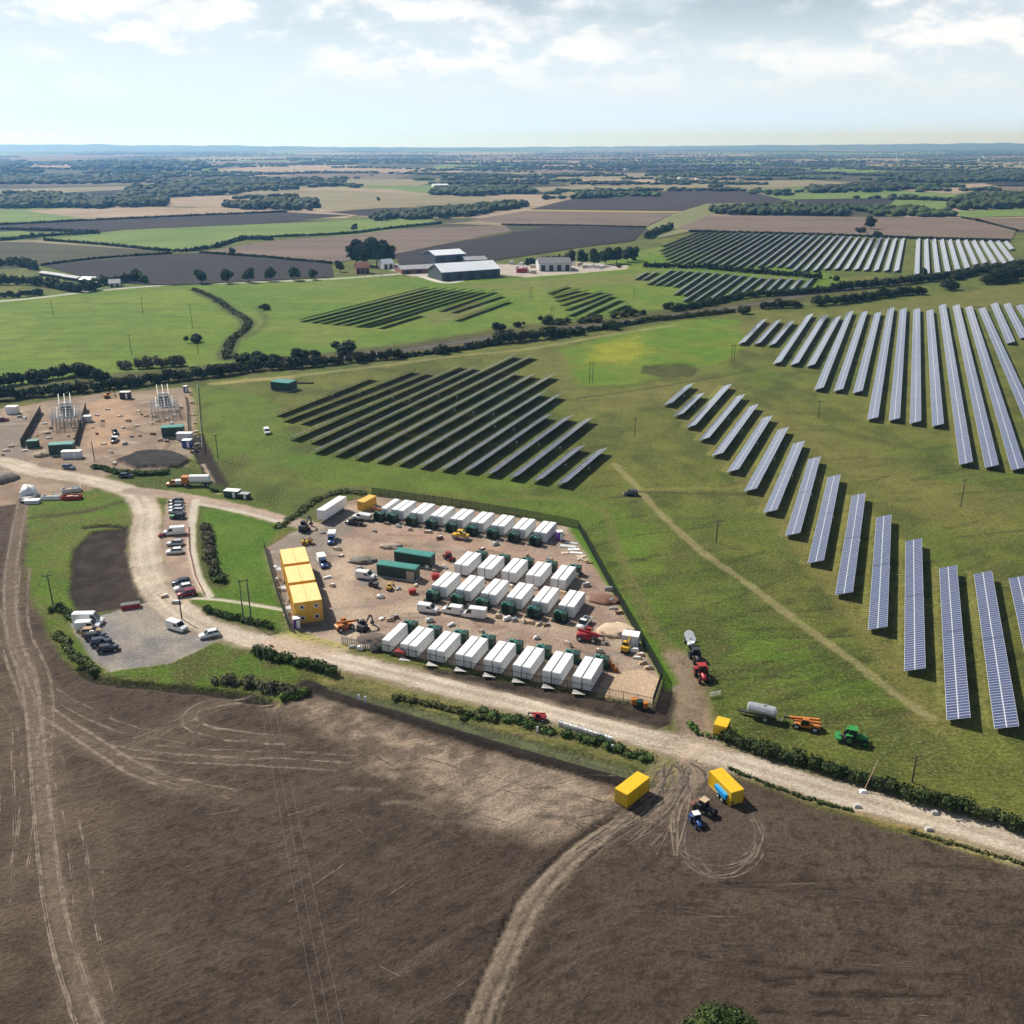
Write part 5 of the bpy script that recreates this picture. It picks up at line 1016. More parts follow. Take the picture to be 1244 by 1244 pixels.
# gravel strips under each row and concrete ramps by the front row
for i, p in enumerate(rows_c[4]):
    rp = MB(); x0, y0 = p[0]-pxn*1.5-cdx*.5, p[1]-pyn*1.5-cdy*.5
    a = (x0, y0); rp.add([(0, 0, .06), (1.6*pxn-.5*cdx, 1.6*pyn-.5*cdy, .06), (-.9*cdx+.1*pxn, -.9*cdy+.1*pyn, .06), (0, 0, .22), (1.6*pxn-.5*cdx, 1.6*pyn-.5*cdy, .10), (-.9*cdx+.1*pxn, -.9*cdy+.1*pyn, .10)], [(5, 4, 3), (0, 1, 4, 3), (1, 2, 5, 4), (2, 0, 3, 5)], CONC)
    rp.v = [(x*1.7, y*1.7, z*1.2) for x, y, z in rp.v]; o = rp.obj('concrete_ramp'); o.location = (a[0], a[1], 0); tag(o, 'pale triangular ramp at the foot of the %s container pair in the front row' % ORD[i], 'ramp', 'pale ramps by the front row')

# ------------------------------------------------------------------ yellow boxes
def corr_box(name, parent, Lx, Wy, Hz, m, mtop, nx, ny):
    mb = MB().box((0, 0, Hz/2+.08), (Lx-.10, Wy-.10, Hz-.16), m)
    for x in (-1, 1):
        for y in (-1, 1): mb.box((x*(Lx/2-.06), y*(Wy/2-.06), Hz/2), (.14, .14, Hz), m)
    for z in (.08, Hz-.06): mb.box((0, -Wy/2+.05, z), (Lx-.25, .12, .14), m).box((0, Wy/2-.05, z), (Lx-.25, .12, .14), m)
    for x in (-1, 1): mb.box((x*(Lx/2-.05), 0, Hz-.06), (.12, Wy-.25, .14), m)
    for i in range(nx):
        x = -Lx/2+.3+i*(Lx-.6)/(nx-1); mb.box((x, -Wy/2+.045, Hz/2), (.10, .05, Hz-.32), m).box((x, Wy/2-.045, Hz/2), (.10, .05, Hz-.32), m)
    part(mb, 'body', parent)
    rf = MB().box((0, 0, Hz-.005), (Lx-.16, Wy-.16, .05), mtop)
    for i in range(nx): rf.box((-Lx/2+.3+i*(Lx-.6)/(nx-1), 0, Hz+.022), (.10, Wy-.4, .03), mtop)
    part(rf, 'roof', parent)
def ship_container(label, c, rz, Lx=6.06, mm=YELLOW, doors=True, Wy=2.44, Hz=2.59, group='yellow shipping containers', name='shipping_container'):
    t = thing(name, label, 'shipping container', (c[0], c[1], 0), rz, group); corr_box('body', t, Lx, Wy, Hz, mm, mm, int(Lx*2.6), 6)
    if doors:
        for y in (-.58, .58):
            d = part(MB().box((Lx/2-.02, y, Hz/2), (.07, 1.10, Hz-.3), mm), 'door', t)
            for k in (-.25, .25): part(MB().cyl((Lx/2+.04, y+k, .25), (Lx/2+.04, y+k, Hz-.25), .025, GREY, n=6), 'locking_bar', d)
    return t
def axis_c(p0, p1, z, Wn, left=True):
    a, b = np.array(G(*p0, z)), np.array(G(*p1, z)); rz = math.atan2(*(b-a)[::-1]); return (a+b)/2, rz
c, rz = axis_c((730+318/12.44, 920+508/12.44), (730+630/12.44, 920+267/12.44), 2.59, 0); ship_container('yellow shipping container left of the haul track junction', c, rz+math.pi)
c, rz = axis_c((820+402/7.78, 860+597/7.78), (820+575/7.78, 860+768/7.78), 2.59, 0); ship_container('yellow shipping container beside the blue trailer, right of the junction', c, rz)
c, rz = axis_c((820+428/7.78, 860+170/7.78), (820+465/7.78, 860+90/7.78), 2.59, 0); ship_container('small yellow storage box at the hedge end by the tanker', c, rz, 2.9, doors=True, Wy=2.3)
# stacked yellow site cabins: two high, two wide, three deep
def cabin(label, c, z, rz, Lx=9.2, Wy=3.0, Hz=2.6, top=True):
    t = thing('site_cabin', label, 'site cabin', (c[0], c[1], z), rz, 'stacked yellow site cabins')
    mb = MB().box((0, 0, Hz/2), (Lx-.06, Wy-.06, Hz-.1), AMBER)
    for x in (-1, 1):
        for y in (-1, 1): mb.box((x*(Lx/2-.07), y*(Wy/2-.07), Hz/2), (.16, .16, Hz), AMBER)
    for z_ in (.1, Hz-.08): mb.box((0, -Wy/2+.06, z_), (Lx-.3, .14, .16), AMBER).box((0, Wy/2-.06, z_), (Lx-.3, .14, .16), AMBER).box((Lx/2-.06, 0, z_), (.14, Wy-.3, .16), AMBER).box((-Lx/2+.06, 0, z_), (.14, Wy-.3, .16), AMBER)
    for i in range(16):
        x = -Lx/2+.4+i*(Lx-.8)/15; mb.box((x, -Wy/2+.025, Hz/2), (.16, .04, Hz-.4), AMBER).box((x, Wy/2-.025, Hz/2), (.16, .04, Hz-.4), AMBER)
    part(mb, 'body', t)
    rf = MB().box((0, 0, Hz-.02), (Lx-.1, Wy-.1, .06), AMBERROOF)
    for i in range(7): rf.box((-Lx/2+.6+i*(Lx-1.2)/6, 0, Hz+.012), (.05, Wy-.3, .02), AMBERROOF)
    part(rf, 'roof', t)
    for s in (-1, 1):
        w = part(MB().box((s*(Lx/2-.01), .15, 1.35), (.08, 1.05, .95), LIGHTGREY), 'window_frame', t); part(MB().box((s*(Lx/2+.02), .15, 1.35), (.05, .62, .55), GLASS), 'pane', w)
    for x in (-2.6, 1.2): w = part(MB().box((x, Wy/2-.02, 1.45), (1.0, .08, .8), LIGHTGREY), 'window_frame', t); part(MB().box((x, Wy/2+.01, 1.45), (.8, .05, .6), GLASS), 'pane', w)
    part(MB().box((3.2, Wy/2-.01, 1.05), (.95, .07, 2.0), WHITE2), 'door', t)
    return t
bz = 5.2
for bi, (pl, pr) in enumerate((((160, 795), (495, 765)), ((110, 595-20), (410, 510)), ((40, 370-18), (325, 290)))):
    a, b = np.array(G(340+pl[0]/9.57, 650+pl[1]/9.57, bz)), np.array(G(340+pr[0]/9.57, 650+pr[1]/9.57, bz))
    if bi == 0: v_ = np.array((-math.sin(R(18.5)), math.cos(R(18.5)))); u_ = np.array((v_[1], -v_[0])); O_ = a
    o = O_+v_*(10.7*bi)
    for wi in (0, 1):
        for zi in (0, 1):
            cc_ = o+u_*(1.53+3.05*wi)+v_*4.6
            cabin('%s yellow cabin, %s of its pair, in the %s block counting from the site road' % (('lower', 'upper')[zi], ('left', 'right')[wi], ('nearest', 'middle', 'farthest')[bi]), cc_, zi*2.62, math.atan2(v_[1], v_[0])+math.pi)
    # steel stairs and landings on the left side
    sp_ = o-u_*1.0+v_*3.6; t = thing('steel_stair', 'steel stair and landing on the left side of the %s cabin block' % ('nearest', 'middle', 'farthest')[bi], 'stair', (sp_[0], sp_[1], 0), math.atan2(v_[1], v_[0]), 'stairs of the yellow cabins')
    part(MB().box((0, 0, 2.6), (1.6, 1.1, .08), GALV), 'landing', t)
    for k in range(8): part(MB().box((-1.0-k*.28, 0, 2.35-k*.3), (.28, .9, .05), GALV), 'step', t)
    part(MB().tube([(.75, .5, 0), (.75, .5, 3.6), (-.75, .5, 3.6), (-3.2, .5, 1.1), (-3.2, .5, 0)], .035, GALV).tube([(-.75, .5, 0), (-.75, .5, 3.6)], .035, GALV), 'railing', t)
# green kiosks
def kiosk(label, p0, p1, Wy, Hz, group='dark green kiosks', door=True, roofm=TEALROOF):
    a, b = np.array(G(*p0, Hz)), np.array(G(*p1, Hz)); d = b-a; Lx = np.linalg.norm(d); d /= Lx; nrm = np.array((-d[1], d[0])); c = (a+b)/2+nrm*Wy/2
    t = thing('equipment_kiosk', label, 'kiosk', (c[0], c[1], 0), math.atan2(d[1], d[0]), group)
    mb = MB().box((0, 0, Hz/2), (Lx-.2, Wy-.2, Hz), GKIOSK)
    for i in range(int(Lx/1.1)): mb.box((-Lx/2+.5+i*1.1, -Wy/2+.085, Hz/2), (.05, .04, Hz-.3), DGREEN)
    part(mb, 'body', t); part(MB().box((0, 0, Hz+.05), (Lx, Wy, .14), roofm).box((0, 0, Hz+.15), (Lx-.4, Wy-.4, .08), roofm), 'roof', t); part(MB().box((0, 0, .09), (Lx+.3, Wy+.3, .18), CONC), 'plinth', t)
    if door:
        for k in (0, 1): part(MB().box((Lx/2-1.9+k*1.0, -Wy/2+.07, 1.35), (.95, .08, 2.2), BEIGE), 'door', t)
    else: part(MB().box((Lx/2-1.5, -Wy/2+.07, 1.3), (1.8, .08, 2.1), DGREEN), 'door', t)
    part(MB().box((-Lx/2+1.5, -Wy/2+.07, 1.8), (1.2, .06, .8), DARK), 'louvre', t); return t
kiosk('green kiosk with beige double doors in the middle of the compound', (420+228/6.22, 590+598/6.22), (420+525/6.22, 590+640/6.22), 3.0, 3.0)
kiosk('green kiosk standing behind the one with beige doors', (420+360/6.22, 590+500/6.22), (420+640/6.22, 590+545/6.22), 3.0, 3.0, door=False)
kiosk('green kiosk alone on the grass left of the centre solar block', (328, 464), (350.5, 466.2), 6.5, 3.6, door=False)
kiosk('green control building of the left substation bay', (57.5, 541.5), (88, 540), 4, 3.6, door=False)
kiosk('green control building of the right substation bay', (195, 520.5), (222.5, 519), 4, 3.6, door=False)

# ------------------------------------------------------------------ vehicles
def wheel(parent, x, y, r, w, hub=LIGHTGREY):
    o = part(MB().cyl((x, y-w/2, r), (x, y+w/2, r), r, BLACK, n=14), 'wheel', parent); part(MB().cyl((x, y-w/2-.012, r), (x, y+w/2+.012, r), r*.55, hub, n=10), 'rim', o)
PAINTS = {}
def paint_m(c):
    if c not in PAINTS: PAINTS[c] = mat('car_paint_%d' % len(PAINTS), c, .25, metal=.1); PAINTS[c].node_tree.nodes['Principled BSDF'].inputs['Coat Weight'].default_value = .6
    return PAINTS[c]
def loft(stations, m):
    """closed body from cross sections (x, half width low, z low, half width high, z high)"""
    mb = MB(); V = []
    for x, w0, z0, w1, z1 in stations: V += [(x, -w0, z0), (x, -w0*1.02, (z0+z1)/2), (x, -w1, z1), (x, w1, z1), (x, w0*1.02, (z0+z1)/2), (x, w0, z0)]
    n = len(stations); F = []
    for i in range(n-1):
        for k in range(6): F.append((i*6+k, (i+1)*6+k, (i+1)*6+(k+1) % 6, i*6+(k+1) % 6))
    F += [tuple(range(6)), tuple(range((n-1)*6+5, (n-1)*6-1, -1))]; mb.add(V, F, m)
    return mb
def car(label, p0, p1, c, group='parked vehicles', kind='hatch'):
    pos = mid(p0, p1); rz = head(p0, p1); m = paint_m(c); t = thing('parked_car', label, 'car', pos, rz, group); Lc = 4.5; w = .89
    part(loft([(-2.22, .74, .42, .70, .82), (-2.12, w, .30, .80, .93), (-1.2, w, .26, .83, .97), (.85, w, .26, .83, .95), (1.75, w*.98, .28, .78, .86), (2.18, .74, .36, .66, .70)], m), 'body', t, True)
    e = {'hatch': (-2.02, -1.55, .25, 1.0), 'estate': (-2.12, -1.85, .25, 1.0), 'suv': (-2.1, -1.8, .3, .95)}[kind]; zr = {'hatch': 1.45, 'estate': 1.47, 'suv': 1.68}[kind]
    gh = MB(); x0, x1, x2, x3 = e; v = [(x0, -.80, .93), (x3, -.80, .93), (x3, .80, .93), (x0, .80, .93), (x1, -.62, zr), (x2, -.62, zr), (x2, .62, zr), (x1, .62, zr)]
    gh.add(v, [(0, 1, 5, 4), (1, 2, 6, 5), (2, 3, 7, 6), (3, 0, 4, 7)], GLASS); part(gh, 'windows', t)
    rf = MB().box(((x1+x2)/2, 0, zr+.02), (x2-x1+.08, 1.30, .05), m)
    for s in (-1, 1):
        for xa, xb in ((x0, x1), (x3, x2), ((x0+x3)/2-.25, (x1+x2)/2-.1)): rf.cyl((xa, s*.815, .93), (xb, s*.635, zr), .045, m, n=4)
    part(rf, 'roof', t)
    for x in (-1.35, 1.36):
        for y in (-.78, .78): wheel(t, x, y, .33, .22)
    for y in (-.6, .6): part(MB().box((2.1, y, .66), (.14, .32, .14), LAMPW), 'headlight', t); part(MB().box((-2.19, y, .80), (.08, .24, .18), LAMPR), 'tail_light', t)
    return t
def van(label, p0, p1, c, Lv=5.4, Hv=2.1, group='parked vehicles', Wv=1.95, window=True):
    pos = mid(p0, p1); rz = head(p0, p1); m = paint_m(c); t = thing('parked_van', label, 'van', pos, rz, group); h = Lv/2; w = Wv/2
    part(loft([(-h, w*.95, .35, w*.86, Hv), (-h+.15, w, .32, w*.88, Hv+.04), (h-2.0, w, .32, w*.88, Hv+.03), (h-1.75, w, .32, w*.86, Hv-.05), (h-.95, w, .32, w*.88, 1.18), (h-.15, w*.95, .32, w*.78, .98), (h, w*.8, .38, w*.7, .75)], m), 'body', t)
    g_ = MB(); g_.add([(h-1.66, -w*.76, Hv-.10), (h-.93, -w*.80, 1.25), (h-.93, w*.80, 1.25), (h-1.66, w*.76, Hv-.10)], [(0, 1, 2, 3)], GLASS); part(g_, 'windscreen', t)
    for s in (-1, 1):
        g_ = MB(); ys = s*(w+.03); v = [(h-2.5, ys*.93, Hv-.22), (h-1.8, ys*.92, Hv-.25), (h-1.15, ys*.99, 1.22), (h-2.5, ys*1.0, 1.22)]; g_.add(v, [(3, 2, 1, 0) if s > 0 else (0, 1, 2, 3)][:1] if s < 0 else [(0, 1, 2, 3)], GLASS); part(g_, 'side_window', t)
    for x in (-h+1.05, h-1.0):
        for y in (-w+.12, w-.12): wheel(t, x, y, .35, .24)
    part(MB().box((h-.04, 0, .55), (.10, Wv*.8, .22), DARK), 'bumper', t)
    for y in (-w*.75, w*.75): part(MB().box((h-.12, y, .88), (.14, .26, .18), LAMPW), 'headlight', t); part(MB().box((-h-.01, y*1.12, 1.1), (.05, .14, .45), LAMPR), 'tail_light', t)
    return t
def pickup(label, p0, p1, c, box=None, group='parked vehicles'):
    pos = mid(p0, p1); rz = head(p0, p1); m = paint_m(c); t = thing('pickup_truck', label, 'pickup truck', pos, rz, group)
    part(loft([(-.15, .92, .35, .86, 1.05), (.2, .93, .32, .86, 1.08), (1.4, .93, .32, .86, 1.05), (2.35, .90, .34, .80, .95), (2.6, .8, .4, .7, .78)], m), 'body', t, True)
    v = [(-.1, -.84, 1.05), (1.55, -.84, 1.05), (1.55, .84, 1.05), (-.1, .84, 1.05), (.05, -.68, 1.72), (.85, -.68, 1.72), (.85, .68, 1.72), (.05, .68, 1.72)]
    part(MB().add(v, [(0, 1, 5, 4), (1, 2, 6, 5), (2, 3, 7, 6), (3, 0, 4, 7)], GLASS), 'windows', t); part(MB().box((.45, 0, 1.74), (.9, 1.42, .06), m), 'roof', t)
    if box is None:
        part(MB().box((-1.4, 0, .62), (2.4, 1.8, .12), DARK).box((-1.4, -.88, .88), (2.4, .08, .5), m).box((-1.4, .88, .88), (2.4, .08, .5), m).box((-2.58, 0, .88), (.08, 1.8, .5), m), 'load_bed', t)
    else: part(MB().box((-1.55, 0, .55+box[1]/2), (2.9, 2.0, box[1]), box[0]).box((-1.4, 0, .5), (2.8, .9, .2), DARK), 'load_box', t)
    for x in (-1.6, 1.75):
        for y in (-.82, .82): wheel(t, x, y, .38, .26)
    for y in (-.62, .62): part(MB().box((2.5, y, .80), (.16, .3, .16), LAMPW), 'headlight', t)
    return t
WH = (.78, .78, .77); SIL = (.42, .43, .45); BLK = (.012, .012, .014); DBL = (.012, .022, .05); GRY = (.12, .125, .13)
van('large white van at the head of the car park row', (92, 758), (125, 757), WH, 6.4, 2.7); van('smaller white van second in the car park row', (94, 765), (121, 763), WH, 5.0, 2.0)
car('sand-coloured car between white van and dark cars', (99, 770.5), (124, 769), (.46, .30, .14)); car('black estate car in the middle of the car park row', (104, 777), (130, 774), BLK, kind='estate')
car('dark blue car second from the end of the car park row', (111, 785), (137, 781), DBL, kind='suv'); car('black car at the near end of the car park row', (118, 792.5), (146, 788.5), BLK)
van('white van parked alone on the right of the grey car park', (204, 761), (227, 768), WH, 5.0, 2.0); car('white car by the road at the tip of the grey car park', (266, 770.5), (243, 776), WH)
for i, (y, cc, n_) in enumerate(((610.5, BLK, 'black car at the top of the car row beside the footpath'), (614.5, GRY, 'dark grey car second in the row beside the footpath'), (618.5, SIL, 'silver car third in the row beside the footpath'), (622.5, SIL, 'silver estate car fourth in the row beside the footpath'))): car(n_, (225, y+.8), (203, y+.3), cc, kind=('hatch', 'estate')[i % 2])
car('dark car with a bright green bonnet above the white van', (227, 629.5), (205, 630), BLK); part(MB().box((1.52, 0, .93), (1.1, 1.25, .05), paint_m((.10, .42, .12))), 'bonnet', bpy.data.objects[[o.name for o in bpy.data.objects if o.name.startswith('parked_car')][-1]], label='bright green bonnet')
van('white van in the row beside the footpath', (226, 648), (198, 650), WH, 5.6, 2.2); car('silver grey car below the white van beside the footpath', (225, 661.5), (201, 662.5), SIL); car('white car last before the gap beside the footpath', (225, 671), (200, 673), WH)
car('dark blue hatchback above the white one at the road bend', (232, 708), (208, 711.5), DBL); car('white hatchback between dark blue and red cars at the road bend', (235, 714), (211, 718.5), WH); car('dark red car at the end of the row by the road bend', (239, 720.5), (214, 726), (.25, .012, .03), kind='estate')
van('white van on the left in the compound, under the front-row skids', (508, 741.5), (533, 744.5), WH, 4.7, 1.9); van('white van in the middle of the three under the third row', (562, 746.5), (537, 742.5), WH, 4.7, 1.9); van('larger white van on the right of the three under the third row', (592, 751.5), (560, 747.5), WH, 5.7, 2.4)
van('short white van by the green kiosk with beige doors', (433, 701), (456, 704), WH, 4.8, 1.9); pickup('dark pickup truck at the left end of the back container row', (441, 638), (421, 636), BLK)
pickup('small lorry with white box and blue cab, upper one on the site track', (405, 650), (401, 666), BLUE.diffuse_color[:3] and (.02, .07, .26), (SHEETW, 1.7)); pickup('small lorry with white box and blue cab, lower one beside the yellow cabins', (388, 678), (397, 695), (.02, .07, .26), (SHEETW, 1.7))
pickup('white pickup truck at the right end of the third container row', (716, 753), (703, 767), WH); pickup('white tipper lorry parked before the single back-row container', (448, 632), (431, 629), WH, (LIGHTGREY, 1.2))
car('black four-wheel drive car on the grass track crossing', (777, 602), (755, 601.5), BLK, kind='suv'); van('small white van on the grass by the centre solar block', (322, 522), (327, 531), WH, 4.6, 1.9)
pickup('black pickup truck on the bare ground between the substation bays', (138, 523), (142, 531), BLK); pickup('dark truck with pale bed below the black pickup between the bays', (141, 532), (137, 541), GRY, (LIGHTGREY, .8)); car('dark blue car by the grass edge below the right substation bay', (150, 580), (157, 580), DBL); car('grey blue car on the site road by the left substation bay', (80, 569), (88, 570), (.10, .13, .2))
car('dark red car at the left edge near the railway hedge', (-2, 512), (9, 511), (.25, .012, .03))
# long white trailer
a, b = np.array(G(370+217/11.31, 590+342/11.31, 3.7)), np.array(G(370+525/11.31, 590+147/11.31, 3.7)); d = b-a; Lx = np.linalg.norm(d); t = thing('box_trailer', 'long white box trailer parked at the top of the compound', 'trailer', tuple((a+b)/2), math.atan2(d[1], d[0]), None)
part(MB().box((0, 0, 2.4), (Lx, 2.5, 2.7), WHITE).box((0, 0, 3.78), (Lx-.1, 2.4, .06), WHITE2), 'body', t); part(MB().box((0, 0, .95), (Lx-.4, 1.0, .22), DARK), 'chassis', t)
for y in (-.62, .62): part(MB().box((-Lx/2-.02, y, 2.4), (.06, 1.15, 2.5), WHITE2), 'door', t)
for x in (Lx/2-2.0, Lx/2-3.3, Lx/2-4.6):
    for y in (-1.05, 1.05): wheel(t, x, y, .5, .3)
for y in (-.8, .8): part(MB().box((-Lx/2+2.6, y, .45), (.14, .14, .9), DARK), 'landing_leg', t)
# tractors
def tractor(label, p0, p1, m, cabm=None, loader=False, sc=1.0, implement=None, group=None, name='tractor'):
    pos = mid(p0, p1); rz = head(p0, p1); t = thing(name, label, 'tractor', pos, rz, group)
    part(loft([(.1, .42, .75, .40, 1.55), (1.0, .42, .75, .38, 1.52), (1.9, .38, .75, .30, 1.35), (2.05, .34, .8, .25, 1.2)], m), 'bonnet', t, True); part(MB().box((0, 0, .75), (3.4, .6, .45), DARK), 'chassis', t)
    cb = MB(); v = [(-1.15, -.75, 1.2), (.25, -.75, 1.2), (.25, .75, 1.2), (-1.15, .75, 1.2), (-1.0, -.66, 2.5), (.1, -.66, 2.5), (.1, .66, 2.5), (-1.0, .66, 2.5)]; cb.add(v, [(0, 1, 5, 4), (1, 2, 6, 5), (2, 3, 7, 6), (3, 0, 4, 7)], GLASS)
    part(cb, 'cab_windows', t); rf = MB().box((-.45, 0, 2.56), (1.4, 1.5, .14), cabm or m)
    for i in range(4): rf.cyl(v[i], v[i+4], .05, m, n=4)
    part(rf, 'cab_roof', t)
    for y in (-.95, .95): wheel(t, -.95, y, .82, .5, m); wheel(t, 1.55, y*.9, .55, .38, m); part(MB().box((-.95, y, 1.72), (1.1, .55, .08), m), 'mudguard', t)
    part(MB().cyl((.9, .25, 1.5), (.9, .25, 2.4), .05, DARK, n=6), 'exhaust', t)
    if loader:
        for y in (-.5, .5): part(MB().tube([(-.1, y, 1.5), (1.6, y, 1.9), (3.0, y, .6)], .08, m, n=5), 'loader_arm', t)
        part(MB().box((3.3, 0, .45), (.6, 1.9, .6), GREY, taper=(1.3, 1)), 'bucket', t)
    if implement:
        part(MB().box((-2.6, 0, .7), (.9, 2.2, .25), implement).box((-2.1, 0, .8), (.8, .3, .2), DARK), 'implement', t)
    if sc != 1: t.scale = (sc,)*3
    return t
tractor('bright green tractor at the right end of the machine line', (1023, 899), (1053, 904), TRACTORGREEN, implement=TRACTORGREEN, sc=1.08)
tractor('red tractor with front loader beside the dirt track', (849, 817), (856, 831), RED, loader=False, sc=1.1); tractor('dark tractor hitched to the trailer of pale discs', (840, 794), (850, 810), DARK, DARK, sc=.95)
tractor('small blue tractor nearest on the dark field', (842, 995), (850, 1007), BLUE, WHITE, sc=.72)
tractor('brown-grey tractor with long implement on the dark field', (848, 981), (866, 992), DARK, TIMBER, implement=RUST, sc=.85)
tractor('dark red tractor behind the second container row, left end', (541, 677), (551, 683), RED, sc=.8, implement=RUST)
# slurry tanker
def tanker():
    p0, p1 = (905, 868), (944, 877); t = thing('slurry_tanker', 'silver slurry tanker in the machine line on the grass', 'tanker', mid(p0, p1), head(p0, p1))
    part(MB().cyl((-2.3, 0, 1.85), (2.4, 0, 1.85), 1.02, SILVERT, n=20).cyl((-2.55, 0, 1.85), (-2.3, 0, 1.85), .7, SILVERT, r1=1.02, n=20).cyl((2.4, 0, 1.85), (2.7, 0, 1.85), 1.02, SILVERT, r1=.6, n=20), 'tank', t, False)
    for x in (-2.1, -.6, .9, 2.2): part(MB().cyl((x-.04, 0, 1.85), (x+.04, 0, 1.85), 1.05, GALV, n=20), 'tank_band', t)
    part(MB().box((-.6, 0, .72), (6.2, .7, .22), DARK).box((-3.6, 0, .62), (1.6, .25, .18), DARK), 'chassis', t); part(MB().cyl((.4, 0, 2.85), (.4, 0, 3.02), .3, GREY, n=10), 'hatch', t)
    for y in (-1.15, 1.15): wheel(t, .9, y, .72, .5, GALV)
    part(MB().cyl((-3.9, .3, 0), (-3.9, .3, .7), .05, DARK, n=6), 'stand', t)
tanker()
def telehandler(label, p0, p1, m, sc=1.0, group=None, reach=2.3):
    t = thing('telehandler', label, 'telehandler', mid(p0, p1), head(p0, p1), group)
    part(loft([(-2.2, .9, .7, .8, 1.35), (-1.9, 1.0, .6, .9, 1.5), (1.3, 1.0, .6, .85, 1.15), (1.8, .8, .7, .6, 1.0)], m), 'body', t); 
    v = [(-.5, .2, 1.2), (.8, .2, 1.2), (.8, 1.0, 1.2), (-.5, 1.0, 1.2), (-.4, .28, 2.4), (.5, .28, 2.4), (.5, .95, 2.4), (-.4, .95, 2.4)]; part(MB().add(v, [(0, 1, 5, 4), (1, 2, 6, 5), (2, 3, 7, 6), (3, 0, 4, 7)], GLASS), 'cab', t)
    part(MB().box((.05, .62, 2.44), (1.0, .78, .1), m), 'cab_roof', t); bo = part(MB().box((0, 0, 0), (4.6, .42, .46), m, ry=.16).box((2.3, 0, -.35), (1.6, .3, .34), DARK, ry=.16), 'boom', t); bo.location = (.3, -.25, 1.9)
    part(MB().box((3.3+reach-2.3, -.25, .75), (.12, 1.4, .8), DARK).box((3.8+reach-2.3, -.6, .4), (1.0, .12, .06), GREY).box((3.8+reach-2.3, .1, .4), (1.0, .12, .06), GREY), 'fork_carriage', t)
    for x in (-1.45, 1.35):
        for y in (-1.0, 1.0): wheel(t, x, y, .62, .42, LIGHTGREY)
    t.scale = sc if isinstance(sc, tuple) else (sc,)*3; return t
telehandler('orange telehandler between silver tanker and green tractor', (997, 887), (960, 880), ORANGE, (1.15, 1.05, .85)); telehandler('red telehandler at the right end of the third container row', (704, 776), (724, 779), RED, 1.05)
telehandler('orange telehandler by the compound gate below the cabins', (412, 766), (426, 762), ORANGE, .95)
telehandler('red loader on the verge between road and bushy hedge strip', (660, 875), (649, 873), RED, .62)
def excavator(label, p0, p1, m, sc=1.0, group=None):
    t = thing('excavator', label, 'excavator', mid(p0, p1), head(p0, p1), group)
    for y in (-.95, .95): part(MB().box((0, y, .4), (3.0, .5, .75), BLACK, taper=(.8, 1)), 'track', t)
    part(MB().box((-.4, 0, 1.35), (2.4, 2.0, 1.0), m).box((-1.3, 0, 1.5), (.7, 2.1, 1.1), m), 'house', t)
    cb = part(MB().box((.5, .6, 2.0), (1.2, .9, 1.5), GLASS).box((.5, .6, 2.8), (1.3, 1.0, .12), m), 'cab', t)
    part(MB().box((1.7, -.2, 2.5), (3.2, .35, .5), m, ry=-.65).box((3.1, -.2, 3.0), (1.6, .3, .42), m, ry=.35), 'boom', t); part(MB().box((3.9, -.2, 1.9), (.3, .26, 2.2), m, ry=-.2), 'stick', t); part(MB().box((3.9, -.2, .75), (.8, .9, .7), DARK, taper=(.6, 1)), 'bucket', t)
    t.scale = (sc,)*3; return t
excavator('yellow excavator at the right end of the front container row', (757, 797), (764, 786), PLANTY, .75); excavator('dark tracked excavator with raised boom by the compound gate', (436, 770), (447, 762), DARK, .8)
excavator('orange excavator under the railway hedge above the substations', (127, 484), (134, 483), ORANGE, .8); excavator('small brown excavator in front of the green kiosks', (471, 719), (476, 714), PLANTY, .5)
excavator('dark machine with yellow engine cover behind the farthest cabins', (364, 650), (376, 640), DARK, .95)
def roller():
    p0, p1 = (547, 653), (572, 656); t = thing('road_roller', 'yellow road roller in front of the back container row', 'road roller', mid(p0, p1), head(p0, p1))
    for x in (-1.5, 1.5): part(MB().cyl((x, -.85, .65), (x, .85, .65), .65, GREY, n=16), 'drum', t); part(MB().box((x, 0, 1.15), (1.4, 1.9, .35), PLANTY), 'drum_frame', t)
    part(MB().box((0, 0, 1.2), (2.4, 1.3, .8), PLANTY), 'body', t); part(MB().box((0, 0, 2.5), (1.5, 1.4, .1), PLANTY), 'canopy', t)
    for x in (-.6, .6):
        for y in (-.6, .6): part(MB().cyl((x, y, 1.5), (x, y, 2.5), .04, DARK, n=5), 'canopy_post', t)
    part(MB().box((.1, 0, 1.75), (.5, .5, .5), BLACK), 'seat', t)
roller()
def dumper(label, p0, p1, m, sc=1.0, group=None):
    t = thing('site_dumper', label, 'dumper', mid(p0, p1), head(p0, p1), group); part(MB().box((-.5, 0, .75), (2.2, 1.1, .5), m).box((-1.2, 0, 1.2), (.8, 1.0, .5), m), 'chassis', t)
    part(MB().box((.9, 0, 1.25), (1.3, 1.3, .7), m, taper=(1.35, 1.25)).box((.9, 0, 1.6), (1.5, 1.4, .04), DARK), 'skip', t); part(MB().tube([(-.9, -.5, 1.2), (-.9, -.5, 2.3), (-.9, .5, 2.3), (-.9, .5, 1.2)], .05, DARK), 'roll_bar', t)
    part(MB().box((-.7, 0, 1.4), (.45, .5, .5), BLACK), 'seat', t)
    for x in (-1.1, .75):
        for y in (-.7, .7): wheel(t, x, y, .45, .35, m)
    t.scale = (sc,)*3
dumper('dark dumper beside the short white van near the kiosks', (449, 711), (459, 714), DARK, .75); dumper('orange dumper by the white tipper at the back row', (455, 621), (461, 623), ORANGE, .9); dumper('small red and white dumper at the head of the white van, car row', (194, 653), (200, 651), RED, .6)
dumper('small yellow dumper under the farthest cabins', (369, 662), (377, 660), PLANTY, .9)
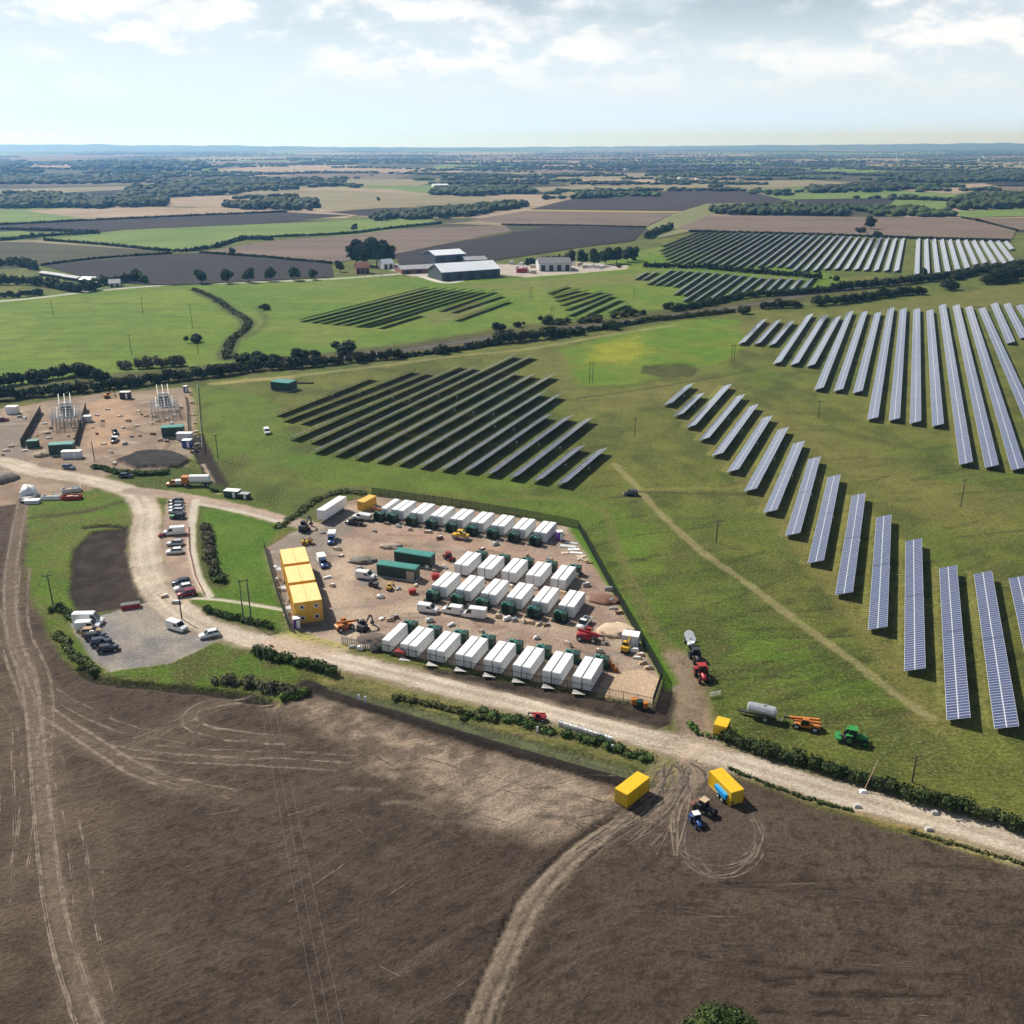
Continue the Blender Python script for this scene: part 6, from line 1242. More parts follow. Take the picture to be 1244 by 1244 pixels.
# blue trailer and trailer with pale discs, front gear, roadside bits
t = thing('tipping_trailer', 'small trailer with bright blue body beside the yellow container', 'trailer', mid((874, 963), (887, 977)), head((874, 963), (887, 977)))
part(MB().box((-.3, 0, 1.25), (2.9, 1.7, .9), SKYBLUE, taper=(1.05, 1.06)).box((-.3, 0, 1.71), (2.7, 1.5, .03), SKYBLUE), 'body', t); part(MB().box((.3, 0, .7), (3.4, .6, .2), DARK), 'chassis', t); part(MB().box((2.0, 0, .55), (1.2, .12, .12), DARK), 'drawbar', t)
for y in (-.85, .85):
    for x in (-.6, .5): wheel(t, x, y, .42, .3)
t = thing('cable_trailer', 'trailer carrying two pale round discs behind the dark tractor', 'trailer', mid((832, 770), (842, 795)), head((832, 770), (842, 795)))
part(MB().box((0, 0, .6), (4.6, 1.3, .2), DARK), 'chassis', t)
for x in (-1.7, .0): part(MB().cyl((x, .3, 1.2), (x+.12, .3, 1.34), 1.05, SHEETW, n=18).cyl((x+.1, .3, 1.3), (x+.14, .3, 1.4), .3, GREY, n=10), 'disc', t)
part(MB().cyl((1.1, -.3, .75), (2.0, -.3, .75), .35, LIGHTGREY, n=12).box((1.2, .5, .9), (.9, .7, .5), SHEETW), 'drum', t)
for y in (-.8, .8): wheel(t, -.6, y, .4, .28)
t = thing('field_gate', 'broken white hurdle lying in the grass below the red tractor', 'gate', mid((861, 848), (876, 845)), head((861, 848), (876, 845)))
for z_ in (.4, .8, 1.1): part(MB().box((0, 0, z_), (2.4, .06, .10), SHEETW), 'rail', t)
for x in (-1.2, 0, 1.2): part(MB().box((x, 0, .6), (.1, .1, 1.3), TIMBER), 'post', t)
for i in range(11):
    x, y = 681+i*6.0, 881.0+i*1.85; t = thing('bulk_bag', '%s pale bulk bag from the left in the row along the site road' % ORD[i], 'bulk bag', G(x, y), -.25+random.uniform(-.2, .2), 'bulk bags along the site road')
    part(MB().box((0, 0, .40), (.82, .8, .8), (SHEETW, BLUE, SHEETW)[0] if i % 4 else LIGHTGREY, taper=(.82, .82)), 'bag', t); part(MB().tube([(-.3, -.3, .8), (-.1, 0, 1.0), (.3, .3, .8)], .03, BLUE, n=4), 'lifting_loop', t)
for i, (x, y) in enumerate(((653, 889), (744, 911), (436, 850), (444, 852))):
    o = MB().box((0, 0, .55), (.5, .25, 1.1), SHEETW, taper=(.8, .5)).obj('marker_stone'); p_ = G(x, y); o.location = (p_[0], p_[1], 0); tag(o, 'small white marker post on the ditch edge, %s from the left' % ('third', 'fourth', 'first', 'second')[i], 'marker post', 'white marker posts by the ditch')

# ------------------------------------------------------------------ poles, masts and overhead wires
def pole(label, base, top, cross=True, double=False, mt=WOODP, group='timber electricity poles', r=.16):
    bx, by = G(*base); d = math.hypot(by, bx); dep = math.sqrt(d*d+CAM_H**2); hgt = None
    lo, hi = 1.0, 16.0
    for _ in range(30):
        m_ = (lo+hi)/2; f_ = by*math.cos(PITCH)-(m_-CAM_H)*math.sin(PITCH); up = by*math.sin(PITCH)+(m_-CAM_H)*math.cos(PITCH); yp = 622-FPX*up/f_
        if yp > top[1]: lo = m_
        else: hi = m_
    h = lo; t = thing('utility_pole', label, 'utility pole', (bx, by, 0), .4, group)
    for k in ((-.8, .8) if double else (0,)): part(MB().cyl((k, 0, -.4), (k, 0, h), r, mt, r1=r*.7, n=8), 'pole', t)
    if cross:
        part(MB().box((0, 0, h-.3), (2.6 if double else 2.2, .14, .16), mt), 'crossarm', t)
        for k in (-1.0, 0, 1.0): part(MB().cyl((k, 0, h-.2), (k, 0, h+.12), .06, CERAMIC, n=6), 'insulator', t)
    return (bx, by, h)
P = {}
for key, lab, b_, tp, dbl in [('h1', 'twin timber pole on the verge below the yellow cabins', (300.5, 752), (298, 704), True), ('lf', 'timber pole standing in weeds left of the dark plot', (64.5, 735), (60.5, 698), False), ('rt', 'timber pole behind the long clipped hedge, lower right', (1108, 950), (1115, 918), False), ('m1', 'timber pole in the field between diagonal track and near solar rows', (870, 659), (874, 632), False),
    ('m2', 'timber pole on open ground between the two right solar blocks', (1167, 615), (1171.5, 582), False), ('m3', 'timber pole in the grass below the left end of the upper solar block', (994, 507), (996, 487), False), ('m4', 'timber pole above the short near-right rows', (771, 530), (773, 508), False),
    ('c2', 'twin timber pole on the edge of the bright green square field', (718, 465), (718, 440), True), ('c3', 'twin timber pole by the left end of the upper solar block', (890, 439), (891, 419), True), ('s1', 'dark pole on the bare ground beside the left substation bay', (115, 560), (113, 536), False), ('p1', 'pole in the pasture, left', (65, 384), (64, 365), False), ('p2', 'pole in the pasture, middle', (174, 381), (173, 362), False),
    ('p3', 'pole in the pasture nearest the railway', (160, 431), (159, 407), False), ('p4', 'pole in the pasture right of the middle one', (234, 399), (229, 370), False), ('p5', 'pole behind the stream bush', (241, 431), (239, 410), False), ('p6', 'pole above the railway by the short solar rows', (671, 389), (671, 374), True), ('p7', 'pole left of the short solar rows', (645, 364), (645, 349), True), ('p8', 'pole right of the short solar rows', (770, 365), (771, 351), False), ('g1', 'pole in the grass right of the open trench', (265, 557), (262, 528), False), ('cp', 'thin lamp pole by the car park entrance', (221, 752), (222, 722), False)]:
    P[key] = pole(lab, b_, tp, cross=key not in ('cp', 's1'), double=dbl)
t = thing('stay_pole', 'leaning pale pole with white footing beside the lower site road', 'pole', G(1049, 962), 0); part(MB().cyl((0, 0, 0), (2.2, 1.4, 5.2), .07, TIMBER, n=6), 'pole', t); part(MB().box((0, 0, .2), (1.3, .9, .4), SHEETW, taper=(.6, .6)), 'footing', t)
for i, (x, y) in enumerate(((1041, 980), (1135, 988), (1128, 1008))): o = MB().box((0, 0, .25), (1.1, .8, .5), CONC, taper=(.7, .7)).obj('concrete_block'); p_ = G(x, y); o.location = (p_[0], p_[1], 0); tag(o, ('pale block on the field side of the lower road', 'pale block at the hedge foot, lower right', 'pale block beside the sandy verge, lower right')[i], 'block', 'pale blocks by the lower road')
def wire(label, a, b, sag=1.2, r=.035, group='overhead wires'):
    o = MB(); n = 22; pts = [Vector(a).lerp(Vector(b), i/n)-Vector((0, 0, sag*4*(i/n)*(1-i/n))) for i in range(n+1)]; o.tube(pts, r, WIRE, n=4); return tag(o.obj('overhead_wire'), label, 'wire', group)
hx, hy, hh = P['h1']
for k, (bx_, by_) in enumerate(((386, 1244), (400, 1244), (416, 1244))):
    e = G(bx_, by_, hh-1); a_ = Vector((hx+(k-1)*1.0, hy, hh)); dd = (Vector((e[0], e[1], hh-1))-a_)*1.7+a_; wire('%s of three wires hanging over the dark field' % ('left', 'middle', 'right')[k], a_, (dd[0], dd[1], hh), 1.0, .009)
for k, (u_, v_) in enumerate(()):
    wire('thin wire from the %s' % ('hedge pole to the open-ground pole', 'open-ground pole to the upper-block pole', 'diagonal-track pole up the field', 'square-field poles over the railway', 'railway pasture pole up the pasture', 'right pasture pole to the middle one')[k], P[u_], P[v_], 1.2, .014)

# ------------------------------------------------------------------ fences
def fence(label, px, h, spacing, mt, name='security_fence', group='green fence round the compound', bar=.16, fill=.5, solid=False):
    pts = resample(W(px), 200) if False else W(px); P0 = pts[0]; t = thing(name, label, 'fence', (P0[0], P0[1], 0), 0, group); k = 0
    pm = MB().box((0, 0, h/2), (.09, .09, h+.1), mt).mesh('post')
    for (x0, y0), (x1, y1) in zip(pts[:-1], pts[1:]):
        ln = math.hypot(x1-x0, y1-y0); n = max(1, round(ln/spacing)); a = math.atan2(y1-y0, x1-x0)
        for i in range(n):
            f = i/n; x, y = x0+(x1-x0)*f-P0[0], y0+(y1-y0)*f-P0[1]; partm('post', pm, t, (x, y, 0)); l = ln/n; mb = MB()
            if solid: mb.box((l/2, 0, h/2), (l-.1, .05, h-.1), mt)
            else:
                for j in range(int(l/bar)): mb.box((bar*(j+.5), 0, h/2), (bar*fill, .025, h-.12), mt)
                for z_ in (.25, h-.25): mb.box((l/2, .03, z_), (l-.1, .05, .07), mt)
            q = part(mb, 'mesh_panel', t); q.location = (x, y, 0); q.rotation_euler = (0, 0, a)
    partm('post', pm, t, (pts[-1][0]-P0[0], pts[-1][1]-P0[1], 0)); return t
fence('dark green fence along the right and back sides of the compound', [(452, 601), (560, 616), (640, 629), (702, 641.5), (745, 720), (804, 825), (793, 858)], 2.4, 3.0, FENCEG)
fence('dark green fence along the lower side of the compound by the site road', [(793, 858), (740, 847), (640, 828), (540, 808), (456, 790)], 2.0, 3.0, FENCEG, bar=.30, fill=.14)
fence('dark green fence on the left side beside the yellow cabins', [(352, 766), (336, 720), (321, 665)], 2.4, 3.0, FENCEG)
fence('low wire fence right of the compound gate', [(456, 790), (415, 782)], 1.8, 3.0, GREY, bar=.5)
fence('dark green solid fence on the left of the left substation bay', [(26, 543), (50, 501)], 2.8, 3.0, FENCEG, solid=True, group='substation fences'); fence('dark green solid fence on the right of the left substation bay', [(92, 541), (105, 497)], 2.8, 3.0, FENCEG, solid=True, group='substation fences')
fence('dark fence at the right of the right substation bay', [(229, 524), (228, 500), (225, 482)], 2.2, 3.0, FENCEG, bar=.3, group='substation fences')
fence('pale wire fence on the field side of the substations', [(246, 548), (243, 510), (240, 470)], 1.4, 4.0, GALV, bar=1.2, group='substation fences')
fence('orange mesh barrier fence beside the car row footpath', [(229, 640), (230, 670), (237, 700), (248, 722)], .9, 2.5, mat('orange_mesh', (.62, .22, .15), .7), name='barrier_fence', bar=.25, group='orange barriers')

# ------------------------------------------------------------------ substation bays
def bay(label, org, ang, sc=1.0):
    t = thing('substation_transformer', label+' transformer with black radiators and white pipes', 'transformer', org, ang, 'substation equipment')
    part(MB().box((0, 0, 1.9), (4.2, 2.6, 3.2), DARK).box((0, 0, .2), (7, 5, .4), CONC), 'tank', t)
    for s in (-1, 1):
        for k in range(3):
            rb = MB()
            for i in range(6): rb.box((-2.0+k*1.6+i*.2, s*2.1, 2.2), (.06, .9, 2.8), DARK)
            part(rb, 'radiator', t)
    part(MB().cyl((-2, 0, 4.6), (2, 0, 4.6), .45, LIGHTGREY, n=12), 'oil_conservator', t)
    for k in (-1.6, 0, 1.6):
        part(MB().cyl((k, -.9, 3.5), (k, -1.3, 5.6), .16, SHEETW, r1=.08, n=8), 'bushing', t)
        part(MB().tube([(k*1.25, 1.6, 2.0), (k*1.25, 1.6, 7.2), (k*1.25, .4, 8.4), (k*1.25, -3.0, 7.6), (k*1.25, -7.5, 6.2), (k*1.25, -8.5, 4.0)], .12, SHEETW, n=8), 'white_pipe', t)
    ca, sa = math.cos(ang), math.sin(ang)
    for r_ in range(4):
        oy = -9.0-r_*4.2; g_ = thing('busbar_gantry', label+' busbar gantry, %s from the transformer' % ('first', 'second', 'third', 'fourth')[r_], 'gantry', (org[0]-sa*oy, org[1]+ca*oy), ang, 'substation equipment')
        for x in (-5, -3.75, -2.5, -1.25, 0, 1.25, 2.5, 3.75, 5): part(MB().cyl((x, 0, 0), (x, 0, 3.0), .14, GALV, n=6).cyl((x-.35, 0, 0), (x, 0, 2.2), .06, GALV, n=4), 'support_post', g_); part(MB().cyl((x, 0, 3.0), (x, 0, 4.6), .13, SHEETW, n=8), 'insulator', g_)
        part(MB().cyl((-5.2, 0, 4.7), (5.2, 0, 4.7), .16, SHEETW, n=6).cyl((-5.2, 0, 3.0), (5.2, 0, 3.0), .14, GALV, n=6), 'busbar', g_)
        for x in (-3, 0, 3): part(MB().tube([(x, 0, 4.7), (x, 1.6, 5.2), (x, 3.2, 4.4)], .12, SHEETW, n=5), 'connector', g_)
o1 = G(82, 504); bay('left bay', o1, .42); o2 = G(200, 492); bay('right bay', o2, .36)
def boxthing(name, label, cat, px, size, m, top=None, rz=0.0, group=None, door=None, z=0.0):
    p_ = G(*px); t = thing(name, label, cat, (p_[0], p_[1], z), rz, group); part(MB().box((0, 0, size[2]/2), size, m), 'body', t); part(MB().box((0, 0, size[2]+.04), (size[0]+.12, size[1]+.12, .1), top or m), 'roof', t)
    if door: part(MB().box((size[0]*.2, -size[1]/2-.01, size[2]*.45), (.8, .06, size[2]*.8), door), 'door', t)
    return t
for n_, l_, c_, p_, s_, m_, tp_, rz_ in [
    ('portable_toilet', 'blue portable toilet at the corner of the right substation bay', 'toilet', (226, 476), (1.6, 1.6, 2.5), BLUE, SHEETW, .1), ('portable_toilet', 'violet portable toilet in front of the nearest yellow cabins', 'toilet', (361, 762), (1.4, 1.4, 2.3), PURPLE, SHEETW, .3), ('portable_toilet', 'violet blue portable toilet at the right end of the back container row', 'toilet', (679.5, 656), (1.5, 1.5, 2.5), PURPLE, SHEETW, .3),
    ('welfare_cabin', 'white cabin beside the right substation control building', 'cabin', (225, 534), (5.2, 2.4, 2.5), LIGHTGREY, SHEETW, 0), ('welfare_cabin', 'blue cabin below the white one at the right substation bay', 'cabin', (228, 543), (3.0, 2.4, 2.6), BLUE, SHEETW, 0), ('welfare_cabin', 'pale cabin in front of the left control building', 'cabin', (88, 556), (6.2, 2.2, 2.4), LIGHTGREY, SHEETW, .05),
    ('welfare_cabin', 'white hut at the left edge by the railway hedge', 'cabin', (16, 502), (4.2, 2.6, 2.8), SHEETW, SHEETW, 0), ('welfare_cabin', 'small pale roofed hut on the grass by the branch road', 'cabin', (283, 603), (4.5, 2.4, 2.0), GKIOSK, SHEETW, -.2), ('welfare_cabin', 'dark hut next to the pale roofed one by the branch road', 'cabin', (297, 605), (3.2, 2.0, 1.5), DARK, GREY, -.2), ('storage_tank', 'dark teal tank cabinet inside the left substation fence', 'tank', (41, 543), (3.6, 2.2, 2.4), GKIOSK, TEALROOF, .2),
    ('welfare_cabin', 'white cabin near the yellow excavator in the compound corner', 'cabin', (766, 783), (3.4, 2.4, 2.6), LIGHTGREY, SHEETW, -.3), ('welfare_cabin', 'dark brown hut under the railway hedge above the substations', 'cabin', (153, 484), (4, 2.4, 2.8), DARK, SHEETW, 0), ('site_office', 'orange container box behind the white tipper at the back row', 'container', (446, 616), (6.0, 2.4, 2.6), AMBER, AMBER, R(62)),
    ('welfare_cabin', 'white and grey box at the foot of the left substation fence', 'cabin', (107, 512), (2.6, 2.2, 2.2), LIGHTGREY, SHEETW, .1), ('toolbox', 'red site box in front of the kiosks', 'box', (501, 721), (1.6, 1.0, 1.0), RED, RED, .3), ('toolbox', 'red box by the container of the third row, left end', 'box', (529, 703), (1.8, 1.2, 1.2), RED, RED, .3), ('skip', 'red skip at the top edge of the grey car park', 'skip', (159, 738), (4.0, 1.5, 1.0), RED, DARK, .35),
    ('water_tank', 'orange drum on the stones below the sand pad, left', 'drum', (770, 855), (.9, .9, 1.1), ORANGE, ORANGE, 0), ('water_tank', 'orange drum on the stones below the sand pad, right', 'drum', (784, 859), (.8, .8, 1.0), ORANGE, ORANGE, 0), ('generator', 'green generator between the two orange drums', 'generator', (777, 857), (1.2, 1.0, 1.0), DGREEN, DGREEN, 0), ('generator', 'dark red pump set at the front row, left end', 'generator', (487, 797), (2.2, 1.1, 1.2), RUST, RED, -.3)]:
    boxthing(n_, l_, c_, p_, s_, m_, tp_, rz_, door=WHITE2 if c_ in ('cabin', 'toilet') else None)
# tanker lorry and orange truck by the branch road
t = thing('tank_lorry', 'white tank lorry by the branch road left of the trench', 'lorry', mid((229, 590), (255, 589)), 0.03)
part(MB().cyl((-2.6, 0, 2.2), (3.4, 0, 2.2), 1.25, SHEETW, n=16), 'tank', t); part(MB().box((0, 0, .9), (8.6, 1.0, .25), DARK), 'chassis', t); part(MB().box((-4.0, 0, 1.9), (1.9, 2.3, 2.2), ORANGE).box((-4.6, 0, 2.3), (.74, 2.1, .8), GLASS), 'cab', t)
for x in (-3.9, 1.6, 2.9):
    for y in (-1.0, 1.0): wheel(t, x, y, .52, .34)
pickup('orange truck facing the tank lorry by the branch road', (219, 589), (207, 590), (.60, .22, .02), (LIGHTGREY, 1.1))
# white bags, skip boats and heaps at the left of the road
def heap(name, label, cat, px, r, h, m, n=90, group=None, sx=1.0, rz=0.0):
    V, F = ICO2[0].copy(), ICO2[1]; V = V*(1+rng.normal(size=(len(V), 1))*.10); V[:, 2] = np.maximum(V[:, 2], -.1); V *= np.array((r*sx, r, h)); p_ = G(*px)
    o = link(name, np_mesh(name, V, None, F, (m,))); o.location = (p_[0], p_[1], 0); o.rotation_euler = (0, 0, rz); return tag(o, label, cat, group)
heap('tarpaulin_heap', 'white sheeted heap beside the site road, far left', 'heap', (36, 603), 2.6, 3.6, SHEETW); heap('tarpaulin_heap', 'dark lower heap under the white sheeted one', 'heap', (38, 607), 3.4, 1.4, DARK)
boxthing('pallet_stack', 'pale stack in front of the white sheeted heap', 'pallets', (40, 611), (4.0, 2.0, 1.0), LIGHTGREY, SHEETW, .1)
for i, (x, y, rz_, m_, l_) in enumerate(((63, 606, .05, SHEETW, 'white open skip left of the red one on the grass edge'), (88, 606, .1, RED, 'red and white skip on the grass edge'), (87, 597, .4, LIGHTGREY, 'grey open skip above the red one on the grass edge'))):
    p_ = G(x, y); t = thing('open_skip', l_, 'skip', (p_[0], p_[1], 0), rz_, 'open skips'); part(MB().box((0, -1.0, .6), (5.2, .12, 1.2), m_).box((0, 1.0, .6), (5.2, .12, 1.2), m_).box((-2.6, 0, .6), (.12, 2.0, 1.2), m_).box((2.6, 0, .6), (.12, 2.0, 1.2), m_), 'walls', t); part(MB().box((0, 0, .15), (5, 1.9, .2), DARK), 'floor', t); part(MB().box((-.6, .1, .6), (1.8, 1.0, .8), TIMBER, rz=.3).box((1.2, -.2, .55), (1.2, .8, .7), SHEETW, rz=-.2), 'waste', t)
heap('rubble_heap', 'rubble heap at the left edge beside the site road', 'heap', (2, 583), 4.5, 2.2, mat('rubble', (.17, .15, .13), .95, var=.3)); heap('rubble_heap', 'brown rubble heap before the left control building', 'heap', (51, 553), 3.2, 1.3, mat('rubble2', (.27, .22, .16), .95, var=.3))
heap('rubble_heap', 'reddish rubble by the right compound fence', 'heap', (735, 729), 2.6, .9, RUST, sx=1.5, rz=-.4); heap('gravel_heap', 'grey gravel heap beside the left green kiosk', 'heap', (441, 682), 2.2, 1.1, mat('gravel', (.16, .15, .125), .95, var=.3), sx=1.6); heap('gravel_heap', 'gravel heap above the green kiosks', 'heap', (474, 664), 2.0, .7, mat('gravel2', (.30, .24, .19), .95, var=.3), sx=1.6)
heap('sand_heap', 'pale sand heap by the red telehandler', 'heap', (748, 766), 3.4, .8, mat('sand', (.47, .36, .25), .95, var=.15), sx=1.3); heap('soil_heap', 'dark soil heap on the near side of the compound gate', 'heap', (452, 776), 2.4, .8, mat('darkearth', (.12, .09, .07), .95, var=.3), sx=1.4)
heap('soil_heap', 'white ringed dark heap at the left end of the front row', 'heap', (458, 789), 1.6, 1.4, mat('darkearth2', (.05, .045, .04), .95, var=.3))
# loose boards, sheets, pallets and pipes in the compound and on the substation ground
SCR = {}
def scrap(name, label, px, m, size, rz, z=0.06, group=None):
    p_ = G(*px); o = MB().box((0, 0, size[2]/2), size, m).box((size[0]*.1, size[1]*.2, size[2]+.03), (size[0]*.8, .1, .05), m).obj(name); o.location = (p_[0], p_[1], z); o.rotation_euler = (random.uniform(-.05, .05), random.uniform(-.04, .04), rz); tag(o, label, name.replace('_', ' '), group)
for i, (x, y, m_, sx, sy, rz_) in enumerate([(690, 664, LIGHTGREY, 4.2, 1.6, -.2), (697, 668, SHEETW, 3.0, 1.1, .1), (700, 672, SHEETW, 3.4, 1.0, -.3), (694, 660, LIGHTGREY, 3.6, .9, -.25), (686, 672, TAN, 1.8, 1.2, .2), (706, 676, TAN, 2.2, 1.4, .3), (710, 681, TIMBER, 1.6, 1.0, -.4), (704, 679, TAN, 2.0, .9, .8), (716, 684, RUST, 1.8, .6, .1)]):
    scrap('building_sheet', '%s loose sheet in the litter right of the back row, counting from top left' % ORD[i], (x, y), m_, (sx, sy, .14), rz_, group='loose sheets')
places = {'in front of the third row skids': [(606, 750), (616, 753), (625, 754), (636, 756), (644, 757), (655, 759), (664, 760)], 'along the back row of containers': [(470, 637), (484, 640), (498, 644), (520, 647)], 'around the green kiosks': [(437, 690), (446, 696), (520, 690), (528, 694), (540, 690), (505, 712), (462, 726), (484, 716)], 'on the upper track of the compound': [(392, 648), (410, 668), (414, 676), (398, 702), (404, 712), (455, 646), (534, 655), (602, 662)], 'behind the third container row': [(545, 700), (586, 708), (620, 713), (650, 716), (684, 722)], 'beyond the second row skids': [(585, 668), (640, 676), (668, 681), (690, 690), (700, 700), (712, 712)], 'between front row and the skids': [(522, 755), (548, 760), (585, 768), (652, 776), (690, 784), (728, 792)], 'near the compound gate': [(466, 752), (474, 754), (480, 751), (430, 787), (438, 789)], 'beside the right compound fence': [(740, 717), (742, 731), (745, 740), (752, 745)], 'round the yellow excavator': [(774, 800), (781, 806), (788, 812), (770, 792), (778, 796)],
          'along the left side of the yellow cabins': [(336, 690), (338, 705), (341, 717), (346, 735), (349, 747)], 'on the ground of the right substation bay': [(168, 500), (172, 504), (166, 518), (178, 506), (195, 536), (170, 530), (160, 531), (203, 537), (212, 506), (220, 496), (186, 528)], 'between the two substation bays': [(118, 505), (125, 512), (131, 498), (112, 520), (126, 540), (118, 528), (150, 520), (156, 512), (152, 540), (146, 506), (135, 550)], 'along the right substation fence': [(233, 490), (235, 505), (237, 515), (238, 525), (241, 532), (234, 550), (240, 540), (232, 480)], 'under the busbars of the right bay': [(188, 507), (192, 512), (203, 510), (209, 515), (184, 515), (206, 500), (214, 500)], 'on the ground of the left substation bay': [(60, 533), (66, 538), (82, 530), (90, 533), (45, 530), (85, 515), (55, 515), (58, 527), (62, 521), (90, 520), (96, 512), (48, 555), (30, 548)], 'at the far left of the site ground': [(8, 548), (3, 553), (14, 543), (24, 507), (30, 509)], 'on the verge before the road bend': [(200, 725), (214, 733), (140, 563), (139, 565)]}
for zone, lst in places.items():
    for i, (x, y) in enumerate(lst):
        m_ = random.choice([TIMBER, SHEETW, LIGHTGREY, RUST, TAN, GREY]); nm = random.choice(['timber_pallet', 'material_stack', 'cable_bundle', 'board_pile'])
        s_ = (random.uniform(1.0, 2.4), random.uniform(.7, 1.2), random.uniform(.2, .7)); p_ = G(x, y); t = thing(nm, '%s small material pile %s' % (ORD[i], zone), 'material pile', (p_[0], p_[1], 0), random.uniform(-.8, .8), 'material piles '+zone)
        part(MB().box((0, 0, .08), (s_[0], s_[1], .14), TIMBER), 'pallet', t); part(MB().box((0, 0, .15+s_[2]/2), (s_[0]*.9, s_[1]*.85, s_[2]), m_, taper=(.9, .85)).box((s_[0]*.15, 0, .2+s_[2]), (s_[0]*.4, s_[1]*.5, .15), random.choice([SHEETW, TIMBER, GREY])), 'load', t)
for i, (x, y) in enumerate(((744, 812), (748, 816), (741, 807))): o = MB().box((0, 0, .5), (.9, .12, 1.0), ORANGE).box((0, 0, .06), (.9, .5, .1), ORANGE).obj('road_barrier'); p_ = G(x, y); o.location = (p_[0], p_[1], 0); o.rotation_euler = (0, 0, i*.5); tag(o, ('orange barrier board at the edge of the sand pad', 'second orange barrier board toward the sand pad', 'orange barrier board close to the last container pair')[i], 'barrier', 'orange barrier boards')
t = thing('log_pile', 'dark pile of posts on the grass right of the lone green kiosk', 'log pile', G(370, 466), -.1)
for i in range(9): part(MB().cyl((-4+i*.9, -.6, .3), (-3.2+i*.9, .7, .35), .28, RUST if i % 2 else BARK, n=7), 'log', t)

# ------------------------------------------------------------------ farm buildings and houses
def barn(label, p0, p1, depth, eave, ridge, wall, roof, name='barn', doors=3, mono=False):
    a, b = np.array(G(*p0)), np.array(G(*p1)); d = b-a; Lx = np.linalg.norm(d); d /= Lx; n_ = np.array((-d[1], d[0])); c = (a+b)/2
    t = thing(name, label, 'barn' if 'barn' in name else 'house', (c[0], c[1], 0), math.atan2(d[1], d[0])); h = Lx/2
    mb = MB(); y1 = depth; prof = [(0, 0), (y1, 0), (y1, eave), (y1/2, ridge-.15), (0, eave)] if not mono else [(0, 0), (y1, 0), (y1, ridge-.15), (0, eave)]
    V = [(-h, y, z) for y, z in prof]+[(h, y, z) for y, z in prof]; n = len(prof); mb.add(V, [tuple(range(n)), tuple(range(2*n-1, n-1, -1))]+[(i, n+i, n+(i+1) % n, (i+1) % n) for i in range(n)], wall); part(mb, 'wall', t)
    segs = [((0, eave), (y1/2, ridge)), ((y1/2, ridge), (y1, eave))] if not mono else [((0, eave), (y1, ridge))]
    for k, ((ya, za), (yb, zb)) in enumerate(segs):
        o_ = .5; ya_, za_ = (ya-o_, za-o_*(zb-za)/(yb-ya)) if k == 0 else (ya, za); yb_, zb_ = (yb, zb) if k == 0 and not mono else (yb+o_, zb+o_*(zb-za)/(yb-ya))
        rb = MB(); rb.add([(-h-.5, ya_, za_), (h+.5, ya_, za_), (h+.5, yb_, zb_), (-h-.5, yb_, zb_), (-h-.5, ya_, za_+.2), (h+.5, ya_, za_+.2), (h+.5, yb_, zb_+.2), (-h-.5, yb_, zb_+.2)], [(3, 2, 1, 0), (4, 5, 6, 7), (0, 1, 5, 4), (1, 2, 6, 5), (2, 3, 7, 6), (3, 0, 4, 7)], roof); part(rb, 'roof', t)
    for i in range(doors): part(MB().box((-h+Lx*(i+.5)/doors, -.03, eave*.4), (min(4.5, Lx/doors*.5), .1, eave*.8), DARK if 'barn' in name else GLASS), 'door' if 'barn' in name else 'window', t)
    return t
barn('big barn with bright pale roof and dark wall above the meadow', (537, 341.5), (607.5, 336.5), 26, 6.5, 11.5, WALLDARK, ROOFWHITE, doors=5); barn('tall barn with pale roof behind the big one', (529, 322), (565.5, 319.5), 24, 8, 11, WALLDARK, ROOFWHITE, doors=2)
barn('long low barn with grey roof left of the big barn', (488, 333), (530, 331), 22, 3.5, 5.5, WALLBRICK, ROOFGREY, doors=3); barn('grey roofed barn between tall barn and yard', (566, 322), (592, 321), 18, 4, 6, WALLDARK, ROOFGREY, doors=2)
barn('dark roofed barn standing apart before the tree row', (655, 329.5), (694, 329), 24, 6, 9.5, LIGHTGREY, ROOFDARK, doors=4); barn('farmhouse with red tile roof and brick walls', (433, 333), (449, 332.5), 9, 5, 8.5, WALLBRICK, ROOFRED, name='farmhouse', doors=3); barn('white walled farmhouse next to the grey barn', (466, 327), (478, 326), 8, 4.5, 7.5, SHEETW, ROOFWHITE, name='farmhouse', doors=2)
barn('long pale roofed shed behind the roadside hedge, left', (48, 335), (76, 339), 6, 2.4, 3.4, WALLDARK, ROOFGREY, name='barn', doors=4); barn('second long shed with lilac roof behind the roadside hedge', (76, 339.5), (94, 342), 6, 2.4, 3.4, WALLDARK, ROOFGREY, doors=3); barn('small building with bright white roof by the country road, left', (97, 344.5), (113, 345), 9, 3, 4.5, SHEETW, ROOFWHITE, doors=2); barn('low white roofed shed by the hedge, left', (106, 349.5), (116, 349.5), 7, 2.5, 3.5, SHEETW, ROOFWHITE, doors=1)
barn('grey roadside bungalow half hidden by bushes', (133, 349), (146, 348.5), 9, 2.8, 5, LIGHTGREY, ROOFGREY, name='bungalow', doors=2)
spots = sorted([random.choice([(random.uniform(612, 650), random.uniform(322, 333)), (random.uniform(697, 735), random.uniform(322, 327)), (random.uniform(606, 640), random.uniform(319, 324))]) for _ in range(14)])
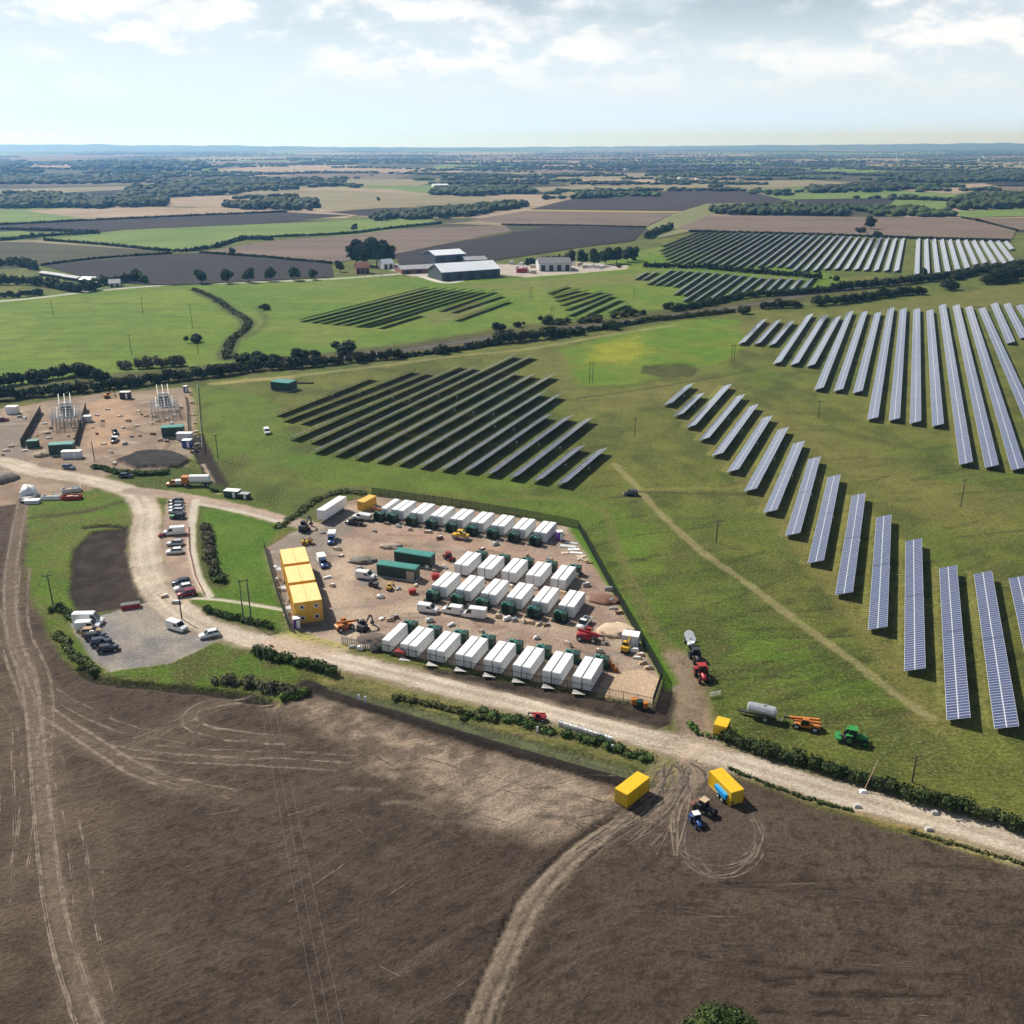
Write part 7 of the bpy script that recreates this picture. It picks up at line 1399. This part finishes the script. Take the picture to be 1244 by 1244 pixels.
for i, (x, y) in enumerate(spots):
    m_ = random.choice([SHEETW, TAN, SHEETW, LIGHTGREY]); p_ = G(x, y)
    o = MB().box((0, 0, 1.2), (random.uniform(3, 6), 2.4, 2.4), m_, taper=(.9, .85)).box((.5, 0, 2.45), (2.5, 2, .15), SHEETW).obj('farm_stack'); o.location = (p_[0], p_[1], 0); o.rotation_euler = (0, 0, random.uniform(-.5, .5)); tag(o, 'pale wrapped stack in the farmyard, %s from the left beside the barns' % ORD[i], 'farm stack', 'pale stacks in the farmyard')
boxthing('farm_trailer', 'red trailer in the farmyard right of the big barn', 'trailer', (634, 331), (9, 4, 3.2), RED, RED, .1)
# scattered far houses and sheds
V = MB()
for k in range(190):
    x = random.uniform(930, 1244) if k < 120 else random.uniform(0, 930); y = random.uniform(185, 200) if k < 120 else random.uniform(186, 222); p_ = G(x, y); w_ = random.uniform(8, 22)*(1.3 if k % 9 == 0 else 1); h_ = random.uniform(5, 8)
    V.box((p_[0], p_[1], h_/2), (w_, 9, h_), random.choice([SHEETW, LIGHTGREY, WALLBRICK, TAN]), rz=random.uniform(0, 3), top=random.choice([ROOFGREY, ROOFRED, ROOFWHITE]))
tag(V.obj('distant_houses'), 'pale specks of the far town and scattered farmsteads on the plain', 'houses', None, 'stuff')
barn('long white shed in the far fields left of centre', (527, 227.5), (545, 227.3), 30, 5, 7, SHEETW, ROOFWHITE, name='barn', doors=1)

# ------------------------------------------------------------------ haze
hb = MB().box((0, 12900, 149), (36000, 27200, 304), WHITE); ho = hb.obj('haze'); ho['kind'] = 'stuff'; ho['label'] = 'thin blue summer haze over the whole plain'
hm = bpy.data.materials.new('haze'); hm.use_nodes = True; nt = hm.node_tree; nt.nodes.clear(); pv = nt.nodes.new('ShaderNodeVolumePrincipled'); pv.inputs['Density'].default_value = HAZE_DENSITY; pv.inputs['Color'].default_value = (*HAZE_COLOR, 1); pv.inputs['Anisotropy'].default_value = 0.6; pv.inputs['Absorption Color'].default_value = (1, 1, 1, 1)
ou = nt.nodes.new('ShaderNodeOutputMaterial'); L(nt, pv.outputs[0], ou.inputs['Volume']); ho.data.materials.clear(); ho.data.materials.append(hm)
dups = [k for k, v in LABELS.items() if len(v) > 1 and None in v]
if dups: print('DUPLICATE LABELS', dups[:10])
